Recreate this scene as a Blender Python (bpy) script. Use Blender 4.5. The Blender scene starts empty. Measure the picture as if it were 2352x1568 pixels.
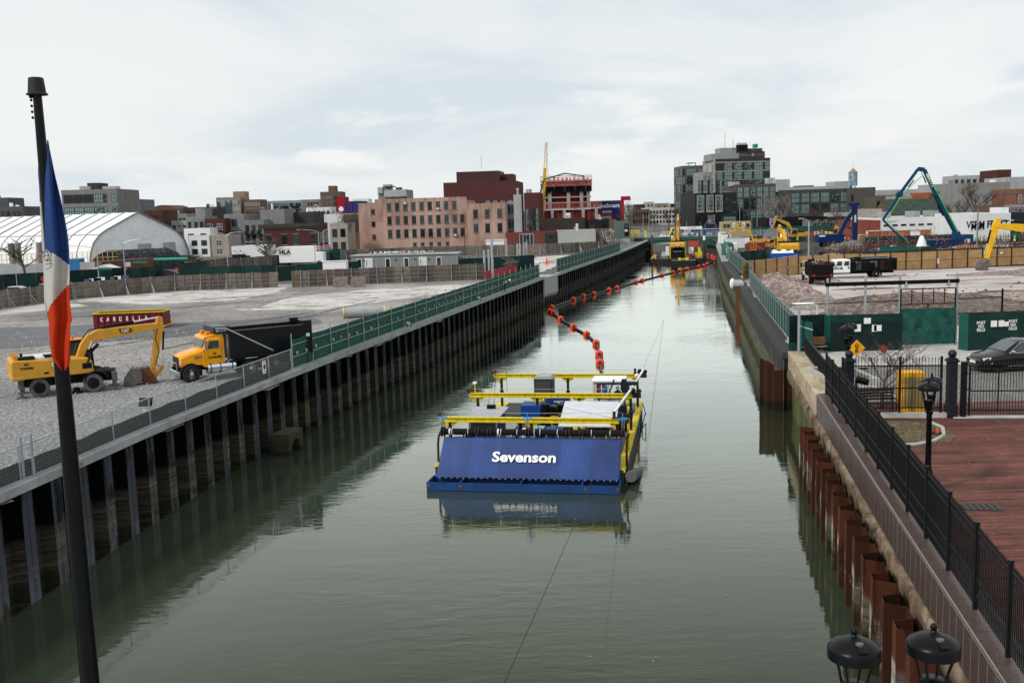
import bpy,bmesh,math,random
from mathutils import Vector,Matrix,noise
R=math.radians
rnd=random.Random(7)
sc=bpy.context.scene
col=sc.collection
# ---------------------------------------------------------------- camera
F,CX,CY,H=2287.0,1176.0,784.0,13.8      # focal length in reference pixels, centre, eye height above water
PITCH,ROLL=math.atan(302/F),math.atan(0.03)
CR,SR,CP,SP=math.cos(ROLL),math.sin(ROLL),math.cos(PITCH),math.sin(PITCH)
cam_d=bpy.data.cameras.new('camera');cam=bpy.data.objects.new('camera',cam_d);col.objects.link(cam)
cam_d.sensor_width=36;cam_d.lens=36*F/2352;cam_d.clip_start=.1;cam_d.clip_end=9000
fw=Vector((0,CP,-SP));up0=Vector((0,SP,CP));rt0=Vector((1,0,0))
rt,up=rt0*CR+up0*(-SR),rt0*SR+up0*CR
cam.matrix_world=Matrix(((rt.x,up.x,-fw.x,0),(rt.y,up.y,-fw.y,0),(rt.z,up.z,-fw.z,H),(0,0,0,1)))
sc.camera=cam
def ray(px,py):
 u=(px-CX)/F;v=-(py-CY)/F
 x=u*CR+v*SR;y=-u*SR+v*CR
 return (x,CP+y*SP,-SP+y*CP)
def P(px,py,z=0.0):          # point of the plane at height z seen at a reference pixel
 r=ray(px,py);t=(z-H)/r[2]
 return Vector((r[0]*t,r[1]*t,z))
def PY(px,py,Y):             # point at depth Y seen at a reference pixel
 r=ray(px,py);t=Y/r[1]
 return Vector((r[0]*t,Y,H+r[2]*t))
# ---------------------------------------------------------------- sky, sun, exposure
SUN_AZ,SUN_EL=math.atan2(-.82,-.57),R(41)
w=bpy.data.worlds.new('World');sc.world=w;w.use_nodes=True
nt=w.node_tree;nt.nodes.clear()
def N(nt,t,**kw):
 n=nt.nodes.new(t)
 for k,v in kw.items():
  if k in n.inputs: n.inputs[k].default_value=v
  else: setattr(n,k,v)
 return n
def L(nt,a,b): nt.links.new(a,b)
out=N(nt,'ShaderNodeOutputWorld');mixs=N(nt,'ShaderNodeMixShader')
sky=N(nt,'ShaderNodeTexSky');sky.sky_type='NISHITA';sky.sun_disc=False
sky.sun_elevation=SUN_EL;sky.sun_rotation=SUN_AZ;sky.air_density=1;sky.dust_density=2
b1=N(nt,'ShaderNodeBackground');b1.inputs[1].default_value=.1;L(nt,sky.outputs[0],b1.inputs[0])
tc=N(nt,'ShaderNodeTexCoord');sep=N(nt,'ShaderNodeSeparateXYZ');L(nt,tc.outputs['Generated'],sep.inputs[0])
zz=N(nt,'ShaderNodeMath',operation='MAXIMUM');L(nt,sep.outputs[2],zz.inputs[0]);zz.inputs[1].default_value=0
za=N(nt,'ShaderNodeMath',operation='ADD');L(nt,zz.outputs[0],za.inputs[0]);za.inputs[1].default_value=.10
dx=N(nt,'ShaderNodeMath',operation='DIVIDE');L(nt,sep.outputs[0],dx.inputs[0]);L(nt,za.outputs[0],dx.inputs[1])
dy=N(nt,'ShaderNodeMath',operation='DIVIDE');L(nt,sep.outputs[1],dy.inputs[0]);L(nt,za.outputs[0],dy.inputs[1])
cmb=N(nt,'ShaderNodeCombineXYZ');L(nt,dx.outputs[0],cmb.inputs[0]);L(nt,dy.outputs[0],cmb.inputs[1])
mp=N(nt,'ShaderNodeMapping');mp.inputs['Scale'].default_value=(.55,.38,1);mp.inputs['Rotation'].default_value=(0,0,R(14));mp.inputs['Location'].default_value=(3.1,1.7,0)
L(nt,cmb.outputs[0],mp.inputs[0])
n1=N(nt,'ShaderNodeTexNoise',Scale=1.0,Detail=7.0,Roughness=.55,Distortion=.6);L(nt,mp.outputs[0],n1.inputs['Vector'])
rp=N(nt,'ShaderNodeValToRGB');L(nt,n1.outputs[0],rp.inputs[0])
e=rp.color_ramp.elements;e[0].position=.36;e[0].color=(.68,.755,.80,1);e[1].position=.60;e[1].color=(.865,.885,.885,1)
x=rp.color_ramp.elements.new(.47);x.color=(.79,.835,.855,1)
# low cumulus puffs close to the horizon
mp2=N(nt,'ShaderNodeMapping');mp2.inputs['Scale'].default_value=(7,7,24);mp2.inputs['Location'].default_value=(.7,0,.45);L(nt,tc.outputs['Generated'],mp2.inputs[0])
n2=N(nt,'ShaderNodeTexNoise',Scale=1.0,Detail=6.0,Roughness=.55);L(nt,mp2.outputs[0],n2.inputs['Vector'])
rp2=N(nt,'ShaderNodeValToRGB');L(nt,n2.outputs[0],rp2.inputs[0])
e=rp2.color_ramp.elements;e[0].position=.53;e[0].color=(0,0,0,1);e[1].position=.63;e[1].color=(1,1,1,1)
band=N(nt,'ShaderNodeValToRGB');L(nt,sep.outputs[2],band.inputs[0])
e=band.color_ramp.elements;e[0].position=.015;e[0].color=(0,0,0,1);e[1].position=.05;e[1].color=(1,1,1,1)
x=band.color_ramp.elements.new(.10);x.color=(.7,.7,.7,1);x=band.color_ramp.elements.new(.15);x.color=(0,0,0,1)
pm=N(nt,'ShaderNodeMath',operation='MULTIPLY');L(nt,rp2.outputs[0],pm.inputs[0]);L(nt,band.outputs[0],pm.inputs[1])
cm=N(nt,'ShaderNodeMixRGB');L(nt,pm.outputs[0],cm.inputs[0]);L(nt,rp.outputs[0],cm.inputs[1]);cm.inputs[2].default_value=(.92,.925,.915,1)
# pale veil at the horizon
veil=N(nt,'ShaderNodeMapRange');L(nt,sep.outputs[2],veil.inputs[0]);veil.inputs[1].default_value=0;veil.inputs[2].default_value=.07;veil.inputs[3].default_value=.35;veil.inputs[4].default_value=0
vm=N(nt,'ShaderNodeMixRGB');L(nt,veil.outputs[0],vm.inputs[0]);L(nt,cm.outputs[0],vm.inputs[1]);vm.inputs[2].default_value=(.80,.835,.84,1)
b2=N(nt,'ShaderNodeBackground');b2.inputs[1].default_value=1.05;L(nt,vm.outputs[0],b2.inputs[0])
mixs.inputs[0].default_value=.94
L(nt,b1.outputs[0],mixs.inputs[1]);L(nt,b2.outputs[0],mixs.inputs[2]);L(nt,mixs.outputs[0],out.inputs[0])
sd=bpy.data.lights.new('sun','SUN');sun=bpy.data.objects.new('sun',sd);col.objects.link(sun)
sd.energy=2.4;sd.angle=R(6);sd.color=(1,.95,.88)
tosun=Vector((math.sin(SUN_AZ)*math.cos(SUN_EL),math.cos(SUN_AZ)*math.cos(SUN_EL),math.sin(SUN_EL)))
sun.rotation_euler=tosun.to_track_quat('Z','Y').to_euler();sun.location=(0,0,80)
sc.view_settings.view_transform='Standard';sc.view_settings.look='None';sc.view_settings.gamma=1;sc.view_settings.exposure=0
sc.cycles.max_bounces=6;sc.cycles.transparent_max_bounces=12
# ---------------------------------------------------------------- materials
MATS={}
def hexc(h):                  # 8-bit sRGB triple -> linear
 return tuple(((c/255)/12.92 if c/255 < .04045 else ((c/255+.055)/1.055)**2.4) for c in h)
def mat(name,c=(.5,.5,.5),rough=.7,metal=0,nz=None,streak=None,bump=None,spec=.2,wld=False,coat=0,alpha=None):
 """plain colour with procedural variation: nz=(scale, amount), streak=(scale, amount, colour) vertical runs, bump=(scale, strength)"""
 if name in MATS: return MATS[name]
 m=bpy.data.materials.new(name);m.use_nodes=True;t=m.node_tree;bs=t.nodes['Principled BSDF']
 bs.inputs['Roughness'].default_value=rough;bs.inputs['Metallic'].default_value=metal;bs.inputs['Specular IOR Level'].default_value=spec
 bs.inputs['Coat Weight'].default_value=coat
 if alpha is not None: bs.inputs['Alpha'].default_value=alpha
 c=tuple(c[:3]) +(1,)
 bs.inputs['Base Color'].default_value=c
 if wld: src=N(t,'ShaderNodeNewGeometry').outputs['Position']
 else: src=N(t,'ShaderNodeTexCoord').outputs['Object']
 cur=None
 if nz is None: nz=(2.5,.12)
 n=N(t,'ShaderNodeTexNoise',Scale=nz[0],Detail=6.0,Roughness=.62);L(t,src,n.inputs['Vector'])
 r=N(t,'ShaderNodeValToRGB');L(t,n.outputs[0],r.inputs[0])
 a=nz[1];r.color_ramp.elements[0].position=.3;r.color_ramp.elements[1].position=.7
 r.color_ramp.elements[0].color=tuple(max(0,v*(1-a)) for v in c[:3]) +(1,);r.color_ramp.elements[1].color=tuple(min(1,v*(1+a)) for v in c[:3]) +(1,)
 cur=r.outputs[0]
 if streak:
  mpn=N(t,'ShaderNodeMapping');L(t,src,mpn.inputs[0]);mpn.inputs['Scale'].default_value=(1,1,.07)
  n2=N(t,'ShaderNodeTexNoise',Scale=streak[0],Detail=5.0,Roughness=.6);L(t,mpn.outputs[0],n2.inputs['Vector'])
  r2=N(t,'ShaderNodeValToRGB');L(t,n2.outputs[0],r2.inputs[0]);r2.color_ramp.elements[0].position=.5;r2.color_ramp.elements[1].position=.72
  r2.color_ramp.elements[0].color=(0,0,0,1);r2.color_ramp.elements[1].color=(streak[1],)*3+(1,)
  mx=N(t,'ShaderNodeMixRGB');L(t,r2.outputs[0],mx.inputs[0]);L(t,cur,mx.inputs[1]);mx.inputs[2].default_value=tuple(streak[2][:3]) +(1,)
  cur=mx.outputs[0]
 L(t,cur,bs.inputs['Base Color'])
 if bump:
  nb=N(t,'ShaderNodeTexNoise',Scale=bump[0],Detail=5.0,Roughness=.6);L(t,src,nb.inputs['Vector'])
  bp=N(t,'ShaderNodeBump',Strength=bump[1],Distance=.05);L(t,nb.outputs[0],bp.inputs['Height']);L(t,bp.outputs[0],bs.inputs['Normal'])
 MATS[name] =m;return m
def ramp(t,fac,stops):
 r=N(t,'ShaderNodeValToRGB');L(t,fac,r.inputs[0]);el=r.color_ramp.elements
 while len(el) < len(stops): el.new(.5)
 for k,(p,c) in enumerate(stops):
  el[k].position=p;el[k].color=tuple(c[:3]) +(1,)
 return r.outputs[0]
def newmat(name,rough=.8,spec=.4):
 m=bpy.data.materials.new(name);m.use_nodes=True;t=m.node_tree;bs=t.nodes['Principled BSDF']
 bs.inputs['Roughness'].default_value=rough;bs.inputs['Specular IOR Level'].default_value=spec;MATS[name] =m
 return m,t,bs
def mixc(t,fac,a,b,mode='MIX'):
 n=N(t,'ShaderNodeMixRGB');n.blend_type=mode
 for k,v in ((0,fac),(1,a),(2,b)):
  if isinstance(v,bpy.types.NodeSocket): L(t,v,n.inputs[k])
  elif k == 0: n.inputs[0].default_value=v
  else: n.inputs[k].default_value=tuple(v[:3]) +(1,)
 return n.outputs[0]
def tnoise(t,src,scale,sv=(1,1,1),detail=6.0,rough=.6,dist=0.0):
 mpn=N(t,'ShaderNodeMapping');L(t,src,mpn.inputs[0]);mpn.inputs['Scale'].default_value=sv
 n=N(t,'ShaderNodeTexNoise',Scale=scale,Detail=detail,Roughness=rough,Distortion=dist);L(t,mpn.outputs[0],n.inputs['Vector'])
 return n.outputs[0]
def wpos(t): return N(t,'ShaderNodeNewGeometry').outputs['Position']
# ---------------------------------------------------------------- mesh builder
class MB:
 def __init__(s): s.v=[];s.f=[];s.m=[];s.k=0;s.T=None
 def mt(s,k): s.k=k;return s
 def add(s,vs,fs):
  o=len(s.v)
  if s.T is not None: vs=[s.T @ Vector(p) for p in vs]
  s.v += [tuple(p) for p in vs];s.f += [tuple(i+o for i in f) for f in fs];s.m += [s.k]*len(fs);return s
 def bx(s,x0,x1,y0,y1,z0,z1):
  return s.add([(x0,y0,z0),(x1,y0,z0),(x1,y1,z0),(x0,y1,z0),(x0,y0,z1),(x1,y0,z1),(x1,y1,z1),(x0,y1,z1)],
      [(3,2,1,0),(4,5,6,7),(0,1,5,4),(1,2,6,5),(2,3,7,6),(3,0,4,7)])
 def box(s,c,d,rz=0,ry=0,rx=0):
  M=Matrix.Translation(Vector(c)) @ Matrix.Rotation(rz,4,'Z') @ Matrix.Rotation(ry,4,'Y') @ Matrix.Rotation(rx,4,'X')
  h=[v*.5 for v in d];o=s.T;s.T=M if o is None else o @ M
  s.bx(-h[0],h[0],-h[1],h[1],-h[2],h[2]);s.T=o;return s
 def bar(s,a,b,w,h=None,upv=(0,0,1)):
  a,b=Vector(a),Vector(b);h=w if h is None else h;d=(b-a)
  if d.length < 1e-6: return s
  d.normalize();u=Vector(upv)
  if abs(d.dot(u)) > .98: u=Vector((0,1,0)) if abs(d.y) < .9 else Vector((1,0,0))
  sd_=d.cross(u).normalized()*w*.5;uu=sd_.cross(d).normalized()*h*.5
  return s.add([a-sd_-uu,a+sd_-uu,a+sd_+uu,a-sd_+uu,b-sd_-uu,b+sd_-uu,b+sd_+uu,b-sd_+uu],
      [(3,2,1,0),(4,5,6,7),(0,1,5,4),(1,2,6,5),(2,3,7,6),(3,0,4,7)])
 def tube(s,a,b,r,r2=None,n=8,cap=True):
  a,b=Vector(a),Vector(b);r2=r if r2 is None else r2;d=(b-a)
  if d.length < 1e-6: return s
  d.normalize();u=Vector((0,0,1)) if abs(d.z) < .9 else Vector((1,0,0))
  e1=d.cross(u).normalized();e2=d.cross(e1)
  vs=[]
  for p,q in ((a,r),(b,r2)):
   vs += [p+(e1*math.cos(2*math.pi*i/n) +e2*math.sin(2*math.pi*i/n))*q for i in range(n)]
  fs=[(i,(i+1) % n,n+(i+1) % n,n+i) for i in range(n)]
  if cap: fs += [tuple(range(n-1,-1,-1)),tuple(range(n,2*n))]
  return s.add(vs,fs)
 def pipe(s,pts,r,n=6):
  pts=[Vector(p) for p in pts];rs=r if isinstance(r,(list,tuple)) else [r]*len(pts)
  vs=[];e1=None
  for i,p in enumerate(pts):
   d=(pts[min(i+1,len(pts)-1)] -pts[max(i-1,0)])
   d=d.normalized() if d.length > 1e-9 else Vector((0,0,1))
   if e1 is None:
    u=Vector((0,0,1)) if abs(d.z) < .9 else Vector((1,0,0));e1=d.cross(u).normalized()
   else: e1=(e1-d*e1.dot(d)).normalized()
   e2=d.cross(e1)
   vs += [p+(e1*math.cos(2*math.pi*k/n) +e2*math.sin(2*math.pi*k/n))*rs[i] for k in range(n)]
  fs=[]
  for i in range(len(pts)-1):
   fs += [(i*n+k,i*n+(k+1) % n,(i+1)*n+(k+1) % n,(i+1)*n+k) for k in range(n)]
  fs += [tuple(range(n-1,-1,-1)),tuple(range((len(pts)-1)*n,len(pts)*n))]
  return s.add(vs,fs)
 def prism(s,poly,ax,a0,a1):       # polygon in the plane across axis ax ('x': y,z; 'y': x,z; 'z': x,y)
  def pt(p,a): return (a,p[0],p[1]) if ax == 'x' else (p[0],a,p[1]) if ax == 'y' else (p[0],p[1],a)
  n=len(poly);vs=[pt(p,a0) for p in poly] +[pt(p,a1) for p in poly]
  return s.add(vs,[tuple(range(n-1,-1,-1)),tuple(range(n,2*n))] +[(i,(i+1) % n,n+(i+1) % n,n+i) for i in range(n)])
 def lathe(s,prof,c=(0,0,0),n=16,ax='z'):
  vs=[];fs=[]
  for r_,h_ in prof:
   for i in range(n):
    a=2*math.pi*i/n;q=(r_*math.cos(a),r_*math.sin(a),h_)
    q=q if ax == 'z' else (h_,q[0],q[1]) if ax == 'x' else (q[0],h_,q[1])
    vs.append((c[0]+q[0],c[1]+q[1],c[2]+q[2]))
  for j in range(len(prof)-1):
   fs += [(j*n+i,j*n+(i+1) % n,(j+1)*n+(i+1) % n,(j+1)*n+i) for i in range(n)]
  fs += [tuple(range(n-1,-1,-1)),tuple(range((len(prof)-1)*n,len(prof)*n))]
  return s.add(vs,fs)
 def ball(s,c,r,n=10,sz=1.0):
  k=max(4,n//2);return s.lathe([(max(.002,r*math.sin(math.pi*j/k)),-r*sz*math.cos(math.pi*j/k)) for j in range(k+1)],c,n)
 def loft(s,rings,cap=True):         # closed rings with the same number of points
  n=len(rings[0]);vs=[p for r_ in rings for p in r_];fs=[]
  for j in range(len(rings)-1):
   fs += [(j*n+i,j*n+(i+1) % n,(j+1)*n+(i+1) % n,(j+1)*n+i) for i in range(n)]
  if cap: fs += [tuple(range(n-1,-1,-1)),tuple(range((len(rings)-1)*n,len(rings)*n))]
  return s.add(vs,fs)
 def grid(s,fn,nu,nv):
  vs=[fn(i/nu,j/nv) for j in range(nv+1) for i in range(nu+1)]
  return s.add(vs,[(j*(nu+1)+i,j*(nu+1)+i+1,(j+1)*(nu+1)+i+1,(j+1)*(nu+1)+i) for j in range(nv) for i in range(nu)])
 def mesh(s,name,mats,smooth=False):
  me=bpy.data.meshes.new(name);me.from_pydata(s.v,[],s.f)
  for m in (mats if isinstance(mats,(list,tuple)) else [mats]): me.materials.append(m)
  me.polygons.foreach_set('material_index',s.m)
  if smooth: me.polygons.foreach_set('use_smooth',[True]*len(s.f))
  me.update()
  if not all(True for _ in ()): pass
  return me
 def build(s,name,mats,parent=None,smooth=False,bev=0,fix=True):
  me=s.mesh(name,mats,smooth)
  if fix:
   b=bmesh.new();b.from_mesh(me);bmesh.ops.recalc_face_normals(b,faces=b.faces);b.to_mesh(me);b.free()
  o=bpy.data.objects.new(name,me);col.objects.link(o);o.parent=parent
  if smooth:
   md=o.modifiers.new('es','EDGE_SPLIT');md.split_angle=R(38)
  if bev:
   md=o.modifiers.new('bv','BEVEL');md.width=bev;md.segments=2;md.limit_method='ANGLE'
  return o
def tag(o,label=None,cat=None,group=None,kind=None):
 if label: o['label'] =label
 if cat: o['category'] =cat
 if group: o['group'] =group
 if kind: o['kind'] =kind
 return o
def thing(name,label,cat,loc=(0,0,0),rz=0,group=None):
 o=bpy.data.objects.new(name,None);col.objects.link(o);o.location=loc;o.rotation_euler=(0,0,rz);o.empty_display_size=.2
 return tag(o,label,cat,group)
def struct(o): o['kind'] ='structure';return o
def dup(o,loc=None,rz=None,label=None,parent=None,scale=None):
 c=o.copy();col.objects.link(c);c.parent=parent
 for ch in [q for q in col.objects if q.parent == o]: dup(ch,parent=c)
 if loc is not None: c.location=loc
 if rz is not None: c.rotation_euler=(0,0,rz)
 if scale is not None: c.scale=scale
 if label: c['label'] =label
 return c
def lettering(txt,size,m,parent,loc,rot,sx=1.0,bold=0.0,ext=.004,name='lettering',align='CENTER',lsp=1.0):
 cu=bpy.data.curves.new('t','FONT');cu.body=txt;cu.size=size;cu.offset=bold*size;cu.extrude=ext;cu.align_x=align;cu.align_y='CENTER'
 cu.space_character=lsp;cu.space_line=.85;cu.resolution_u=3
 tmp=bpy.data.objects.new('t',cu);col.objects.link(tmp)
 me=bpy.data.meshes.new_from_object(tmp.evaluated_get(bpy.context.evaluated_depsgraph_get()))
 bpy.data.objects.remove(tmp);bpy.data.curves.remove(cu)
 me.materials.clear();me.materials.append(m)
 o=bpy.data.objects.new(name,me);col.objects.link(o);o.parent=parent
 o.location=loc;o.rotation_euler=rot;o.scale=(sx,1,1);return o
FRONT=(math.pi/2,0,0)                # lettering that faces -Y
# shared materials
GALV=mat('galvanised_steel',(.42,.44,.46),.45,.6,(6,.15))
BLK=mat('black_paint',(.0035,.004,.005),.34,0,(4,.3),spec=.16)
BLKM=mat('black_matt',(.008,.008,.009),.8,0,(5,.3),spec=.15)
RUB=mat('tyre_rubber',(.022,.022,.023),.85,0,(9,.35))
RUBD=mat('dusty_rubber',(.10,.105,.10),.9,0,(7,.35))
CHROME=mat('polished_metal',(.72,.73,.75),.18,1,(3,.06))
STEEL=mat('bare_steel',(.35,.35,.36),.4,.8,(5,.2))
RUST=mat('rusty_steel',(.13,.055,.03),.85,0,(6,.45))
WHT=mat('white_paint',(.78,.79,.79),.5,0,(1.5,.06))
OFFW=mat('offwhite_paint',(.62,.62,.60),.6,0,(1.5,.1))
GLASS=mat('dark_glass',(.02,.028,.032),.06,0,(1,.2),spec=.9)
GLASSB=mat('sky_glass',(.05,.07,.085),.05,0,(.8,.3),spec=1.0)
YEL=mat('machine_yellow',hexc((214,158,40)),.42,0,(3,.14),streak=(3,.25,(.25,.16,.05)))
YEL2=mat('beam_yellow',hexc((212,190,30)),.5,0,(3,.16),streak=(5,.5,(.12,.09,.03)))
ORG=mat('safety_orange',hexc((235,90,40)),.6,0,(3,.15))
RED=mat('sign_red',hexc((170,30,40)),.55,0,(3,.15))
BLUE=mat('machine_blue',hexc((20,62,130)),.42,0,(3,.2))
GRN=mat('screen_green',hexc((34,80,69)),.75,0,(2.5,.22))
WOOD=mat('timber',(.33,.22,.12),.8,0,(5,.3))
CONC=mat('concrete',(.40,.39,.37),.85,0,(1.2,.2),bump=(12,.2))
PAPER=mat('paper',(.72,.72,.72),.7,0,(8,.08))
HIVIS=mat('hivis_yellow',hexc((190,235,30)),.7,0,(6,.15))
SKIN=mat('skin',(.42,.25,.18),.6,0,(6,.1))
NAVY=mat('dark_cloth',(.02,.022,.03),.9,0,(8,.3))
ZL,ZR=3.8,3.9
# ================================================================ terrain, water, quay walls
LW=[(-25,-60),(-20.6,20),(-18.7,35.2),(-17.9,39.9),(-16.9,46.4),(-13.6,62.3),(4.9,142.6)]
LW2=[(7.1,148.5),(13.6,174.2),(23,210.7),(31.6,248),(37.5,275),(43,300)]
RW=[(17.9,64.9),(21.9,88.2),(27.6,119.5),(36.5,170.7),(50,240.9),(61,290),(63,300)]
def rbx(y): return 15.3+.186*(y-49.7)
def grit(name,c1,c2,c3,s1,s2,patch=.25,bump=.5,spec=.25,rough=.95):
 m,t,bs=newmat(name,rough,spec);p=wpos(t)
 a=tnoise(t,p,s1,detail=8,rough=.75);b=tnoise(t,p,s2,detail=5)
 c=ramp(t,a,[(.33,c1),(.5,c2),(.68,c3)])
 d=ramp(t,b,[(.35,(1-patch,)*3),(.65,(1+patch*.3,)*3)])
 L(t,mixc(t,1.0,c,d,'MULTIPLY'),bs.inputs['Base Color'])
 bp=N(t,'ShaderNodeBump',Strength=bump,Distance=.06);L(t,a,bp.inputs['Height']);L(t,bp.outputs[0],bs.inputs['Normal'])
 return m
DIRT=grit('dirt',(.16,.148,.138),(.29,.27,.255),(.43,.41,.395),1.6,.09,.45)
CITY=grit('city_ground',(.08,.078,.075),(.13,.125,.12),(.19,.185,.175),.8,.02,.3,.1)
GRAVEL=grit('gravel',(.05,.05,.053),(.23,.23,.235),(.58,.58,.58),5.5,.12,.22,.9)
DARKG=grit('dark_gravel',(.08,.082,.09),(.14,.143,.152),(.21,.213,.22),3.5,.15,.2,.4)
MUD=grit('mud',(.018,.017,.016),(.045,.042,.04),(.12,.113,.105),.9,.08,.5,.8)
# old concrete floor slabs, stained and scraped
m,t,bs=newmat('slab',.85,.3);p=wpos(t)
a=tnoise(t,p,.35,(.8,1.5,1),8,.68,.6);b=tnoise(t,p,1.3,(.7,1.3,1),8,.75)
c=ramp(t,a,[(.36,(.16,.135,.12)),(.46,(.44,.415,.39)),(.62,(.62,.60,.57))])
d=ramp(t,b,[(.33,(.38,.33,.30)),(.47,(1,1,1)),(.75,(1.08,1.05,1.03))])
L(t,mixc(t,1.0,c,d,'MULTIPLY'),bs.inputs['Base Color']);SLAB=m
m,t,bs=newmat('slab_pink',.85,.3);p=wpos(t)
a=tnoise(t,p,.13,(.8,1.5,1),9,.7,.7);b=tnoise(t,p,.8,(.7,1.3,1),8,.75)
c=ramp(t,a,[(.34,(.27,.22,.195)),(.45,(.42,.37,.345)),(.6,(.53,.495,.47))])
d=ramp(t,b,[(.30,(.6,.52,.48)),(.44,(1,1,1)),(.75,(1.05,1.05,1.05))])
L(t,mixc(t,1.0,c,d,'MULTIPLY'),bs.inputs['Base Color']);SLABP=m
def sheet(name,poly,z,m,kind='structure'):
 b=MB();b.add([(x,y,z) for x,y in poly],[tuple(range(len(poly)))])
 o=b.build(name,m,fix=False)
 me=o.data
 if me.polygons[0].normal.z < 0: me.flip_normals()
 o['kind'] =kind;return o
def rough_poly(poly,step=1.5,amp=.6,seed=1):     # a polygon with ragged edges
 r_=random.Random(seed);out_=[]
 for i,a in enumerate(poly):
  c=poly[(i+1) % len(poly)];d=math.dist(a,c);n=max(1,int(d/step))
  for k in range(n):
   f=k/n;out_.append((a[0]+(c[0]-a[0])*f+r_.uniform(-amp,amp),a[1]+(c[1]-a[1])*f+r_.uniform(-amp,amp)))
 return out_
def pix(poly,z): return [tuple(P(x,y,z)[:2]) for x,y in poly]
# ground: both banks and the far land, one sheet with the canal cut through it
g=MB()
lb=[(x-.2,y) for x,y in LW+LW2]
far=5000
L_=[(-far,-60)] +lb+[(56,362),(-far,362)]
R_=[(rbx(-60)+.4,-60)] +[(rbx(y)+.4,y) for y in (20,50,64.5)] +[(x+.2,y) for x,y in RW] +[(74,362),(far,362),(far,-60)]
for poly in (L_,R_,[(-far,362),(far,362),(far,far),(-far,far)]):
 poly=poly if poly is L_ else poly[::-1] if poly is R_ else poly
 g.add([(x,y,ZL-.02) for x,y in poly],[tuple(range(len(poly)))])
o=g.build('ground',CITY,fix=False);o['kind'] ='structure'
for f in o.data.polygons:
 if f.normal.z < 0: f.flip()
# canal water
m,t,bs=newmat('canal_water',.6,0);p=wpos(t)
L(t,ramp(t,tnoise(t,p,.05,detail=4),[(.35,(.028,.038,.023)),(.65,(.037,.048,.031))]),bs.inputs['Base Color'])
a=tnoise(t,p,1.35,(.55,1.5,1),4,.55,.3);b_=tnoise(t,p,.25,(.6,1.3,1),3,.5,.4)
am=ramp(t,tnoise(t,p,.055,detail=3),[(.40,(.10,)*3),(.62,(1,1,1))])
mm=N(t,'ShaderNodeMath',operation='MULTIPLY');L(t,a,mm.inputs[0]);L(t,am,mm.inputs[1])
ad=N(t,'ShaderNodeMath',operation='MULTIPLY_ADD');L(t,b_,ad.inputs[0]);ad.inputs[1].default_value=.8;L(t,mm.outputs[0],ad.inputs[2])
bp=N(t,'ShaderNodeBump',Strength=.24,Distance=.085);L(t,ad.outputs[0],bp.inputs['Height']);L(t,bp.outputs[0],bs.inputs['Normal'])
fr_=N(t,'ShaderNodeFresnel',IOR=1.36);L(t,bp.outputs[0],fr_.inputs['Normal'])
fm=N(t,'ShaderNodeMath',operation='MULTIPLY_ADD');fm.use_clamp=True;L(t,fr_.outputs[0],fm.inputs[0]);fm.inputs[1].default_value=2.55;fm.inputs[2].default_value=-.15
gl_=N(t,'ShaderNodeBsdfGlossy',Roughness=.03);gl_.inputs[0].default_value=(.93,.96,.88,1);L(t,bp.outputs[0],gl_.inputs['Normal'])
ms_=N(t,'ShaderNodeMixShader');L(t,fm.outputs[0],ms_.inputs[0]);L(t,bs.outputs[0],ms_.inputs[1]);L(t,gl_.outputs[0],ms_.inputs[2]);L(t,ms_.outputs[0],t.nodes['Material Output'].inputs[0])
WATER=m
sheet('water',[(-30,-60),(30,-60),(80,364),(24,364)],0,WATER)
# left bank surfaces
sheet('dirt_lot',rough_poly([(-75,20),(-20.4,20),(-18.2,39.9),(-13.9,62),(4.4,142),(-3,148),(-62,150),(-75,140)],4,.05,2),ZL-.012,DIRT)
sheet('gravel',rough_poly([(-90,-50),(-24.6,-50),(-20.9,20),(-18.4,39.9),(-13.9,62.3),(-6,96),(-13,92),(-20.5,76),(-33,63),(-48,54),(-90,46)],1.2,.7,3),ZL-.004,GRAVEL)
sheet('asphalt_strip',rough_poly(pix([(-60,772),(0,752),(400,742),(700,726),(742,742),(420,772),(0,800),(-60,806)],ZL),2,.4,4),ZL+.0,DARKG)
sheet('concrete_slab',rough_poly(pix([(535,712),(690,680),(860,664),(1030,655),(1120,650),(1040,672),(900,690),(730,712)],ZL),1.5,.35,5),ZL+.006,SLAB)
sheet('concrete_slab',rough_poly(pix([(150,690),(420,668),(655,660),(640,672),(540,690),(330,700)],ZL),1.5,.6,6),ZL+.006,SLAB)
sheet('concrete_slab',rough_poly(pix([(1130,660),(1215,640),(1235,630),(1110,650),(1020,680),(940,690)],ZL),1.5,.3,8),ZL+.012,SLAB)
sheet('concrete_slab',rough_poly(pix([(0,706),(150,694),(200,702),(80,716),(0,722)],ZL),1.5,.4,7),ZL+.006,SLABP)
sheet('dirt_mound_track',rough_poly(pix([(540,704),(655,672),(690,668),(720,664),(640,690),(575,712)],ZL),1,.4,9),ZL+.016,DIRT)
# dark paved terrace beside the site office
sheet('gravel_terrace',pix([(700,612),(830,600),(830,614),(690,622)],ZL),ZL+.05,DARKG)
sheet('gravel_terrace',pix([(1050,592),(1230,588),(1180,608),(1050,610)],ZL),ZL+.05,DARKG)
sheet('far_slab',rough_poly(pix([(1235,590),(1300,586),(1340,590),(1240,626),(1180,620)],ZL),2,.5,15),ZL+.055,SLAB)
# right bank surfaces
ySt=45.3
sheet('concrete_lot',rough_poly([(18.6,66),(90,67),(120,142),(31,136),(28,120),(22.5,90)],3,.05,10),ZR-.01,SLABP)
sheet('building_site',[(31.5,140),(130,146),(260,330),(64,330),(51,241),(37.2,171)],ZR-.008,MUD)
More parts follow.
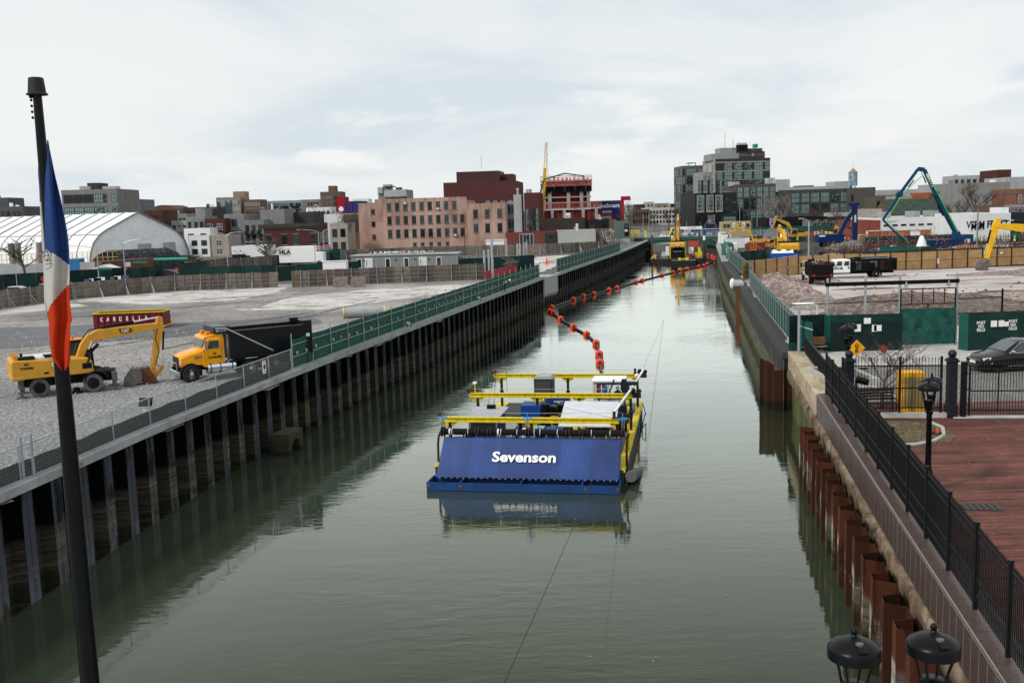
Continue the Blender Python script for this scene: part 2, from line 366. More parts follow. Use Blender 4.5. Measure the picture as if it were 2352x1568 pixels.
# brick plaza
m,t,bs=newmat('plaza_brick',.85,.25);p=wpos(t)
br=N(t,'ShaderNodeTexBrick',Scale=1.0);L(t,p,br.inputs['Vector'])
br.inputs['Brick Width'].default_value=.22;br.inputs['Row Height'].default_value=.085;br.inputs['Mortar Size'].default_value=.008;br.inputs['Bias'].default_value=-.1
br.inputs['Color1'].default_value=(.155,.048,.034,1);br.inputs['Color2'].default_value=(.085,.033,.027,1);br.inputs['Mortar'].default_value=(.045,.033,.03,1)
d=ramp(t,tnoise(t,p,.5,(.6,1.6,1),6,.65),[(.3,(.5,)*3),(.5,(1,1,1)),(.72,(1.6,1.5,1.5))])
L(t,mixc(t,1.0,br.outputs[0],d,'MULTIPLY'),bs.inputs['Base Color'])
L(t,mixc(t,1.0,mixc(t,1.0,br.outputs[0],d,'MULTIPLY'),ramp(t,tnoise(t,p,1.0,(.14,5,1),4,.6),[(.35,(.62,)*3),(.5,(1,1,1)),(.68,(1.45,1.4,1.4))]),'MULTIPLY'),bs.inputs['Base Color'])
bp=N(t,'ShaderNodeBump',Strength=.3,Distance=.01);L(t,br.outputs[1],bp.inputs['Height']);bp.invert=True;L(t,bp.outputs[0],bs.inputs['Normal']);BRICKP=m
sheet('brick_plaza',[(rbx(-30)+.9,-30),(rbx(44)+.9,44),(14.9+1,44.3),(60,43.2),(60,-30)],ZR,BRICKP)
# cobbled street behind the gate
m,t,bs=newmat('cobbles',.85,.3);p=wpos(t)
mpn=N(t,'ShaderNodeMapping');L(t,p,mpn.inputs[0]);mpn.inputs['Rotation'].default_value=(0,0,R(28))
br=N(t,'ShaderNodeTexBrick',Scale=1.0);L(t,mpn.outputs[0],br.inputs['Vector'])
br.inputs['Brick Width'].default_value=.32;br.inputs['Row Height'].default_value=.17;br.inputs['Mortar Size'].default_value=.022
br.inputs['Color1'].default_value=(.27,.255,.235,1);br.inputs['Color2'].default_value=(.20,.19,.175,1);br.inputs['Mortar'].default_value=(.06,.055,.05,1)
L(t,mixc(t,1.0,br.outputs[0],ramp(t,tnoise(t,p,.7),[(.3,(.75,)*3),(.7,(1.1,)*3)]),'MULTIPLY'),bs.inputs['Base Color']);COBB=m
sheet('cobbled_street',[(17.4,47.6),(60,46.2),(60,57.6),(21,58.2)],ZR+.004,COBB)
PAVE=mat('pavement',(.42,.40,.375),.85,0,(.8,.18),bump=(9,.1),wld=True)
sheet('pavement',[(19.6,58.4),(60,57.8),(60,66.3),(18.8,66.2),(18.3,63.5)],ZR+.006,PAVE)
sheet('brick_strip',[(16.3,44.35),(60,43.2),(60,46.2),(17.4,47.6)],ZR+.005,BRICKP)
PLANT=grit('dry_grass',(.05,.04,.025),(.12,.10,.06),(.22,.19,.13),4,.4,.4,.6)
b=MB();cx_,cy_=16.7,41.4
ring=[(15.15,40.2),(15.7,43.0),(16.6,43.6),(18.35,43.3),(18.45,42.0),(17.9,40.6),(17.1,39.7),(16.2,39.2),(15.2,39.0)]
b.grid(lambda u,v: (cx_+(1.75*u-.87)*1.75,cy_+(v-.5)*3.6,ZR+.03+.05*noise.noise((u*9,v*9,1))),1,1)
sheet('planting_bed',ring,ZR+.03,PLANT)
b=MB()
b.pipe([(x,y,ZR+.05) for x,y in ring[3:]],.085,8);o=b.build('planter_kerb',CONC,smooth=True);tag(o,'curved grey concrete kerb edging the dry planting bed','kerb')
# ---------------------------------------------------------------- sheet pile walls
def pilemat(name,top,mid,lo,z1,z2,str_=.5,wear=None):
 m,t,bs=newmat(name,.85,.04);p=wpos(t)
 sp=N(t,'ShaderNodeSeparateXYZ');L(t,p,sp.inputs[0])
 nz_=tnoise(t,p,.6,(1,1,1.6),5)
 ad_=N(t,'ShaderNodeMath',operation='MULTIPLY_ADD');L(t,nz_,ad_.inputs[0]);ad_.inputs[1].default_value=.9;L(t,sp.outputs[2],ad_.inputs[2])
 mr=N(t,'ShaderNodeMapRange');L(t,ad_.outputs[0],mr.inputs[0]);mr.inputs[1].default_value=0;mr.inputs[2].default_value=5
 c=ramp(t,mr.outputs[0],[(0,lo),((z1+.45)/5-.03,lo),((z1+.45)/5+.05,mid),((z2+.45)/5,mid),((z2+.45)/5+.06,top)])
 st=tnoise(t,p,1.2,(.25,.25,9),6,.7)        # tide lines
 stc=ramp(t,st,[(.42,(.45,)*3),(.55,(1,1,1)),(.66,(1.9,1.8,1.6))])
 lowm=ramp(t,mr.outputs[0],[((z2+.3)/5,(str_,)*3),((z2+.7)/5,(0,0,0))])
 c=mixc(t,lowm,c,mixc(t,1.0,c,stc,'MULTIPLY'))
 if wear:
  wn=tnoise(t,p,1.1,(1,1,.28),6,.7);c=mixc(t,ramp(t,wn,[(.47,(0,0,0)),(.53,(1,1,1))]),c,wear)
 L(t,c,bs.inputs['Base Color']);return m
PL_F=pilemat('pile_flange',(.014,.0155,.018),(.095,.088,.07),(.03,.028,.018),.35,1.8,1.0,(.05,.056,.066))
PL_W=pilemat('pile_recess_shaded',(.0016,.0018,.0022),(.034,.031,.024),(.013,.013,.009),.3,1.8,1.0)  # near-black recess colour: the shade between the flanges is painted in
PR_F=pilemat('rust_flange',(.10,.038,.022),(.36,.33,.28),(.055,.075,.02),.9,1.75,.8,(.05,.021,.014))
PR_W=pilemat('rust_web_shaded',(.06,.021,.012),(.10,.085,.07),(.02,.022,.01),.6,1.5,.8,(.03,.012,.008))  # webs are a darker copy of the flange, their shade put into the colour
PF_F=pilemat('grey_flange',(.13,.135,.13),(.24,.235,.19),(.10,.11,.06),.6,1.9,.7);PF_W=pilemat('grey_recess_shaded',(.03,.032,.032),(.07,.07,.055),(.035,.04,.02),.6,1.9,.7)  # recess repeats the flange bands darker, as painted shade
def resample(pts,ds):
 out_=[];acc=0;pts=[Vector(p) for p in pts]
 for a,c in zip(pts,pts[1:]):
  d=(c-a).length;tdir=(c-a)/d
  while acc <= d: out_.append((a+tdir*acc,tdir));acc += ds
  acc -= d
 return out_
def along(pts):
 pts=[Vector(p) for p in pts];cum=[0]
 for a,c in zip(pts,pts[1:]): cum.append(cum[-1]+(c-a).length)
 def at(s_):
  for i in range(len(pts)-1):
   if s_ <= cum[i+1] or i == len(pts)-2:
    d=(pts[i+1]-pts[i])/(cum[i+1]-cum[i]);return pts[i]+d*(s_-cum[i]),d
 return at,cum[-1]
def pile_wall(pts,z0,z1,side,prof,period,mats,body=None,s0=0,s1=None):
 """corrugated wall along a line; prof = [(s, depth, material of the face to the next point)]"""
 at,tot=along(pts);s1=tot if s1 is None else s1;b=MB();vs=[];mi=[]
 s_=s0
 while s_ < s1:
  for q,d,k in prof:
   if s_+q > s1: break
   p_,t_=at(s_+q);nrm=Vector((t_.y,-t_.x))*side
   vs.append(p_-nrm*d);mi.append(k)
  s_ += period
 n=len(vs);b.v=[(p_.x,p_.y,z0) for p_ in vs] +[(p_.x,p_.y,z1) for p_ in vs]
 b.f=[(i,i+1,n+i+1,n+i) if side > 0 else (i+1,i,n+i,n+i+1) for i in range(n-1)];b.m=mi[:n-1]
 return b
def ribbon(pts,off0,off1,z0,z1,side,b=None,s0=0,s1=None,ds=4.0):
 """a solid bar that follows a line between two offsets (positive = towards the water)"""
 at,tot=along(pts);s1=tot if s1 is None else s1;b=b or MB();n=max(1,int((s1-s0)/ds));rings=[]
 for i in range(n+1):
  p_,t_=at(s0+(s1-s0)*i/n);nr=Vector((t_.y,-t_.x))*side
  a,c=p_+nr*off0,p_+nr*off1
  rings.append([(a.x,a.y,z0),(c.x,c.y,z0),(c.x,c.y,z1),(a.x,a.y,z1)])
 return b.loft(rings)
PROFL=[(0,0,0),(.30,0,0),(.315,.04,1),(.335,.04,0),(.35,0,0),(.66,0,1),(.88,.5,1),(1.60,.5,1)]
CAPM=mat('concrete_cap',(.30,.31,.31),.8,0,(1.1,.25),bump=(10,.15),wld=True)
def left_wall(pts,label,s0=0):
 root=thing('sheet_pile_wall',label,'retaining wall',(0,0,0))
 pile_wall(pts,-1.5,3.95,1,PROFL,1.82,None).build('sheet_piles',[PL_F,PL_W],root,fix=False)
 b=ribbon(pts,-.55,.14,3.88,4.22,1,ds=2.5);b.build('concrete_cap',CAPM,root)
 b=ribbon(pts,-1.1,-.55,2.5,3.86,1);b.build('backfill',PL_W,root)
 return root
lw=left_wall(LW,'black steel sheet pile wall with pale concrete cap beside the gravel lot')
b=MB()
at,tot=along(LW)
for px in (330,640,1040): pass
for k in range(14):
 p_,t_=at(62+k*9.5+rnd.uniform(-2,2));b.box((p_.x+.16,p_.y,4.02),(.02,.09,.12),math.atan2(t_.y,t_.x)-math.pi/2)
b.build('red_paint_marks',mat('red_marker',(.5,.02,.06),.6),lw)
left_wall(LW2,'distant black sheet pile wall with pale cap running up to the road bridge')
# tide flaps / arch outfall in the near left wall
ar=thing('arch_outfall','mossy concrete arched outfall at the foot of the black pile wall','outfall',tuple(P(664,1036,0)),R(90-12.8));ar.scale=(.72,.6,.8)
b=MB();arc=[(.75*math.cos(a),.25+.75*math.sin(a)) for a in [math.pi*i/10 for i in range(11)]]
outer=[(1.35,-1),(1.35,1.55),(-1.35,1.55),(-1.35,-1)]
b.prism([(.75,-1)] +arc+[(-.75,-1)] +outer[::-1],'y',-.8,1.0)
MOSS=pilemat('mossy_concrete',(.06,.057,.042),(.05,.047,.03),(.02,.021,.014),.2,.9,.5)
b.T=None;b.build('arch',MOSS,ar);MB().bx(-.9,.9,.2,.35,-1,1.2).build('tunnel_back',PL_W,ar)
# pale concrete outfall block between the two left walls
p0,p1=Vector(LW[-1]+(0,)),Vector(LW2[0]+(0,));d=(p1-p0);ang=math.atan2(d.y,d.x)
ob=thing('outfall_block','pale concrete outfall block with five dark culvert mouths','outfall',tuple(p0),ang)
b=MB();ln=d.length;b.bx(0,ln,.0,3.5,1.55,4.05);b.bx(0,ln,.12,3.5,-1,1.547);b.build('block',pilemat('pale_concrete',(.36,.37,.36),(.10,.10,.07),(.05,.055,.03),.3,1.2,.4),ob)
for k in range(5):
 xk=.75+k*1.15;b=MB();a=[(xk+.36*math.cos(q),.55+.6*math.sin(q)) for q in [math.pi*i/8 for i in range(9)]]
 b.prism([(xk+.36,-.5)]+a+[(xk-.36,-.5)],'y',.04,.2);b.build('culvert_mouth',BLKM,ob)
# right bank beyond the stone quay: pile wall with dark steel cap
rw=thing('sheet_pile_wall','grey green stained pile wall with black steel cap below the green walkway fence','retaining wall')
PROFR=[(0,0,0),(.35,0,0),(.45,.3,1),(.9,.3,1)]
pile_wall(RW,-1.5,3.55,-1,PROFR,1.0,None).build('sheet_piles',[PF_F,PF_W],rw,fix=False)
DCAP=mat('dark_cap',(.045,.045,.045),.7,0,(3,.3))
ribbon(RW[:4],-.95,.12,3.55,3.97,-1,ds=3).build('steel_cap',DCAP,rw)
ribbon(RW[3:],-.95,.12,3.55,3.97,-1,ds=3).build('concrete_cap',CAPM,rw)
# rusty box of piles that closes the old stone quay
b=MB();q=thing('rusty_pile_box','rust brown steel pile box at the corner of the stone quay','cofferdam',(17.35,65.1,0))
b.bx(0,1.45,0,.06,-1.5,2.75);b.bx(-.05,0,0,2.2,-1.5,3.1);b.bx(-.35,-.29,.6,2.6,-1.5,3.2);b.bx(-.6,-.35,1.6,1.66,-1.5,3.3);b.bx(1.38,1.44,.07,2.2,-1.5,2.75)
b.bx(-.29,-.05,.6,.66,-1.5,3.15);b.build('plates',[pilemat('rust_plate',(.05,.022,.016),(.05,.022,.014),(.02,.016,.01),.6,1.4,.3)],q)
# stone quay with granite parapet on the near right bank
def stonemat(name,c1,c2,c3,moss=True):
 m,t,bs=newmat(name,.85,.3);p=wpos(t)
 a=tnoise(t,p,.9,(1.5,.7,1),6,.6,1.2);c=ramp(t,a,[(.35,c1),(.5,c2),(.66,c3)])
 if moss:
  sp=N(t,'ShaderNodeSeparateXYZ');L(t,p,sp.inputs[0])
  mr=N(t,'ShaderNodeMapRange');L(t,sp.outputs[2],mr.inputs[0]);mr.inputs[1].default_value=1.4;mr.inputs[2].default_value=2.5;mr.inputs[3].default_value=1;mr.inputs[4].default_value=0
  mo=ramp(t,tnoise(t,p,.8,(1,1,.4),5),[(.38,(.03,.03,.018)),(.6,(.09,.115,.02))])
  c=mixc(t,mr.outputs[0],c,mo)
 L(t,c,bs.inputs['Base Color'])
 bp=N(t,'ShaderNodeBump',Strength=.4,Distance=.05);L(t,a,bp.inputs['Height']);L(t,bp.outputs[0],bs.inputs['Normal']);return m
TAN=stonemat('tan_stone',(.06,.034,.022),(.17,.12,.078),(.30,.24,.165))
TANU=stonemat('tan_slab',(.26,.20,.13),(.40,.32,.22),(.50,.42,.31),False)
qw=thing('stone_quay_wall','tan stone quay wall with rounded stained coping and mossy foot','quay wall')
yA,yB=-30,64.7
qb=MB();s_=yA
rr=random.Random(5)
while s_ < yB:
 e_=min(yB,s_+1.25)
 def ring(y,k=0):
  x=rbx(y)
  return [(x+.3,y,-1.5),(x+.3,y,2.2),(x-.02+k,y,2.24),(x-.04+k,y,2.42),(x-.035+k,y,2.72),(x+.05,y,2.88),(x+.5,y,2.94),(x+.9,y,2.94),(x+.9,y,-1.5)]
 k=rr.uniform(-.03,.03);qb.loft([ring(s_+.01,k+.03),ring(s_+.12,k),ring(e_-.12,k),ring(e_-.01,k+.03)]);s_=e_
qb.build('coping_course',TAN,qw,smooth=True)
b=MB();b.add([(rbx(yA)+.35,yA,-1.5),(rbx(yB)+.35,yB,-1.5),(rbx(yB)+.35,yB,2.6),(rbx(yA)+.35,yA,2.6)],[(0,1,2,3)]);b.build('wall_face',TAN,qw)
b=MB()
for k in range(9):
 y0,y1=49.75+k*1.66,49.75+(k+1)*1.66-.02
 b.loft([[(rbx(y)+.02,y,2.93),(rbx(y)+.02,y,4.07),(rbx(y)+1.15,y,4.07),(rbx(y)+1.15,y,2.93)] for y in (y0,y1)])
b.build('upper_course',TANU,qw,bev=.04)
# granite facing with bright joints
m,t,bs=newmat('granite',.4,.18);p=wpos(t)
c=ramp(t,tnoise(t,p,26,detail=4,rough=.8),[(.35,(.032,.019,.016)),(.5,(.066,.043,.037)),(.68,(.13,.098,.086))])
c=mixc(t,ramp(t,tnoise(t,p,.8,(1,1,.15),5),[(.5,(0,0,0)),(.75,(.35,)*3)]),c,(.17,.15,.14))
L(t,c,bs.inputs['Base Color']);GRAN=m
JOINT=mat('pale_joint',(.22,.20,.19),.8)
gp=thing('granite_parapet','dark reddish granite parapet with pale vertical joints under the picket fence','parapet')
b=MB();y=yA
while y < 49.6:
 y1=min(49.7,y+1.9)
 b.mt(0).loft([[(rbx(q_)+.1,q_,2.9),(rbx(q_)+.1,q_,4.06),(rbx(q_)+.15,q_,4.1),(rbx(q_)+1.0,q_,4.1),(rbx(q_)+1.0,q_,2.93)] for q_ in (y+.008,y1-.008)])
 y=y1
b.build('granite_slabs',GRAN,gp)
b=MB();y=yA+.2
while y < 49.6:
 b.add([(rbx(y)+.096,y,2.95),(rbx(y+.035)+.096,y+.035,2.95),(rbx(y+.035)+.096,y+.035,4.05),(rbx(y)+.096,y,4.05)],[(0,1,2,3)]);y += .63
b.add([(rbx(yA)+.094,yA,4.035),(rbx(49.7)+.094,49.7,4.035),(rbx(49.7)+.145,49.7,4.108),(rbx(yA)+.145,yA,4.108)],[(0,1,2,3)])
b.add([(rbx(yA)+.55,yA,2.9),(rbx(49.7)+.55,49.7,2.9),(rbx(49.7)+.55,49.7,4.095),(rbx(yA)+.55,yA,4.095)],[(0,1,2,3)])
b.build('joints',JOINT,gp)
# rusty sheet piles in front of the stone quay
rp_=thing('rusty_sheet_piles','row of rust brown steel sheet piles with green algae in front of the quay','sheet piles')
line=[(rbx(48.2)-.95,48.2),(rbx(-20)-.95,-20)]
PROFQ=[(0,0,0),(.50,0,1),(.72,.54,1),(1.48,.54,1)]
bq=pile_wall(line,-1.5,2.88,1,PROFQ,1.70,None)
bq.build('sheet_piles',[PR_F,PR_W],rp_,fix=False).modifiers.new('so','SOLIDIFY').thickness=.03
# ================================================================ fences and small things on both banks
def link_mesh(b,a,c,h0,h1,step=.14,wd=.009):
 """woven wire between two ground points, from height h0 to h1"""
 a,c=Vector(a),Vector(c);d=c-a;ln=d.length;d.normalize();hh=h1-h0;s_=-hh
 while s_ < ln:
  for sg in (1,-1):
   x0,x1=s_,s_+hh;z0,z1=(h0,h1) if sg > 0 else (h1,h0)
   f0=max(0,-x0)/hh;f1=1-max(0,x1-ln)/hh
   if f1 > f0:
    p=a+d*(x0+hh*f0)+Vector((0,0,z0+(z1-z0)*f0));q=a+d*(x0+hh*f1)+Vector((0,0,z0+(z1-z0)*f1))
    u=Vector((0,0,wd));b.add([p-u,q-u,q+u,p+u],[(0,1,2,3)])
  s_ += step
atL,totL=along(LW)
def fp(s_,off=-.38,z=4.22): p_,t_=atL(s_);n_=Vector((t_.y,-t_.x));q=p_+n_*off;return Vector((q.x,q.y,z))
sN0,sN1=None,None
def s_at_y(y):
 lo,hi=0,totL
 for _ in range(50):
  mid=(lo+hi)/2
  if atL(mid)[0].y < y: lo=mid
  else: hi=mid
 return lo
s0,s1=s_at_y(24),s_at_y(62.2)
cf=thing('chain_link_fence','low chain-link fence with black silt cloth along the gravel lot edge','fence')
n=12;ptsS=[s0+(s1-s0)*i/n for i in range(n+1)]
wire=MB()
for i,q in enumerate(ptsS):
 p=fp(q);MB().tube(p,p+Vector((0,0,1.32)),.035).build('post',GALV,cf,smooth=True)
 if i < n: link_mesh(wire,fp(q),fp(ptsS[i+1]),.05,1.25)
wire.build('wire_mesh',GALV,cf,fix=False)
MB().pipe([fp(q)+Vector((0,0,1.27)) for q in ptsS],.026).build('top_rail',GALV,cf,smooth=True)
b=MB();m_=90
def silt(u,v):
 q=s0+(s1-s0)*u;h=.66+.09*noise.noise((u*26,0,3))
 p=fp(q,-.44+.03*noise.noise((u*50,v*3,0)));p.z += v*h-.02;return p
b.grid(silt,m_,3);b.build('silt_cloth',mat('black_cloth',(.005,.005,.0055),.9,0,(3,.3)),cf,fix=False).modifiers.new('so','SOLIDIFY').thickness=.01
# pair of gate posts near the flagpole
for q in (s_at_y(37.0),s_at_y(37.6)):
 p=fp(q,-.40);MB().tube(p,p+Vector((0,0,1.62)),.07).build('gate_post',GALV,cf,smooth=True)
# green screened fence
gs0,gs1=s_at_y(62.4),s_at_y(141.2)
gf=thing('screened_fence','long green windscreen fence on galvanised posts above the black pile wall','fence')
n=26;pp=[gs0+(gs1-gs0)*i/n for i in range(n+1)]
b=MB()
def scr(u,v):
 q=gs0+(gs1-gs0)*u;p=fp(q,-.46+.05*noise.noise((u*70,v*2,5)))
 hh=1.82+.05*noise.noise((u*40,0,9));p.z += .02+v*hh;return p
b.grid(scr,160,4);b.build('green_screen',GRN,gf,fix=False).modifiers.new('so','SOLIDIFY').thickness=.012
for q in pp:
 p=fp(q,-.38);MB().tube(p-Vector((0,0,.2)),p+Vector((0,0,2.25)),.032,n=6).build('post',GALV,gf,smooth=True)
for h in (.72,1.5):
 MB().pipe([fp(q,-.39)+Vector((0,0,h)) for q in pp],.022,5).build('rail',GALV,gf,smooth=True)
b=MB()
VENT=mat('vent_hole_pale',(.40,.40,.36),.8,0,(9,.5))  # pale half-discs fill in for wind holes that show the ground behind
r_=random.Random(11);q=gs0+.8
while q < gs1-4:
 p=fp(q,-.395);t_=atL(q)[1];t3=Vector((t_.x,t_.y,0));hz=1.02+r_.uniform(-.07,.07);w_=r_.uniform(.13,.2)
 ring=[p+t3*(w_*math.cos(a))+Vector((0,0,hz+w_*1.25*math.sin(a))) for a in [math.pi*(.95+k*.21+r_.uniform(-.04,.04)) for k in range(6)]]
 if r_.random() < .85: b.add(ring,[tuple(range(6))])
 q += r_.choice((1.4,1.5,1.55))
o=b.build('wind_vents',VENT,gf,fix=False);o['kind'] ='stuff'
# small floodlights / valve on the cap and the solar panel
for k,yq in enumerate((84,107)):
 p=fp(s_at_y(yq),-.15);t=thing('cap_light',('small pale floodlight on the wall cap below the green screen, nearer one','small pale floodlight on the wall cap below the green screen, farther one')[k],'floodlight',p,R(-13))
 MB().box((0,0,.3),(.32,.2,.2),0,R(25)).build('lamp_head',OFFW,t,bev=.02);MB().bar((-.12,0,0),(-.05,0,.28),.06).bar((.25,0,0),(.08,0,.3),.06).build('bracket',BLKM,t)
p=fp(s_at_y(46.5),-.62)
t=thing('solar_monitor','small black solar panel on a short post behind the silt fence','solar panel',(p.x,p.y,ZL),R(10))
MB().tube((0,0,0),(0,0,1.2),.04).build('post',GALV,t,smooth=True)
b=MB();b.box((0,-.05,1.48),(.62,.04,.5),0,0,R(-48));b.build('panel',BLK,t,bev=.01)
b=MB()
for k in range(7): b.box((0,-.083-.0,1.475),(.56,.004,.006));b.v=b.v
b=MB();b.box((0,-.02,1.02),(.28,.18,.22));b.build('white_box',WHT,t,bev=.02)
b=MB();b.pipe([(0.03,-.05,.95),(.06,-.08,.8),(.0,-.06,.68),(.05,-.07,.55)],.06);b.build('green_bag',mat('green_plastic',(.02,.28,.16),.5),t,smooth=True)
p=fp(s_at_y(58.3),-.30);t=thing('no_smoking_sign','small white sign with a red no smoking symbol on the chain-link fence','sign',(p.x,p.y,4.62),R(-13+90))
t.rotation_euler=(0,0,R(77)-R(90)+R(90))
t.rotation_euler=(0,0,math.atan2(atL(s_at_y(58.3))[1].y,atL(s_at_y(58.3))[1].x))
MB().bx(-.22,.22,-.012,.012,0,.78).build('board',WHT,t)
b=MB();b.lathe([(.125,-.018),(.16,-.018),(.16,-.014),(.125,-.014)],(0,0,.40),20,'y');b.box((0,-.016,.40),(.28,.004,.03),0,R(45));b.build('symbol_ring',RED,t)
b=MB();b.box((-.02,-.0145,.40),(.16,.003,.04));b.build('cigarette',BLK,t)
lettering('NO SMOKING',.062,BLK,t,(0,-.0145,.70),FRONT);lettering('NO FUMAR',.062,BLK,t,(0,-.0145,.10),FRONT)
# ---- aged plywood hoarding with raking braces
PLY=[mat('old_plywood_%d' % k,c,.85,0,(1.4,.3),streak=(2.5,.5,(.045,.035,.028))) for k,c in enumerate([(.125,.10,.08),(.16,.125,.095),(.10,.083,.07),(.19,.16,.13),(.14,.12,.105)])]
def hoarding(label,pts,h,side=1,pw=1.22,brace=3,z=ZL,mats=None,brk=True,seed=1,name='plywood_hoarding',tops=None):
 root=thing(name,label,'fence');at,tot=along([Vector(p[:2]) for p in pts]);r2=random.Random(seed)
 n=max(1,round(tot/pw));b=MB();rails=MB();proto=None
 for i in range(n):
  a,ta=at(tot*i/n);c,_=at(tot*(i+1)/n-.015)
  b.mt(r2.randrange(len(mats or PLY))).bar((a.x,a.y,z+h/2+r2.uniform(-.03,.03)),(c.x,c.y,z+h/2+r2.uniform(-.03,.03)),.03,h)
  nr=Vector((ta.y,-ta.x,0))*side
  if brk:
   a3=Vector((a.x,a.y,z))+nr*.05;rails.bar(a3+Vector((0,0,.02)),a3+Vector((0,0,h-.05)),.07)
  if brk and i % brace == 1:
   if proto is None:
    q=MB();q.tube((0,0,0),(0,0,h+.15),.035,n=6);q.tube((0,0,h*.62),(1.0,0,.02),.03,n=5);q.tube((0,0,h*.3),(.5,0,.02),.025,n=5);q.tube((-.08,0,.03),(1.05,0,.03),.03,n=5)
    br_=q.build('brace',GALV,root);proto=br_
   else: br_=proto.copy();col.objects.link(br_);br_.parent=root
   br_.location=Vector((a.x,a.y,z))+nr*.13;br_.rotation_euler=(0,0,math.atan2(nr.y,nr.x)+r2.uniform(-.12,.12))
 b.build('panels',mats or PLY,root)
 if brk:
  for hh in (.28,.52,.78):
   rl=[]
   k=max(2,int(tot/6))
   for i in range(k+1):
    p_,ta=at(tot*i/k);nr=Vector((ta.y,-ta.x,0))*side;rl.append(Vector((p_.x,p_.y,z+h*hh))+nr*.1)
   for u,v_ in zip(rl,rl[1:]): rails.bar(u,v_,.045)
  rails.build('battens',mat('grey_batten',(.22,.21,.20),.8,0,(3,.3)),root)
 return root
def gp(l,z=ZL): return [P(x,y,z) for x,y in l]
hoarding('aged brown plywood hoarding with raking steel braces behind the gravel lot, left of its gap',gp([(-40,716),(0,709),(160,688),(400,668),(640,660)]),2.2,1,seed=3)
hoarding('aged brown plywood hoarding with braces in front of the grey site office',gp([(672,660),(900,650),(1113,642)]),2.35,1,seed=4)
hoarding('aged plywood hoarding running back beside the street toward the pink corner shop',gp([(400,634),(517,621),(640,610),(757,598)]),2.2,1,seed=5)
hoarding('long aged plywood hoarding at the foot of the pink industrial building',gp([(783,598),(930,592),(1091,587),(1250,584),(1385,577)]),2.3,1,seed=6,brace=4)
for lab,pts,h,yz in (('dark green street hoarding below the white tent',[(286,652),(444,630),(576,612)],2.3,0),('dark green hoarding band behind the plywood fence left of the gap',[(425,652),(636,646)],2.6,0),('green screened gate standing in the gap of the plywood hoarding',[(637,646),(682,644)],2.3,0),
     ('dark green hoarding left of the grey site office',[(682,642),(825,634)],2.4,0),('dark green hoarding right of the grey site office with a white diamond',[(1055,632),(1228,622)],2.6,0),('dark green hoarding on the street left of the flagpole',[(-30,672),(100,664),(290,650)],2.6,0),
     ('short green hoarding between the two rear plywood fences',[(757,598),(784,597)],2.5,0)):
 hoarding(lab,gp(pts),h,1,2.44,mats=[mat('dark_green_a',(.006,.030,.026),.7,0,(.8,.3)),mat('dark_green_b',(.006,.023,.021),.7,0,(.8,.3)),mat('dark_green_c',(.008,.042,.034),.7,0,(.8,.3))],brk=False,seed=len(lab),name='green_hoarding')
for k,(x0,x1) in enumerate(((765,800),(806,841))):     # two panels leaning on the hoarding
 p=P((x0+x1)/2,659,ZL);t=thing('leaning_panel',('slatted plywood panel leaning on the hoarding, left of a pair','slatted plywood panel leaning on the hoarding, right of a pair')[k],'panel',(p.x,p.y-.3,ZL),R(4))
 b=MB();b.box((0,.45,.72),(2.1,.04,1.55),0,0,R(-28));
 for q in range(6): b.box((-1+.4*q,.42,.72),(.07,.06,1.55),0,0,R(-28))
 b.build('board',PLY[3],t)
# ---- right bank: picket fence on the granite parapet
FEN=mat('fence_black',(.005,.006,.007),.45,0,(6,.3),spec=.25)
def pickets(b,a,c,z0,z1,step=.125,sp=True,w=.02):
 a,c=Vector(a),Vector(c);d=c-a;n=max(1,round(d.length/step));d.normalize()
 for i in range(n):
  p=a+d*((i+.5)*d.length*0+(i+.5)*(c-a).length/n)
  b.bar((p.x,p.y,z0),(p.x,p.y,z1),w)
  if sp:
   b.lathe([(.012,0),(.03,.03),(.012,.06),(.028,.08),(.003,.2)],(p.x,p.y,z1),4)
pf=thing('picket_fence','black spiked picket fence standing on the granite parapet along the quay','fence')
ys=[49.5,47.2,44.9] +[42.7-2.52*i for i in range(0,15)]
def fx(y): return rbx(y)+.53
for i,y in enumerate(ys):
 MB().box((fx(y),y,4.1+1.05),(.085,.085,2.1)).box((fx(y),y,4.1+2.12),(.1,.1,.03)).build('post',FEN,pf)
 if i+1 < len(ys):
  y2=ys[i+1];b=MB();a,c=(fx(y),y-.05),(fx(y2),y2+.05)
  pickets(b,a+(0,),c+(0,),4.2,5.98)
  for hz in (1.72,.78,.38): b.bar((a[0],a[1],4.1+hz),(c[0],c[1],4.1+hz),.04,.05)
  b.build('picket_panel',FEN,pf)
# low railing on the tan slabs
rl=thing('quay_railing','plain black railing on the tan stone slabs before the green hoarding','railing')
ya,yb_=49.9,63.6;rx=lambda y: rbx(y)+1.0
for hz in (1.1,.12): MB().bar((rx(ya),ya,4.07+hz),(rx(yb_),yb_,4.07+hz),.05).build('rail',FEN,rl)
b=MB();y=ya
while y <= yb_+.01: b.bar((rx(y),y,4.07),(rx(y),y,5.17),.022 if round((y-ya)/.155) % 12 else .05);y += .155
b.build('bars',FEN,rl)
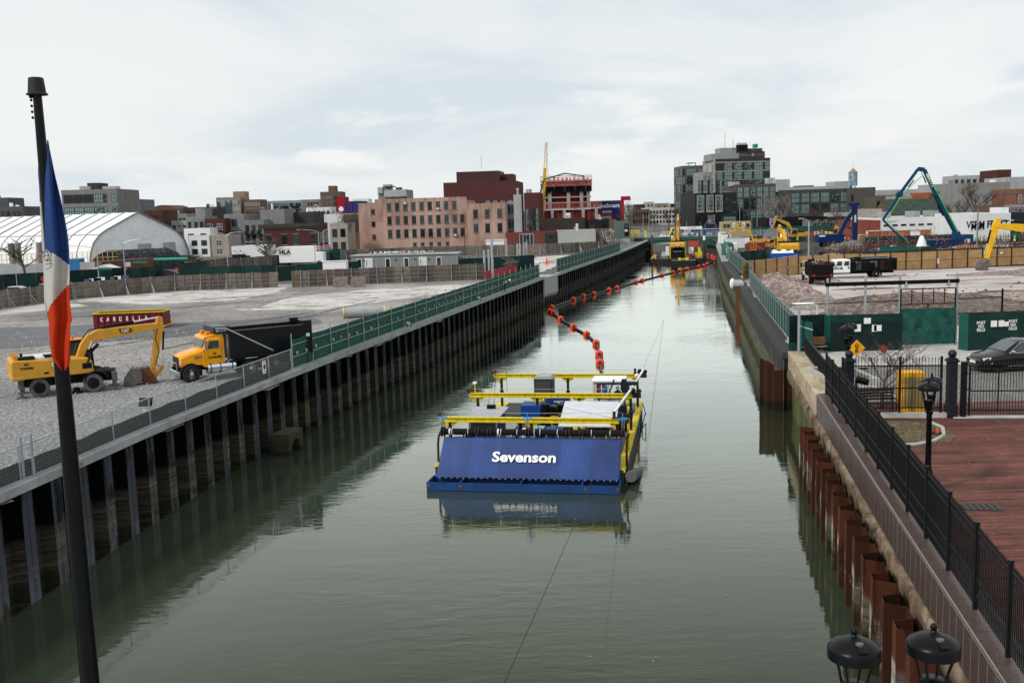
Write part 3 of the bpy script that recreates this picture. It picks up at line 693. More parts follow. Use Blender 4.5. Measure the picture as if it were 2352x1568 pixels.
# high gate fence across the plaza
gate_y=lambda x: 44.85-(x-14.9)*.125
gfence=thing('plaza_fence','tall black spiked fence across the plaza between the two ball topped pillars','fence')
xs=[15.05,17.55,19.33]
for x in xs: MB().box((x,gate_y(x),4.1+1.3),(.09,.09,2.6)).build('post',FEN,gfence)
for x0,x1 in zip(xs,xs[1:]):
 b=MB();pickets(b,(x0+.06,gate_y(x0),0),(x1-.06,gate_y(x1),0),4.16,6.5,.145)
 for hz in (6.28,5.25,4.35): b.bar((x0,gate_y(x0),hz),(x1,gate_y(x1),hz),.04,.06)
 b.build('picket_panel',FEN,gfence)
b=MB();b.bar((15.0,gate_y(15),ZR+.1),(20.0,gate_y(20),ZR+.1),.3,.24);o=b.build('fence_kerb',CONC);tag(o,'low concrete kerb under the tall spiked plaza fence','kerb')
b=MB();b.bar((19.8,gate_y(19.8)-.1,ZR+.03),(45,gate_y(45)-.1,ZR+.03),.5,.05);o=b.build('gate_sill',CONC);tag(o,'flat concrete sill under the black driveway gate','sill')
def pillar(x,y,h,label):
 t=thing('ball_pillar',label,'pillar',(x,y,ZR));NV=mat('navy_iron',(.009,.012,.02),.42,0,(4,.3),spec=.3)
 MB().box((0,0,h/2),(.38,.38,h)).box((0,0,.3),(.46,.46,.6)).build('shaft',NV,t,bev=.02)
 MB().box((0,0,h+.04),(.5,.5,.08)).box((0,0,h+.11),(.42,.42,.07)).box((0,0,h+.17),(.3,.3,.06)).build('cap',NV,t,bev=.015)
 b=MB();b.ball((0,0,h+.36),.19,14);b.tube((0,0,h+.18),(0,0,h+.24),.1);b.build('ball',NV,t,smooth=True)
pillar(19.78,gate_y(19.8),2.55,'navy iron gate pillar topped by a ball, beside the driveway gate')
p=PY(1924,850,46.2);pillar(15.6,45.6,2.45,'navy iron pillar topped by a ball at the corner of the quay fence')
gt=thing('driveway_gate','black double leaf driveway gate with spiked bars in front of the minivan','gate')
MB().box((20.25,gate_y(20.25)-.12,ZR+1.28),(.22,.22,2.56)).build('gate_post',FEN,gt,bev=.015)
for x0,x1 in ((20.5,22.95),(23.1,25.55),(26,29)):
 b=MB();y0,y1=gate_y(x0)-.12,gate_y(x1)-.12
 pickets(b,(x0+.05,y0,0),(x1-.05,y1,0),ZR+.14,ZR+2.4,.125)
 for hz in (2.2,1.22,.35): b.bar((x0,y0,ZR+hz),(x1,y1,ZR+hz),.04,.055)
 for x_,y_ in ((x0,y0),(x1,y1)): b.bar((x_,y_,ZR+.1),(x_,y_,ZR+2.42),.07)
 b.bar(((x0+x1)/2,(y0+y1)/2,ZR+.3),((x0+x1)/2,(y0+y1)/2,ZR+2.2),.05)
 b.build('gate_leaf',FEN,gt)
 b=MB()
 for hz in (.6,1.3,2.0): b.tube((x0-.2,y0,ZR+hz),(x0,y0,ZR+hz),.025)
 b.build('hinge',FEN,gt)
# ---- street lamps with double heads
def lamp_head(root,x,y,z,s=1.0):
 hd=MB();hd.lathe([(.30,-.16),(.335,-.15),(.335,-.03),(.325,-.005),(.29,.03),(.2,.085),(.1,.115),(.04,.125)],(x,y,z),28)
 h_=hd.build('lamp_cap',BLK,root,smooth=True)
 f=MB();f.lathe([(.02,.12),(.045,.14),(.03,.165),(.045,.19),(.045,.215),(.025,.25),(.004,.262)],(x,y,z),12);f.build('finial',BLK,h_,smooth=True)
 f=MB();f.box((x,y-.17,z+.088),(.11,.3,.03),0,0,R(-18)*-1);f.build('cap_strap',BLK,h_,bev=.01)
 f=MB();f.lathe([(.05,0),(.05,.03),(.042,.035)],(x,y-.17,z+.085),14);f.build('photocell',mat('grey_lens',(.1,.1,.11),.3),h_,smooth=True)
 c=MB();c.lathe([(.05,-.85),(.085,-.82),(.09,-.74),(.13,-.70),(.135,-.60),(.15,-.56),(.15,-.50),(.13,-.485)],(x,y,z),16);c.build('lamp_cup',BLK,root,smooth=True)
 a=MB()
 for k in range(4):
  an=math.pi/4+k*math.pi/2;ca,sa=math.cos(an),math.sin(an)
  a.pipe([(x+r_*ca,y+r_*sa,z+h) for r_,h in ((.14,-.62),(.17,-.5),(.20,-.35),(.25,-.2),(.27,-.14))],.018)
 a.build('frame_arms',BLK,root,smooth=True)
def lamp(px,py,Y,rz,label,base,sep=.52,post=True,s=1.0):
 p=PY(px,py,Y);t=thing('street_lamp',label,'street lamp',(p.x,p.y,base),rz);h=p.z-base
 lamp_head(t,-sep,0,h-.27);lamp_head(t,sep,0,h-.27)
 b=MB();b.lathe([(.16,0),(.16,.7),(.115,.85),(.1,1.0),(.085,h-1.35),(.12,h-1.3),(.12,h-1.24),(.07,h-1.2),(.07,h-1.0)],(0,0,0),12);b.build('post',BLK,t,smooth=True)
 b=MB();b.bar((-sep,0,h-1.12),(sep,0,h-1.12),.05,.09);b.bar((-sep,0,h-1.24),(sep,0,h-1.24),.05,.06)
 for q in (-sep,sep): b.tube((q,0,h-1.4),(q,0,h-1.08),.05)
 b.build('cross_arm',BLK,t)
lamp(1949,738,48,R(62),'black double headed street lamp next to the yellow END sign',ZR)
lamp(2137,861,32.7,R(62),'black double headed street lamp on the brick plaza beside the gate',ZR)
lamp(2054,1433,12.25,R(3),'nearest black double headed lamp with domed caps at the bottom edge',4.4,sep=.525)
# flagpole with the hanging city flag
pb,pt=PY(207,1568,12.5),PY(88,180,12.5)
fpz=4.4;t=thing('flagpole','tall tapering black pole with a bucket shaped cap at left edge','pole',(pb.x,12.5,fpz));hp=pt.z-fpz
b=MB();b.lathe([(.145,0),(.12,hp*.29),(.105,hp*.55),(.052,hp-.2),(.05,hp-.17)],(0,0,0),20);b.build('shaft',BLK,t,smooth=True)
b=MB();b.lathe([(.04,hp-.2),(.125,hp-.2),(.125,hp-.185),(.105,hp-.17),(.088,hp),(.07,hp+.01)],(0,0,0),20);b.build('cap',mat('grey_black',(.02,.021,.023),.6),t,smooth=True)
b=MB()
for k in range(4): b.ball((-.075,-.01,hp-.26-.07*k),.018,8)
b.ball((-.07,-.02,hp-.215),.028,8);b.build('pulley',BLK,t,smooth=True)
# the flag: narrow folded drop, blue, white with a round blue seal, orange
def px2(px,py,Y): return PY(px,py,Y)
m,tt,bs=newmat('flag_cloth',.75,.2)
pz=N(tt,'ShaderNodeUVMap');pz.uv_map='uv';sepu=N(tt,'ShaderNodeSeparateXYZ');L(tt,pz.outputs[0],sepu.inputs[0])
cr_=N(tt,'ShaderNodeValToRGB');cr_.color_ramp.interpolation='CONSTANT';L(tt,sepu.outputs[0],cr_.inputs[0])
e=cr_.color_ramp.elements;e[0].position=0;e[0].color=hexc((40,68,128))+(1,);e[1].position=.333;e[1].color=(.56,.54,.50,1);x=e.new(.667);x.color=hexc((196,58,20))+(1,)
L(tt,cr_.outputs[0],bs.inputs['Base Color']);bs.inputs['Subsurface Weight'].default_value=0
tr=N(tt,'ShaderNodeBsdfTranslucent');L(tt,cr_.outputs[0],tr.inputs[0]);mxs=N(tt,'ShaderNodeMixShader');mxs.inputs[0].default_value=.3
L(tt,bs.outputs[0],mxs.inputs[1]);L(tt,tr.outputs[0],mxs.inputs[2]);L(tt,mxs.outputs[0],tt.nodes['Material Output'].inputs[0])
fl=thing('city_flag','blue white and orange flag hanging limp down the black pole','flag',(0,12.5,8))
def flagmesh(name,rows,Yf,uvf,nu=14,folds=4,amp=.03):
 """rows: (py, px left, px right) silhouette rows; uvf(u, v) gives the stripe coordinate"""
 vs=[];uv=[];nv=60
 def edge(py):
  for a,c in zip(rows,rows[1:]):
   if a[0] <= py <= c[0]:
    f=(py-a[0])/(c[0]-a[0]+1e-9);f2=f;return a[1]+(c[1]-a[1])*f2,a[2]+(c[2]-a[2])*f2
  return rows[-1][1:]
 for j in range(nv+1):
  v=j/nv;py=rows[0][0]+(rows[-1][0]-rows[0][0])*v;l_,r_=edge(py)
  for i in range(nu+1):
   u=i/nu;px=l_+(r_-l_)*u
   Y=Yf+amp*math.sin(u*folds*math.pi+v*4+.6*math.sin(v*7)) +.012*noise.noise((u*5,v*9,2))
   q=PY(px,py,Y);vs.append((q.x,q.y-12.5,q.z-8));uv.append(uvf(u,v,py))
 b=MB();b.add(vs,[(j*(nu+1)+i,j*(nu+1)+i+1,(j+1)*(nu+1)+i+1,(j+1)*(nu+1)+i) for j in range(nv) for i in range(nu)])
 o=b.build(name,m,fl,smooth=False,fix=False);o.data.polygons.foreach_set('use_smooth',[True]*len(o.data.polygons))
 ul=o.data.uv_layers.new(name='uv')
 for lp in o.data.loops: ul.data[lp.index].uv=(uv[lp.vertex_index],0)
 o.modifiers.new('so','SOLIDIFY').thickness=.004
 return o
# stripe boundaries follow the diagonal folds of the hanging cloth
def uv_main(u,v,py):
 # blue until a line from (107,575) to (160,610); white until a line from (115,712) to (160,650)
 b1=572+38*u**1.2;b2=718-68*u**.8
 if py < b1: return .333*(py-300)/(b1-300)*.98
 if py < b2: return .34+.32*(py-b1)/(b2-b1)
 return .675+.32*min(1,(py-b2)/200)
flagmesh('flag_front',[(322,108,110),(360,106,118),(400,104,126),(450,103,138),(500,103,149),(540,103,156),(575,104,159),(612,102,160),(650,102,160),(690,104,160),(720,110,164),(735,112,166),(748,113,161),(790,115,161),(825,121,161),(838,132,158),(850,141,151)],12.27,uv_main,folds=2.5,amp=.065)
def uv_back(u,v,py): return .2 if py < 464 else .5
flagmesh('flag_back',[(338,87,91),(400,88,96),(464,92,101),(540,95,106),(600,100,110),(690,102,113),(725,107,118)],12.66,uv_back,folds=2,amp=.01)
SEAL=mat('seal_blue',hexc((45,62,96)),.8)
q=PY(112,588,12.2);b=MB()
def sp(px,py): w_=PY(px,py,12.215);return (w_.x,w_.y-12.5,w_.z-8)
for k in range(16):
 a0=R(-85+k*11);
 if 2 < k < 15 or True:
  cx0,cy0=105,597;r0,r1=21,26
  x0,y0=cx0+r0*.72*math.cos(a0),cy0+r0*math.sin(a0)*.95;x1,y1=cx0+r1*.72*math.cos(a0+.09),cy0+r1*math.sin(a0+.09)*.95
  x2,y2=cx0+(r0)*.72*math.cos(a0+.13),cy0+r0*math.sin(a0+.13)*.95
  b.add([sp(x0,y0),sp(x2,y2),sp(x1,y1)],[(0,1,2)])
b.build('seal_wreath',SEAL,fl,fix=False)
w_=Vector(sp(109,592));lettering('1625',.10,SEAL,fl,(w_.x,w_.y-.01,w_.z),(math.pi/2,R(-100),0),name='seal_date')
# the bridge the camera and these posts stand on (below the frame)
b=MB();b.bx(-40,40,-8,13.4,3.2,4.4);o=b.build('bridge',CONC);o['kind'] ='structure'
# ================================================================ buildings
def glassmat(name,dark,light,rough=.08):
 m,t,bs=newmat(name,rough,.35);oi=N(t,'ShaderNodeObjectInfo');tc_=N(t,'ShaderNodeTexCoord')
 n=tnoise(t,tc_.outputs['Object'],.9,detail=2);a=N(t,'ShaderNodeMath',operation='ADD');L(t,oi.outputs['Random'],a.inputs[0]);L(t,n,a.inputs[1])
 L(t,ramp(t,a.outputs[0],[(.5,dark),(.85,dark),(1.0,tuple((a+b)/2 for a,b in zip(dark,light))),(1.3,light)]),bs.inputs['Base Color']);return m
GL_T=glassmat('teal_glass',(.012,.018,.02),(.17,.26,.255));GL_D=glassmat('window_glass',(.010,.013,.016),(.045,.055,.06));GL_W=glassmat('curtained_glass',(.04,.05,.055),(.35,.37,.36))
FR_D=mat('dark_frame',(.012,.013,.014),.5);FR_W=mat('white_frame',(.60,.60,.58),.5);FR_S=mat('stone_sill',(.20,.165,.15),.8)
WM={}
def wmesh(w,h,style,mx,mz,gl):
 k=(round(w,2),round(h,2),style,mx,mz,gl.name)
 if k in WM: return WM[k]
 b=MB();fr=.07 if w < 2 else .1
 if style == 'rec':      # opening that reads deep: dark glass with stone lintel and sill
  b.mt(0).bx(-w/2,w/2,-.03,.02,0,h);b.mt(1).bx(-w/2-.1,w/2+.1,-.14,.0,-.16,-.0);b.bx(-w/2-.1,w/2+.1,-.07,.0,h,h+.16);b.mt(2).bx(-w/2,w/2,-.06,-.03,h*.5-.04,h*.5+.04)
  me=b.mesh('window',[gl,FR_S,FR_D])
 else:
  b.mt(0).bx(-w/2,w/2,-.03,.02,0,h)
  b.mt(1)
  for i in range(mx+1): x=-w/2+w*i/mx;b.bx(x-fr/2,x+fr/2,-.08,-.03,0,h)
  for i in range(mz+1): z=h*i/mz;b.bx(-w/2,w/2,-.079,-.03,z-fr/2,z+fr/2)
  me=b.mesh('window',[gl,FR_W if style == 'white' else FR_D])
 WM[k] =me;return me
class B: pass
def kx(px,py):
 r=ray(px,py);return r[0]/r[1]
def bld(name,label,x0,x1,yt,Y,dep,m,rz=0,base=ZL,cat='building',roofm=None,par=.5,parent=None,part='walls',cornice=None,x1right=True):
 """box building whose front spans pixel columns x0..x1 with its top left front corner at height yt, depth Y"""
 b=B();rz=R(rz);p=PY(x0,yt,Y);dx_,dy_=math.cos(rz),math.sin(rz);k=kx(x1,yt)
 b.W=(k*p.y-p.x)/(dx_-k*dy_);b.H=p.z-base;b.D=dep
 b.root=thing(name,label,cat,(p.x,p.y,base),rz) if parent is None else parent
 q=MB();q.mt(0).bx(0,b.W,0,dep,-1,b.H-par);q.mt(0)
 if par > 0:
  t_=.3
  for bb in ((0,b.W,0,t_),(0,b.W,dep-t_,dep),(0,t_,t_,dep-t_),(b.W-t_,b.W,t_,dep-t_)): q.bx(*bb,b.H-par,b.H)
  q.mt(1).bx(t_,b.W-t_,t_,dep-t_,b.H-par,b.H-par+.02)
 b.walls=q.build(part,[m,roofm or ROOFM],b.root)
 if cornice:
  c=MB();c.bx(-.3,b.W+.3,-.35,0,b.H-.7,b.H+.05).bx(-.15,b.W+.15,-.2,0,b.H-1.1,b.H-.7);c.build('cornice',cornice,b.root)
 b.nw=0
 return b
ROOFM=mat('tar_roof',(.16,.16,.16),.9,0,(.6,.3));ROOFW=mat('white_roof',(.62,.63,.63),.8,0,(.5,.15))
def win(b,face,us,zs,w,h,style='dark',mx=2,mz=2,gl=None,off=None):
 gl=gl or GL_D;me=wmesh(w,h,style,mx,mz,gl)
 for u in us:
  for z in zs:
   if b.nw >= 100: return
   o=bpy.data.objects.new('window',me);col.objects.link(o);o.parent=b.root;b.nw += 1
   ox,oy=off or (0,0)
   if face == 'f': o.location=(u+ox,oy,z)
   elif face == 'r': o.location=(b.W+ox,u+oy,z);o.rotation_euler=(0,0,R(90))
   else: o.location=(ox,u+oy,z);o.rotation_euler=(0,0,R(-90))
def lin(a,c,n): return [a+(c-a)*(i+.5)/n for i in range(n)]
def rb(b,name,m,x0,x1,y0,y1,h,z=None):       # block on the roof
 z=b.H-.48 if z is None else z;return MB().bx(x0*b.W,x1*b.W,y0*b.D,y1*b.D,z,z+h).build(name,m,b.root)
def wm(name,c,sc_=.35,a=.16,st=.35,bump=None): return mat(name,c,.85,0,(sc_,a),streak=(.9,st,tuple(v*.45 for v in c)),bump=bump)
BRK=wm('red_brick',(.075,.028,.022));BRD=wm('dark_brick',(.05,.045,.043));BRB=wm('brown_brick',(.125,.085,.062));TANB=wm('tan_brick',(.26,.205,.16));GREY=wm('grey_stucco',(.21,.21,.205));LGREY=wm('light_grey',(.36,.37,.375));WHB=wm('white_wall',(.68,.69,.70),.3,.06,.15)
DGREY=wm('dark_grey_wall',(.085,.088,.095));MAR=wm('maroon_wall',(.085,.028,.028),.2,.14,.2);CONB=wm('concrete_wall',(.24,.235,.225));BEI=wm('beige_wall',(.34,.30,.255));BLKB=wm('black_wall',(.008,.008,.010),.3,.2,.1)
# --- pink industrial building
m,t,bs=newmat('pink_stucco',.9,.2);s=N(t,'ShaderNodeTexCoord').outputs['Object']
c=ramp(t,tnoise(t,s,.22,(1,1,.55),8,.62,.8),[(.36,(.27,.17,.13)),(.5,(.40,.26,.21)),(.66,(.48,.325,.27))])
st=ramp(t,tnoise(t,s,.9,(1,1,.07),6,.7),[(.5,(0,0,0)),(.68,(.85,)*3)])
sp_=N(t,'ShaderNodeSeparateXYZ');L(t,s,sp_.inputs[0]);hm=N(t,'ShaderNodeMapRange');L(t,sp_.outputs[2],hm.inputs[0]);hm.inputs[1].default_value=6;hm.inputs[2].default_value=17
stm=N(t,'ShaderNodeMath',operation='MULTIPLY');L(t,st,stm.inputs[0]);L(t,hm.outputs[0],stm.inputs[1])
L(t,mixc(t,stm.outputs[0],c,(.05,.038,.032)),bs.inputs['Base Color']);PINK=m
b=bld('industrial_building','weathered pink stucco industrial building with rows of dark arched windows',822,1072,467,272,22,PINK,-3)
us=[b.W*f for f in (.285,.36,.435,.51,.585,.66,.735,.81,.885)]
for k,z in enumerate((10.6,7.0,3.4)): win(b,'f',us if k else us,[z],1.15,2.15,'rec',1,2,GL_D)
win(b,'f',[b.W*.135],(9.9,6.6,3.1),1.0,1.3,'rec',1,2)
win(b,'f',[b.W*f for f in (.51,.58,.66,.735,.81)],(1.0,),.9,.9,'rec',1,2)
win(b,'f',[b.W*.955],(7.0,3.4),1.15,2.15,'rec',1,2)
for f,z in ((.735,10.6),(.885,3.4),(.435,12.3)): MB().box((b.W*f,-.25,z+.3),(.75,.5,.5)).build('air_conditioner',OFFW,b.root)
rb(b,'parapet_step',PINK,.155,1,0,.03,.9,b.H)
b2=bld('industrial_building','lower pink stucco wing with few windows beside the long pink building',1072,1161,468,270,20,PINK,-3)
win(b2,'f',[b2.W*f for f in (.22,.52,.84)],(8.0,4.2),1.25,2.3,'rec',1,2)
b2=bld('rear_wing','grey weathered rear wing with bricked windows right of the pink building',1163,1180,463,280,20,CONB,-3)
win(b2,'f',[b2.W*f for f in (.15,.5,.85)],(9,5),.9,2.4,'rec',1,2)
t=thing('metal_chimney','tall grey metal clad shaft beside the pink building','chimney',tuple(PY(1181,513,268)));pz_=PY(1181,447,268).z-t.location.z
MB().bx(0,2.1,0,2.2,-9,pz_).build('shaft',LGREY,t);MB().tube((1.2,1,pz_),(1.2,1,pz_+1.5),.3).tube((1.2,1,pz_+1.2),(1.2,1,pz_+1.7),.42).build('flue',GALV,t,smooth=True)
# --- maroon building behind
b=bld('brick_building','big maroon brick building with a row of arched windows',1018,1184,420,400,34,MAR,-6)
def arch(b,face,us,zs,w,h):
 q=MB();pts=[(w/2*math.cos(a),h-w/2+w/2*math.sin(a)) for a in [math.pi*i/8 for i in range(9)]]
 q.mt(0).prism([(w/2,0)]+pts+[(-w/2,0)],'y',-.05,.02);q.mt(1)
 for z in (h*.25,h*.5,h*.74): q.bx(-w/2,w/2,-.09,-.05,z-.08,z+.08)
 q.bx(-.06,.06,-.088,-.05,0,h);me=q.mesh('arched_window',[GL_T,FR_D])
 for u in us:
  for z in zs:
   o=bpy.data.objects.new('arched_window',me);col.objects.link(o);o.parent=b.root;o.location=(u,0,z)
arch(b,'f',lin(b.W*.045,b.W*.97,9),[b.H-15.5],1.9,8)
rb(b,'roof_storey',mat('maroon_metal',(.06,.024,.024),.6),.165,.76,.12,.7,4.2,b.H);rb(b,'stair_head',MAR,.79,.93,.3,.7,3.0,b.H)
MB().tube((b.W*.5,8,b.H+5),(b.W*.5,8,b.H+11),.08).build('mast',GALV,b.root)
b2=bld('brick_building','lower maroon brick wing with narrow arched windows behind the metal shaft',1203,1237,443,380,24,MAR,-6)
arch(b2,'f',lin(b2.W*.1,b2.W*.95,5),[b2.H-15],.8,9)
rb(b2,'skylight',GALV,.1,.4,.1,.4,1.4,b2.H)
# --- building under construction
CC=mat('raw_concrete',(.36,.36,.355),.85,0,(.4,.15));NET=mat('red_debris_net',hexc((122,44,44)),.8,0,(.25,.45),streak=(1.6,.8,(.05,.012,.012)));NETD=mat('dark_debris_net',(.012,.013,.02),.8,0,(.4,.4));RAIL=mat('orange_rail',hexc((172,100,90)),.7,0,(1,.25))
Yc=420;t=thing('construction_building','half built concrete tower wrapped in red debris netting','building',(PY(1240,507,Yc).x,Yc,ZL),R(-4))
ox=t.location.x
def cx_(px): return PY(px,480,Yc).x-ox
def cz(py): return PY(1300,py,Yc).z-ZL
Wp=cx_(1381);q=MB()
for z in (cz(507)-6,cz(504)-1.2,cz(478)): q.bx(0,Wp,0,26,z-.6,z)
xl,xr=cx_(1250),cx_(1357)
for z in (cz(464),cz(451.5),cz(437.5),cz(424.5),cz(417)): q.bx(xl-.2,xr+.2,3,24,z-.45,z)
q.bx(cx_(1243),cx_(1361),1,26,cz(416)-.2,cz(416)+.1);q.build('floor_slabs',CC,t)
for px in (1268,1296,1339,1369): MB().bx(cx_(px)-.6,cx_(px)+.6,-.05,1.2,-2,cz(478)-.6).build('column',CC,t)
for px in (1263,1306,1336): MB().bx(cx_(px)-.7,cx_(px)+.7,2.9,4.2,cz(478),cz(418)).build('column',CC,t)
for px in (1350,1354): MB().bx(cx_(px)-.3,cx_(px)+.3,2.9,3.6,cz(478),cz(440)).build('column',CC,t)
def net(x0,x1,y,z0,z1,nm,mm,amp=.35):
 g_=MB();g_.grid(lambda u,v: (x0+(x1-x0)*u,y+amp*noise.noise((u*30,v*2,y))+amp*.6*math.sin(u*45),z0+(z1-z0)*v),60,3);o=g_.build(nm,mm,t,fix=False);o.modifiers.new('so','SOLIDIFY').thickness=.03
net(.2,Wp-.3,1.0,-1,cz(478)-.7,'podium_net',NET);net(cx_(1252),cx_(1355),4.6,cz(478),cz(437),'tower_net',NET)
net(cx_(1247),cx_(1360),2.4,cz(441),cz(428),'dark_net',NETD,.6)
MB().bx(cx_(1256),cx_(1354),6,20,cz(478),cz(425)).build('interior_shade',mat('inner_shadow',(.035,.02,.02),.9),t)  # dark block added between the floors as painted interior shade
for z0,x0,x1,nm in ((cz(417),1243,1360,'guard_rail'),(cz(427),1243,1360,'guard_rail'),(cz(478),1256,1381,'guard_rail'),(cz(480),1240,1254,'guard_rail')):
 q=MB()
 for h in (.3,1.0,1.7,2.3): q.bar((cx_(x0),.4,z0+h),(cx_(x1),.4,z0+h),.1,.22)
 for i in range(15): x=cx_(x0)+(cx_(x1)-cx_(x0))*i/14;q.bar((x,.5,z0),(x,.5,z0+2.4),.12)
 q.build(nm,RAIL,t)
net(cx_(1243),cx_(1360),.6,cz(428),cz(421),'rail_net',RAIL,.2)
for i in range(9):
 x=cx_(1256+i*12);MB().tube((x,.6,cz(416)),(x+1.5*(1 if i % 2 else -1),2.8,cz(441)),.12,n=5).build('raking_strut',STEEL,t)
for i in range(10): MB().bx(cx_(1262+i*9.6),cx_(1264+i*9.6+rnd.random()*3),4,6,cz(416)+.1,cz(416)+1.2+rnd.random()).build('formwork',RAIL,t)
# mobile crane and concrete pump beside it
pa,pm_,pt_=PY(1241,478,410),PY(1252,386,410),PY(1255.5,328,410)
t=thing('mobile_crane','tall yellow mobile crane boom beside the half built tower','crane',tuple(pa));d=lambda p: (p.x-pa.x,p.y-pa.y,p.z-pa.z)
MB().bar((0,0,-14),d(pm_),1.3,1.3).build('telescopic_boom',YEL,t)
q=MB();a0,a1=Vector(d(pm_)),Vector(d(pt_))
for ox_,oy_ in ((-.5,-.5),(.5,-.5),(.5,.5),(-.5,.5)): q.bar(a0+Vector((ox_,oy_,0)),a1+Vector((ox_*.5,oy_*.5,0)),.16)
for i in range(12):
 f,g_=i/12,(i+1)/12;s_=1 if i % 2 else -1
 q.bar(a0.lerp(a1,f)+Vector((-.5*s_,-.5,0)),a0.lerp(a1,g_)+Vector((.5*s_,-.5,0)),.12);q.bar(a0.lerp(a1,f)+Vector((-.5,.5*s_,0)),a0.lerp(a1,g_)+Vector((-.5,-.5*s_,0)),.12)
q.build('lattice_jib',mat('jib_orange',hexc((200,140,90)),.6),t);MB().tube(a1,(a1.x+1,a1.y,a1.z-45),.05,n=4).build('hoist_rope',BLKM,t)
pts=[PY(x,y,408) for x,y in ((1222,500),(1232,468),(1240,448),(1247,421),(1251,412),(1297,398.5),(1341,404.5),(1343,412))]
t=thing('concrete_pump','green concrete pump boom reaching over the half built tower','concrete pump',tuple(pts[0]));lp=[p-pts[0] for p in pts]
for i in range(len(lp)-2): MB().bar(lp[i] if i else lp[0]-Vector((2,0,12)),lp[i+1],.75-.07*i,.9-.08*i).build('boom_section',mat('pump_green',(.02,.13,.08),.5),t)
MB().pipe([lp[-2],lp[-1],lp[-1]+Vector((1,0,-2))],.12).build('end_hose',BLKM,t)
# --- storage building, blue and red
BLU=wm('navy_cladding',hexc((38,52,110)),.3,.08,.1);REDC=wm('red_cladding',hexc((150,28,44)),.3,.08,.1)
def storage(label,x0,x1,yt,Y,rz,bands,txt,dep):
 b=bld('storage_building',label,x0,x1,yt,Y,dep,BLU,rz,par=.4)
 for f0,f1 in bands: MB().bx(b.W*f0,b.W*f1,-.2,0,0,b.H-.02).build('red_band',REDC,b.root)
 return b
b=storage('blue and red self storage building with white lettering by the canal',1357,1433,462,440,-4,((.0,.09),(.315,.335),(.625,.645),(.875,1.0)),'',18)
MB().bx(b.W+.01,b.W+.05,0,18,0,b.H).build('grey_side',LGREY,b.root);rb(b,'red_sign_box',REDC,.96,1.25,.8,1.0,1.8,b.H)
o=MB().bx(b.W*.345,b.W*.615,-.12,0,0,b.H*.66).build('glazed_front',mat('pale_glazing',(.36,.39,.41),.3),b.root)
for i in range(7):
 for j in range(3): MB().bx(b.W*(.36+.036*i),b.W*(.385+.036*i),-.15,-.12,b.H*(.07+.2*j),b.H*(.17+.2*j)).build('window',GL_D,b.root)
lettering('CubeSmart',2.3,WHT,b.root,(b.W*.48,-.25,b.H*.82),FRONT,1.05,.03)
for k,(tx,zf) in enumerate((('NOW',.53),('RENTING!',.34),('MERCER',.13))): lettering(tx if k < 2 else 'WEEKLY',2.0,REDC,b.root,(b.W*.48,-.2,b.H*zf),FRONT,.95,.03)
b=storage('small blue and red storage building above the rooftops left of the pink building',774,824,463,350,-3,((0,.36),(.64,.67)),'',14)
rb(b,'red_front_step',REDC,0,.36,-.02,.5,1.6,b.H);lettering('CubeSmart',1.35,WHT,b.root,(b.W*.18,-.3,b.H*.62),FRONT,.9,.03);lettering('self storage',.6,WHT,b.root,(b.W*.18,-.3,b.H*.5),FRONT,1,.03)
q=MB();q.lathe([(.75,-.3),(.95,-.3),(.95,-.25),(.75,-.25)],(b.W*.18,0,b.H*.82),6,'y');q.build('emblem',WHT,b.root)
# --- dark residential towers
STEELF=mat('facade_brown',(.042,.036,.036),.7,0,(.4,.2));PALE=wm('facade_pale',(.28,.265,.25));BRKG=mat('facade_greybrick',(.085,.078,.075),.85,0,(1.6,.45))
b=bld('apartment_tower','dark glazed slab tower with pale frame left of the main tower',1567,1622,381,470,18,wm('frame_grey',(.12,.112,.10)),3)
zs=[b.H-4.6-3.75*i for i in range(10)];fl_h=3.2
win(b,'f',[b.W*.06],zs,b.W*.1,fl_h,'dark',2,2,GL_T);win(b,'f',[b.W*.38],zs,b.W*.40,fl_h,'dark',6,2,GL_T);win(b,'f',[b.W*.8],zs,b.W*.28,fl_h,'dark',4,2,GL_T)
win(b,'l',lin(.5,17.5,4),zs[:9],3.3,fl_h,'dark',4,2,GL_T);rb(b,'roof_canopy',DGREY,.35,.65,.2,.6,.2,b.H+1.3)
for fx_ in (.36,.64): rb(b,'canopy_post',DGREY,fx_-.01,fx_+.01,.2,.23,1.7,b.H-.4)
b=bld('apartment_tower','tallest dark apartment tower with teal glazing and roof plant',1643,1769,365.5,450,20,STEELF,5)
zs=[b.H-5.2-3.95*i for i in range(11)]
for f0,f1 in ((.02,.13),(.165,.305),(.345,.485),(.525,.665),(.71,.865),(.905,.995)): win(b,'f',[b.W*(f0+f1)/2],zs,b.W*(f1-f0),3.3,'dark',5 if f1-f0 > .1 else 3,2,GL_T)
q=MB()
for i in range(10): z=b.H-5.45-3.95*i;q.bx(0,b.W,-.12,0,z-.14,z+.14)
for k in (0,1): z=b.H-1.5-3.95*k;q.bx(0,b.W,-.13,0,z-.35,z+.2)
q.build('floor_bands',PALE,b.root)
q=MB().bx(-.12,-.02,-.02,b.D,0,b.H).build('pale_side',PALE,b.root)  # left side made paler than the front, its sunlight put into the colour
b.nw=40;win(b,'l',lin(1,19,4),[b.H-5.2-3.95*i for i in range(11)],3.1,3.2,'white',4,1,GL_W,(-.12,0))
rb(b,'penthouse',wm('penthouse_grey',(.27,.275,.28),.2,.06,.15),-.03,.64,.15,.8,3.0);rb(b,'lift_tower',MATS['penthouse_grey'],.16,.47,.3,.7,5.6);rb(b,'plant_screen',DGREY,.45,.97,.4,.9,5.2);rb(b,'banner_wall',mat('banner_brown',(.045,.037,.04),.7),.47,.93,.1,.2,3.5)
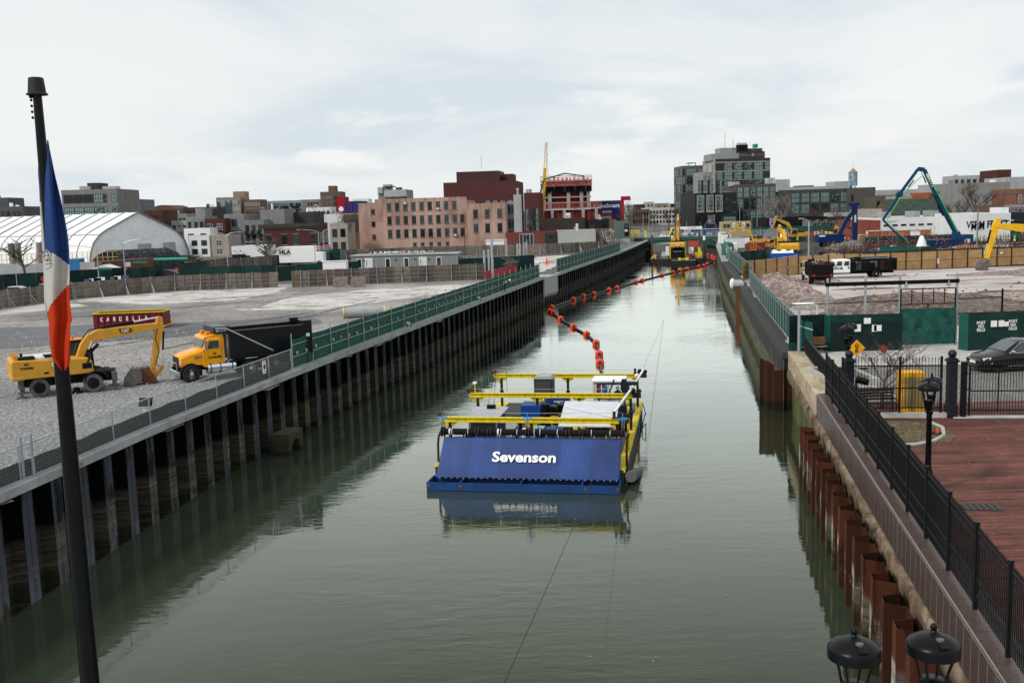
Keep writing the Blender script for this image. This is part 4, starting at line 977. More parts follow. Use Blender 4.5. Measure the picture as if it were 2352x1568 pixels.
lettering('LEASBND.COM',.95,PALE,b.root,(b.W*.575,b.D*.1-.05,b.H+1.5),FRONT,1.1);lettering('NOW LEASING',.95,PALE,b.root,(b.W*.825,b.D*.1-.05,b.H+1.5),FRONT,1.05)
MB().bx(b.W*.69,b.W*.725,b.D*.1-.06,b.D*.1,b.H+.9,b.H+2.2).build('banner_emblem',PALE,b.root)
for f in (.46,.56):
 q=MB().bx(b.W*f,b.W*(f+.085),4,7,b.H+2.5,b.H+6.2).build('cooling_tower',BLKM,b.root);MB().lathe([(1.1,0),(1.1,.9),(1.0,.9)],(b.W*(f+.042),5.5,b.H+6.2),12).build('fan_stack',GALV,q,smooth=True)
rb(b,'green_tank',mat('tank_green',(.02,.22,.16),.5),.77,.83,.2,.35,1.6,b.H+4.8)
for f,h in ((.25,11.5),(.4,9)): MB().tube((b.W*f,6,b.H+4),(b.W*f,6,b.H+h),.09,n=5).build('mast',DGREY,b.root)
b=bld('apartment_block','pale stepped corner of the main tower with white framed windows',1614,1644,395,452,16,PALE,5)
win(b,'f',lin(b.W*.02,b.W*.98,3),[b.H-4.8-3.95*i for i in range(9)],b.W*.27,3.2,'white',4,1,GL_W)
b=bld('apartment_block','grey brick apartment block in front of the tower with dark two storey window bays',1690,1798,424,400,24,BRKG,4)
for z in (b.H-5.2,b.H-9.7,b.H-14.6,b.H-19.2): win(b,'f',lin(b.W*.02,b.W*.99,7),[z],b.W*.105,4.1,'dark',3,2,GL_T)
win(b,'l',lin(1,22,7),(b.H-4.5,),2,2.2,'dark',2,1,GL_T);rb(b,'roof_house',LGREY,-.03,.12,.1,.35,1.7);rb(b,'roof_duct',LGREY,.78,.92,.2,.4,3.4,b.H-1)
b=bld('apartment_block','low dark block with three pale framed window bays by the canal',1596,1692,444,385,24,mat('facade_black',(.022,.022,.024),.6,0,(.5,.3)),3)
for k,f in enumerate((.045,.27,.49)):
 z0=6.8;q=MB();q.bx(b.W*f,b.W*(f+.17),-.55,0,z0,b.H-.8);q.build('pale_bay',PALE,b.root)
 win(b,'f',[b.W*(f+.05),b.W*(f+.12)],(z0+.8,z0+7),b.W*.055,5.2,'dark',2,3,GL_T,(0,-.55))
win(b,'f',[b.W*.83],[b.H-4.3-3.6*i for i in range(5)],b.W*.29,2.3,'dark',8,2,GL_T);win(b,'f',lin(b.W*.03,b.W*.6,6),(2.2,),2.0,3.6,'dark',3,3,GL_T)
b=bld('apartment_block','long dark apartment block with teal windows below the painted water tower',1797,1953,437,395,26,mat('facade_longdark',(.058,.053,.052),.75,0,(.5,.25)),2)
for z in (b.H-5.0,b.H-9.4,b.H-13.8,b.H-18.2): win(b,'f',lin(b.W*.12,b.W*.99,6),[z],b.W*.115,3.7,'dark',6,2,GL_T)
q=MB();q.bx(0,b.W,.3,.4,b.H,b.H+1.1);q.build('glass_balustrade',mat('pale_balustrade',(.30,.38,.37),.2),b.root)
rb(b,'roof_box',LGREY,-.03,.17,.2,.6,4.8);rb(b,'plant',BRB,.34,.56,.3,.6,2.2);q=rb(b,'tank_house',LGREY,.84,1.1,.2,.6,3.4)
b2=bld('apartment_block','windowless grey brick end wall of the long dark block',1951,2011,431.5,393,26,BRKG,2)
win(b2,'f',[1.2],[b2.H-5.2-4.4*i for i in range(4)],.8,2.4,'dark',1,1,GL_D)
# painted water tower
pw=PY(1959,418,400);t=thing('water_tower','rooftop water tank painted with pink and blue graffiti under a conical roof','water tower',tuple(pw));hh=PY(1959,397,400).z-pw.z
m,tt,bs=newmat('painted_tank',.7,.3);s=N(tt,'ShaderNodeTexCoord').outputs['Object']
L(tt,ramp(tt,tnoise(tt,s,.45,(1,1,.5),4,.6,1.5),[(.38,(.45,.42,.42)),(.46,(.22,.05,.05)),(.52,(.10,.45,.58)),(.6,(.10,.45,.58)),(.64,(.35,.30,.33))]),bs.inputs['Base Color'])
MB().lathe([(1.75,-1.5),(1.68,hh)],(0,0,0),18).build('tank',m,t,smooth=True);MB().lathe([(1.9,hh),(1.8,hh+.15),(.1,hh+1.8),(.05,hh+1.9)],(0,0,0),18).build('conical_roof',mat('roof_wood',(.30,.19,.10),.8),t,smooth=True);MB().tube((0,0,hh+1.8),(0,0,hh+4.2),.05,n=5).build('spike',BLKM,t)
for a in range(4): MB().tube((1.2*math.cos(a*1.57+.8),1.2*math.sin(a*1.57+.8),-4.5),(1.2*math.cos(a*1.57+.8),1.2*math.sin(a*1.57+.8),-1.4),.12,n=5).build('leg',BLKM,t)
# --- black low restaurant building
b=bld('low_building','low black building with two purple letters behind the site',1761,1900,501,300,16,BLKB,1)
PUR=mat('pale_purple',(.42,.28,.55),.6);lettering('B\nB',3.0,PUR,b.root,(b.W*.085,-.06,b.H*.52),FRONT,1,.03);lettering('PIG',1.7,WHT,b.root,(b.W*.42,-.06,b.H*.25),FRONT,1,.03)
win(b,'f',[b.W*.66,b.W*.80,b.W*.94],(1.2,),2.6,3.2,'dark',5,5,GL_W)
b=bld('low_building','low dark brick building with gridded windows right of the black one',1901,1985,498,302,14,wm('brown_dark',(.035,.027,.025)),1)
win(b,'f',lin(b.W*.02,b.W*.9,5),(1.0,),2.2,3.0,'dark',4,4,GL_W)
for f in (.1,.5): rb(b,'roof_unit',LGREY,f,f+.25,.2,.5,1.6)
# --- right hand group
b=bld('warehouse','long white painted warehouse with graffiti near its foot',2022,2206,501,232,24,WHB,-2)
win(b,'f',lin(b.W*.02,b.W*1.0,9),(b.H-1.9,),1.15,.35,'dark',1,1,GL_D)
bw=b
b=bld('brick_shed','red brick shed with white lettered graffiti left of the white warehouse',1981,2022,507,232,20,wm('red_shed',(.24,.065,.05),.3,.25,.4),-2)
lettering('NEFTI',2.0,WHT,b.root,(b.W*.58,-.05,b.H*.38),FRONT,.6,.05,name='graffiti')
b=bld('low_building','cream block on the roofs above the red brick shed',1981,2026,481,246,10,BEI,-2)
def scrawl(root,x,z,w,h,m_,seed,y=-.04,n=5,th=.07):
 r2=random.Random(seed);q=MB()
 for i in range(n):
  x0=x+w*i/n;pts=[(x0+r2.random()*w/n*1.3,y,z+r2.random()*h) for _ in range(5)]
  for p_,q_ in zip(pts,pts[1:]): q.bar(p_,q_,.015,th,(0,-1,0)) if False else q.add([(p_[0],y,p_[2]-th/2),(q_[0],y,q_[2]-th/2),(q_[0],y-.01,q_[2]+th/2),(p_[0],y-.01,p_[2]+th/2)],[(0,1,2,3)])
 return q.build('graffiti',m_,root)
scrawl(bw.root,bw.W*.57,.8,bw.W*.16,2.6,BLK,3,n=9,th=.1);lettering('kas Rim',1.3,RED,bw.root,(bw.W*.82,-.05,1.3),FRONT,1.1,.02,name='graffiti');lettering('B E E F Y',.45,BLK,bw.root,(bw.W*.17,-.05,bw.H-.9),FRONT,1.2)
for f in (.10,.47,.70): rb(bw,'roof_unit',LGREY,f,f+.1,.15,.35,1.8)
rb(bw,'skylight',GALV,.03,.22,.3,.6,1.0)
b=bld('warehouse','white wall with black graffiti near the right edge',2236,2322,491,212,20,WHB,-1)
lettering('MSK',1.9,BLK,b.root,(b.W*.12,-.05,b.H*.55),FRONT,.8,.02,name='graffiti');lettering('VSRM FRGST',2.1,BLK,b.root,(b.W*.38,-.05,b.H*.62),FRONT,.75,.03,name='graffiti')
scrawl(b.root,b.W*.52,.4,b.W*.18,1.5,mat('pink_spray',(.6,.12,.25),.7),8);scrawl(b.root,b.W*.76,.8,b.W*.16,1.6,mat('lime_spray',(.45,.55,.05),.7),9,th=.16)
rb(b,'white_dome',WHT,.78,1.0,.05,.3,1.6)
b=bld('warehouse','dark blue graffiti mural wall at the right edge',2323,2420,490,212,20,wm('mural_dark',(.02,.022,.04)),-1)
scrawl(b.root,b.W*.02,.5,b.W*.7,b.H*.75,mat('mural_blue',(.25,.32,.5),.7),4,n=12,th=.14);scrawl(b.root,b.W*.02,.5,b.W*.7,2,mat('mural_green',(.05,.4,.12),.7),5,n=6,th=.14)
b=bld('brick_building','low brown brick building with pale lettering above the graffiti mural',2310,2420,471,236,16,BRB,-1,cornice=PALE)
lettering('DUSK',2.2,PALE,b.root,(b.W*.34,-.08,b.H*.72),FRONT,1,.04);rb(b,'terrace_canopy',DGREY,.02,.6,.1,.5,.25,b.H+2.4)
for f in (.03,.3,.58): rb(b,'canopy_post',DGREY,f,f+.01,.1,.13,2.8,b.H-.3)
b=bld('house','green roofed brick shed with gable behind the white warehouse',2048,2170,494,270,14,BRB,-2,par=0)
q=MB();q.prism([(-.6,b.H-.1),(7,b.H+4.2),(14.6,b.H-.1)],'x',-.3,b.W+.3);q.build('roof',mat('mossy_roof',(.035,.055,.04),.85,0,(.8,.3)),b.root)
q=MB();q.prism([(0,b.H-.12),(7,b.H+3.8),(14,b.H-.12)],'x',-.42,-.32);q.build('gable',BRB,b.root)
for args in (
 ('apartment_building','orange brown clad apartment block behind the blue pump boom',2132,2190,442,330,16,wm('orange_cladding',hexc((150,84,48))),-2,3,3,'dark'),
 ('apartment_building','white stepped apartment block behind the bare trees',2150,2236,423,372,18,LGREY,-2,6,4,'dark'),
 ('apartment_building','grey white penthouse cluster above the dark grey wall',2188,2262,404,390,10,LGREY,-2,5,3,'dark'),
 ('warehouse','large dark grey blank walled building on the right',2208,2321,421,300,22,CONB,-2,0,0,'dark'),
 ('brick_building','brown brick stair tower at the far right',2292,2323,390,340,14,BRK,-2,0,0,'dark'),
 ('apartment_building','pale grey apartment wall at the right edge',2318,2420,407,320,18,LGREY,-2,0,0,'dark'),
 ('brick_building','orange brick corner house with cornice at the right edge',2334,2420,434,262,14,wm('orange_brick',(.22,.09,.055)),-2,6,2,'white'),
 ('warehouse','long pale warehouse roof on the far right skyline',2012,2140,437,620,30,LGREY,0,0,0,'dark'),
 ('rowhouse','cream rowhouse between the brick end wall and the blue boom',2061,2094,450,330,12,BEI,-2,0,0,'dark'),
 ('rowhouse','dark rowhouse with an olive upper floor beside the brick end wall',2012,2034,452,330,12,wm('olive',(.09,.09,.06)),-2,2,2,'dark'),
 ('rowhouse','white rowhouse with balcony right of the cream one',2096,2134,455,345,12,WHB,-2,3,3,'dark'),
 ('rowhouse','low brick rowhouse below the white balcony house',2064,2130,470,318,10,BRK,-2,5,2,'dark'),
 ('rowhouse','grey narrow house between dark rowhouse and cream one',2036,2060,459,326,10,GREY,-2,2,2,'dark'),
 ('apartment_building','dark scaffolded building behind the white tent at left',-30,52,476,330,18,DGREY,4,6,2,'dark'),
 ('apartment_building','dark stepped block on the far left skyline',-30,19,455,370,14,DGREY,4,0,0,'dark'),
 ('apartment_building','small brown block beside the flag above the tent',52,91,488,360,14,BRD,4,5,1,'dark'),
 ('apartment_building','glazed apartment block with balconies right of the grey office block',267,321,459,350,16,wm('blue_grey',(.13,.155,.175)),2,6,5,'dark'),
 ('apartment_building','tan apartment block with glazed corner on the left skyline',496,552,454,520,18,TANB,0,9,4,'white'),
 ('apartment_building','tan stair tower of the skyline apartment block',535,560,440,524,10,TANB,0,0,0,'white'),
 ('apartment_building','brown apartment block right of the tan skyline block',560,598,459,515,14,BRB,0,7,5,'white'),
 ('apartment_building','pale glazed apartment block on the skyline left of the brown tower',612,694,462,560,16,wm('pale_blue_grey',(.24,.28,.30)),0,12,4,'dark'),
 ('apartment_building','olive tan stepped block left of the brown tower',690,733,459,580,14,TANB,0,6,3,'dark'),
 ('apartment_building','white block on the skyline right of the small storage building',810,846,457,520,14,WHB,0,6,2,'dark'),
 ('office_building','white office block far beyond the bridge',1489,1567,478,520,22,wm('warm_white',(.55,.53,.49)),2,10,3,'dark'),
 ('office_building','low brick warehouse left of the white office block',1452,1492,481,500,16,BRB,0,6,2,'dark'),
 ('warehouse','long pale roof on the far skyline above the bridge',1440,1600,471,760,30,LGREY,0,0,0,'dark'),
 ('rowhouse','dark brick low building below the half built tower',1241,1344,503,300,14,wm('soot_brick',(.045,.036,.032)),-3,0,0,'dark'),
 ('rowhouse','black painted brick garage with roof ducts',1344,1402,505,300,14,mat('black_brick',(.016,.016,.017),.8,0,(2,.4)),-3,2,1,'dark'),
 ('rowhouse','brown brick party wall left of the green bridge house',1400,1416,505,296,14,BRB,-3,0,0,'dark'),
 # dense rows left of the pink building
 ('rowhouse','grey rendered house with a tall blank chimney wall',427,470,498,286,10,GREY,-4,3,1,'dark'),
 ('rowhouse','tall grey stair wall above the red brick house',448,470,478,290,8,GREY,-4,0,0,'dark'),
 ('rowhouse','soot dark wall with pale patch behind the grey chimney',470,489,481,296,8,BRD,-4,0,0,'dark'),
 ('rowhouse','dark red brick house with white framed windows',469,516,503,282,10,BRK,-4,2,2,'white'),
 ('rowhouse','tall grey stucco blank wall with two small windows',514,560,492,286,12,GREY,-4,1,2,'dark'),
 ('rowhouse','grey house with balconies and iron fire escape',558,605,506,284,10,wm('grey_render',(.19,.195,.20)),-4,3,3,'dark'),
 ('rowhouse','upper white house behind the tent edge',422,482,525,276,10,WHB,-4,2,1,'dark'),
 ('rowhouse','white two storey house at the end of the tent',433,480,541,268,10,WHB,-4,2,2,'dark'),
 ('rowhouse','beige rendered house right of the white house',480,524,541,268,10,BEI,-4,1,2,'white'),
 ('shop','low white shop with wall lamps and a black awning',531,607,566,214,8,WHB,-4,0,0,'dark'),
 ('rowhouse','plain grey rooftop extension behind the red corner house',597,652,482,290,12,wm('mid_grey',(.20,.205,.21)),-3,0,0,'dark'),
 ('rowhouse','dark parapet building behind the roofs left of the storage building',652,722,488,300,12,BRD,-3,0,0,'dark'),
 ('rowhouse','white low roofs below the small storage building',722,824,493,322,14,WHB,-3,0,0,'dark'),
 ('rowhouse','brick house with arched windows left of the pink building',788,823,492,290,10,BRB,-3,4,1,'dark'),
 ('rowhouse','beige side wall of the house past the red corner house',757,797,513,258,10,BEI,-3,2,2,'dark'),
 ('rowhouse','red roofline house behind the grey balconied house',603,655,505,300,8,BRK,-4,4,1,'white'),
 ('rowhouse','soot stained row behind the tent ridge',330,372,484,300,12,BRK,-3,5,1,'dark'),
 ('rowhouse','grey brown row with light roofs behind the tent ridge',372,428,492,335,12,CONB,-3,6,2,'dark'),
 ('rowhouse','brown low house peeking over the tent edge',404,436,521,292,10,wm('brown_render',(.13,.115,.10)),-4,2,1,'dark'),
 ('rowhouse','pale roofed low house between tent and grey chimney house',392,430,507,306,10,LGREY,-4,3,1,'dark'),
 ('rowhouse','dark brown row on the skyline left of the tan block',420,500,477,420,12,BRD,0,8,1,'dark'),
 ('rowhouse','low brown skyline row between tan block and pale block',560,640,480,430,12,BRB,0,7,1,'dark'),
 ('rowhouse','white stepped rooftops below the olive block',704,760,477,400,12,WHB,0,5,1,'dark'),
 ('rowhouse','brick row far behind the pink building',846,870,466,430,12,BRB,0,2,1,'dark'),
):
 nm,lab,x0,x1,yt,Y,dep,mm,rz,nx,nz,sty=args
 b=bld(nm,lab,x0,x1,yt,Y,dep,mm,rz,roofm=ROOFW if rnd.random() < .35 else ROOFM)
 if nx:
  fh=min(3.4,(b.H-1.2)/max(1,nz+(1 if b.H > 10 else 0)));ww=min(1.5,b.W/nx*.52)
  if 'glazed' in lab: ww=b.W/nx*.78
  win(b,'f',lin(b.W*.03,b.W*.97,nx),[b.H-1.1-fh*(i+.72) for i in range(nz)],ww,fh*.6,sty,2,2,GL_T if 'glazed' in lab else GL_D)
 if b.W > 6 and Y < 480:
  for k in range(rnd.choice((1,2,2,3))):
   f=rnd.uniform(.05,.8);rb(b,rnd.choice(('chimney','roof_hatch','vent')),rnd.choice((BRD,GALV,WHT,GREY)),f,f+rnd.uniform(.04,.1),.2,.3,rnd.uniform(.8,2.2))
 if 'tan apartment block' in lab: MB().bx(b.W*.02,b.W*.14,-.4,0,0,b.H-2).bx(b.W*.36,b.W*.62,-.4,0,0,b.H-2.5).build('glazed_bay',GLASSB,b.root)
 if 'balcon' in lab or 'glazed apartment' in lab:
  for i in range(3):
   for j in range(2): MB().bx(b.W*(.1+.3*i),b.W*(.32+.3*i),-1.1,0,b.H-4.2-3.4*j,b.H-3.9-3.4*j).bx(b.W*(.1+.3*i),b.W*(.32+.3*i),-1.12,-1.04,b.H-3.9-3.4*j,b.H-3-3.4*j).build('balcony',FR_D,b.root)
 if 'wall lamps' in lab:
  MB().bx(b.W*.03,b.W*.42,-.5,0,1.6,2.3).build('awning',BLKM,b.root)
  for f in (.12,.3): MB().tube((b.W*f,-.1,3),(b.W*f,-.6,3.1),.06).lathe([(.02,0),(.2,-.2)],(b.W*f,-.6,3.15),8).build('wall_lamp',BLKM,b.root)
 if 'half built' in lab:
  rb(b,'roof_vent',OFFW,.62,.68,.3,.5,2)
# grey office block with banded windows, wooden tank, armoury dome, towers
b=bld('office_building','grey office block with long window bands above the white tent',140,268,437,300,20,wm('office_grey',(.19,.18,.17)),2)
for j in range(4):
 z=b.H-3.9-3.75*j;win(b,'f',[b.W*f for f in (.12,.30,.48,.655)],[z],b.W*.165,2.4,'dark',4,2,GL_T);win(b,'f',[b.W*.78],[z],b.W*.055,2.4,'dark',2,2,GL_T);win(b,'f',[b.W*.945],[z],b.W*.095,2.4,'dark',3,2,GL_T)
rb(b,'penthouse',LGREY,.24,.42,.2,.6,1.6);rb(b,'lift_house',BRD,.34,.55,.3,.7,2.6);rb(b,'roof_units',GALV,.66,.9,.2,.4,1.4)
pw=PY(196,492,320);t=thing('water_tower','grey wooden water tank with conical brown roof behind the tent','water tower',tuple(pw));hh=PY(196,468,320).z-pw.z
MB().lathe([(1.55,-3),(1.5,hh)],(0,0,0),16).build('tank',mat('grey_staves',(.15,.15,.15),.8,0,(2,.3)),t,smooth=True);MB().lathe([(1.65,hh),(.05,hh+1.1)],(0,0,0),16).build('conical_roof',MATS['roof_wood'],t,smooth=True)
b=bld('armoury','low brick armoury with barrel roof on the far left skyline',322,424,494,520,30,BRK,0,par=0)
q=MB();q.prism([(b.W*.5+b.W*.32*math.cos(a),b.H-.2+b.W*.22*math.sin(a)) for a in [math.pi*i/12 for i in range(13)]],'y',1,28);q.build('barrel_roof',wm('rust_roof',(.11,.065,.05)),b.root);rb(b,'cupola',GREY,.33,.38,.1,.2,5)
b=bld('apartment_tower','brown brick high rise with stacked balconies on the left skyline',735,782,441,600,18,BRB,0)
for j in range(12): win(b,'f',lin(b.W*.03,b.W*.62,6),[b.H-4-3.1*j],.9,1.2,'white',1,1,GL_D)
for j in range(11): MB().bx(b.W*.66,b.W*.86,-1,0,b.H-4-3.2*j,b.H-2.6-3.2*j).build('balcony',BRD,b.root)
rb(b,'tower_head',BRB,.36,.70,.2,.7,4.0)
b=bld('modern_building','pale concrete building with slatted facade above the pink building roof',868,934,437,320,14,CONB,-3)
MB().bx(b.W*.27,b.W*.98,-.4,0,-1,b.H-2.2).build('slatted_facade',BLKM,b.root)
for i in range(18): MB().bx(b.W*(.28+.039*i),b.W*(.288+.039*i),-.7,-.4,-1,b.H-2.2).build('louvre',BEI,b.root)
MB().bx(b.W*.22,b.W,-.8,.5,b.H-2.2,b.H).build('concrete_band',LGREY,b.root);rb(b,'stair_tower',LGREY,.0,.17,-.05,.5,1.9,b.H-1);rb(b,'roof_pavilion',LGREY,.15,.4,.1,.5,2.2,b.H-.4);rb(b,'roof_plants',BRD,.6,.78,.1,.3,1.2);rb(b,'flat_canopy',BRD,.22,.56,-.05,.3,.25,b.H+.9)
# red corner house with white ground floor and pink shop
b=bld('corner_house','dark red brick corner house over a white and pink shopfront',605,731,516,226,9,BRK,-3,cornice=BRD)
win(b,'f',[b.W*f for f in (.085,.37,.58,.90)],(b.H-4.6,b.H-8.3),1.25,2.3,'rec',1,2,GL_D)
win(b,'r',(1.2,3.0,4.8,6.6,8),(b.H-4.4,b.H-8.0),.9,2.2,'white',1,2,GL_D)
MB().bx(.2,b.W*.91,-.35,0,-1,3.1).build('white_ground_floor',WHB,b.root);MB().bx(b.W*.91,b.W+.25,-.4,9,-1,3.3).build('pink_shopfront',mat('shop_pink',(.50,.24,.29),.7),b.root)
MB().bx(b.W*.93,b.W*.99,-.45,-.4,-.5,2.4).build('shop_door',BLK,b.root);MB().bx(b.W*.60,b.W*.645,-.40,-.35,-.3,2.3).build('side_door',BLK,b.root)
scrawl(b.root,b.W*.76,.6,1.2,1.4,mat('teal_spray',(.05,.35,.3),.7),21,-.37,2,.1);lettering('LACUNA',.5,RED,b.root,(b.W*.80,-.38,.5),FRONT,1)
bk=b
# HLA sign box truck
pw=P(680,611,ZL);pw=PY(641,590,205);t=thing('box_truck','white box truck with three black letters behind the plywood hoarding','truck',(pw.x,205,ZL),R(-3))
MB().bx(0,7.4,0,2.4,.6,3.9).build('cargo_box',WHT,t,bev=.05);MB().bx(7.4,9.2,.1,2.3,.5,2.6).build('cab',WHT,t,bev=.15);MB().bx(.1,2.3,-.02,0,1.9,3.7).build('sign_board',OFFW,t);lettering('HLA',1.25,BLK,t,(1.25,-.05,2.75),FRONT,1,.03)
for x in (1.4,8.2):
 for y in (.1,2.1): MB().lathe([(.48,0),(.48,.25)],(x,y,.48),16,'y').build('wheel',RUB,t)
# garages by the canal
b=bld('garage','red painted brick garage with glass doors right of the pink building',1161,1281,534,262,14,wm('garage_red',(.16,.052,.043),.3,.1,.2),-2,roofm=ROOFM)
win(b,'f',[b.W*.40],(.6,),b.W*.26,3.0,'white',4,1,GL_D);MB().bx(b.W*.75,b.W*.99,-.08,0,0,3.8).build('roller_door',mat('roller_dark',(.03,.033,.038),.6),b.root)
for f in (.4,.86): MB().box((b.W*f,-.2,b.H-1.3),(.5,.3,.25)).build('wall_light',BLKM,b.root)
b=bld('garage','pale grey painted garage with graffiti covered side wall by the canal',1281,1368,531,261,16,wm('garage_grey',(.40,.41,.385),.3,.07,.12),-2)
for k,mm in enumerate((WHT,mat('spray_blue',(.25,.3,.45),.7),BLKM)):
 q=scrawl(b.root,1,.5,13,3.8,mm,40+k,-.05,10,.16);q.rotation_euler=(0,0,R(90));q.location=(b.W+.02+k*.015,0,0)
rb(b,'roof_vent',OFFW,.5,.56,.3,.4,2.2);rb(b,'roof_duct',GALV,.45,.5,.3,.4,1.4)
b=bld('garage','brick end wall covered in white graffiti beside the canal',1368,1412,527,268,12,BRB,-2)
for k,mm in enumerate((WHT,MATS['spray_blue'],WHT)): scrawl(b.root,b.W*.2,.3,b.W*.75,4,mm,50+k,-.05-.012*k,7,.2)
b=bld('bridge_house','grey green two storey bridge tender house with air conditioner',1414,1446,508,282,5,wm('bridge_green',(.11,.15,.135),.4,.1,.2),-2,base=2.5)
win(b,'f',[b.W*.78],(b.H-2.9,3.0),1.2,2.2,'dark',1,2,GL_D);MB().box((b.W*.74,-.3,b.H-2.7),(.8,.6,.6)).build('air_conditioner',OFFW,b.root);MB().bx(-.1,b.W+.1,-.15,5.1,-3,2.3).build('concrete_base',CONC,b.root)
# --- distant skyline: many small far buildings that read as one strip of roofs
r3=random.Random(77)
lab_=['brick red','pale grey','tan','soot dark','white','brown','blue grey','cream']
mm_=[BRK,LGREY,TANB,BRD,WHB,BRB,DGREY,BEI]
for k,(px,wd,dy_,Y) in enumerate([(322,30,3,640),(470,26,4,600),(600,26,5,620),(655,32,7,640),(760,22,2,660),(842,26,6,640),(900,40,5,700),(950,36,8,640),(1460,22,4,700),(1484,18,9,720),(1505,30,5,740),(1540,24,3,760),(1985,40,6,640),(2030,34,8,600),(2100,40,4,700),(2250,40,12,520),(230,40,7,520),(90,50,5,560)]):
 hz=482-.03*(px-1176);k8=k % 8
 b=bld('distant_building','small %s block on the skyline %s' % (lab_[k8],['behind the armoury','left of the tan block','right of the brown block','behind the pale glazed block','right of the brown high rise','above the small storage building','behind the slatted building','left of the maroon building','right of the storage building','above the yellow bridge barrier','behind the white office','right of the white office','behind the brick end wall','behind the cream rowhouse','behind the blue boom','behind the grey blank building','behind the grey office block','behind the flagpole'][k]),px,px+wd,hz-dy_,Y,14,mm_[k8],0,par=0)
 win(b,'f',lin(b.W*.05,b.W*.95,max(2,int(b.W/3.4))),[b.H-3.4],1.1,1.5,'dark',1,1,GL_D)
# ================================================================ vehicles
def wheel(root,x,y,z,r,wd,rim=CHROME,tyre=RUB,side=-1,rr=.56):
 prof=[(r*.62,-wd/2),(r*.93,-wd/2),(r,-wd*.36),(r,wd*.36),(r*.93,wd/2),(r*.62,wd/2)]
 w_=MB().lathe(prof,(0,0,0),24,'y').build('wheel',tyre,root,smooth=True);w_.location=(x,y,z)
 y0=side*wd/2;q=MB()
 q.lathe([(r*.62,y0),(r*.60,y0*.86),(r*rr*.75,y0*.6),(r*.30,y0*.62),(r*.27,y0*.95),(r*.12,y0*1.08),(r*.02,y0*1.1)],(0,0,0),20,'y')
 o=q.build('rim',rim,w_,smooth=True)
 q=MB()
 for k in range(8): q.box((r*.44*math.cos(k*math.pi/4),y0*.64,r*.44*math.sin(k*math.pi/4)),(r*.11,.02,r*.11),0,-k*math.pi/4)
 q.build('rim_holes',BLKM,w_)
 return w_
def cyl(root,a,b_,r=.07,nm='hydraulic_cylinder'):
 a,b_=Vector(a),Vector(b_);m_=a.lerp(b_,.55);o=MB().tube(a,m_,r).build(nm,BLK,root,smooth=True);MB().tube(m_,b_,r*.6).build('piston_rod',CHROME,o,smooth=True);return o
DOGREEN=mat('window_tint',(.03,.045,.042),.08,0,(1,.3),spec=.8)
TRY=mat('truck_yellow',hexc((236,160,14)),.35,0,(1.2,.06),coat=.4)
def trig(b_,x,y,z,s): b_.add([(x-s,y,z),(x+s,y,z),(x,y,z+s)],[(0,1,2)])
CATY=mat('logo_yellow',hexc((240,180,30)),.5)
def catlogo(root,x,y,z,s,sub=None,rot=FRONT,panel=True,pw=1.0):
 if panel:
  q=MB();q.add([(x-s*1.5*pw,y+.01,z+s*.75),(x+s*1.3*pw,y+.01,z+s*.75),(x+s*1.75*pw,y+.01,z+s*.1),(x+s*1.4*pw,y+.01,z-s*(.75 if not sub else 1.6)),(x-s*.9*pw,y+.01,z-s*(.75 if not sub else 1.6))],[(0,1,2,3,4)])
  q.build('logo_panel',BLK,root);q=MB();q.add([(x-s*1.5*pw,y+.008,z-s*.1),(x-s*1.25*pw,y+.008,z-s*.1),(x-s*.55*pw,y+.008,z-s*(.75 if not sub else 1.6)),(x-s*.9*pw,y+.008,z-s*(.75 if not sub else 1.6))],[(0,1,2,3)]);q.build('logo_stripe',RED,root)
 lettering('CAT',s*1.25,WHT,root,(x,y,z),rot,1,.05);q=MB();trig(q,x,y-.008,z-s*.47,s*.42);q.build('logo_triangle',CATY,root)
 if sub: lettering(sub,s*.62,WHT,root,(x+s*.1,y,z-s*1.05),rot,1,.02)
# ---------------------------------------------------------------- yellow tandem dump truck
p=P(431,879,ZL);t=thing('dump_truck','yellow cab dump truck with long black tipping body on the gravel lot','truck',(p.x-.33,p.y+.98,ZL),R(33))
T=t;yn=-1.05
b=MB();b.bx(-.6,7.6,-.42,.42,.62,.92);b.build('chassis',BLKM,T)
b=MB()
def hr(x,hw,z0,z1,rd): return [(x,-hw,z0),(x,-hw,z1-rd),(x,-hw+rd*.5,z1-rd*.25),(x,-hw+rd*1.5,z1),(x,hw-rd*1.5,z1),(x,hw-rd*.5,z1-rd*.25),(x,hw,z1-rd),(x,hw,z0)]
b.loft([hr(-1.0,.78,1.0,1.58,.16),hr(-.85,.86,.95,1.66,.16),hr(0,.93,1.08,1.82,.16),hr(.78,1.0,1.0,2.0,.15)]);b.build('hood',TRY,T,bev=.02)
b=MB();b.loft([hr(.78,1.06,.95,2.05,.1),hr(.85,1.06,.85,2.1,.1),hr(1.02,1.05,.85,2.6,.14),hr(1.2,1.04,.85,2.74,.16),hr(2.12,1.04,.85,2.74,.16),hr(2.15,1.04,.85,2.6,.1)]);cab_=b.build('cab',TRY,T,bev=.02)
b=MB();b.loft([hr(.88,.96,2.55,2.62,.03),hr(.95,1.0,2.6,2.76,.06),hr(1.5,.98,2.66,2.86,.06),hr(2.1,.98,2.66,2.82,.06)]);b.build('roof_fairing',TRY,T,bev=.02)
b=MB();b.add([(.80,-.92,2.06),(.80,.92,2.06),(1.0,.9,2.56),(1.0,-.9,2.56)],[(0,1,2,3)]);b.v=[(x-.03,y,z) for x,y,z in b.v];b.build('windscreen',DOGREEN,T).modifiers.new('so','SOLIDIFY').thickness=.02
b=MB();b.prism([(1.0,.9),(1.92,.9),(1.92,2.55),(1.12,2.55),(.98,2.1)],'y',-1.085,-1.06);d_=b.build('door',TRY,T,bev=.01)
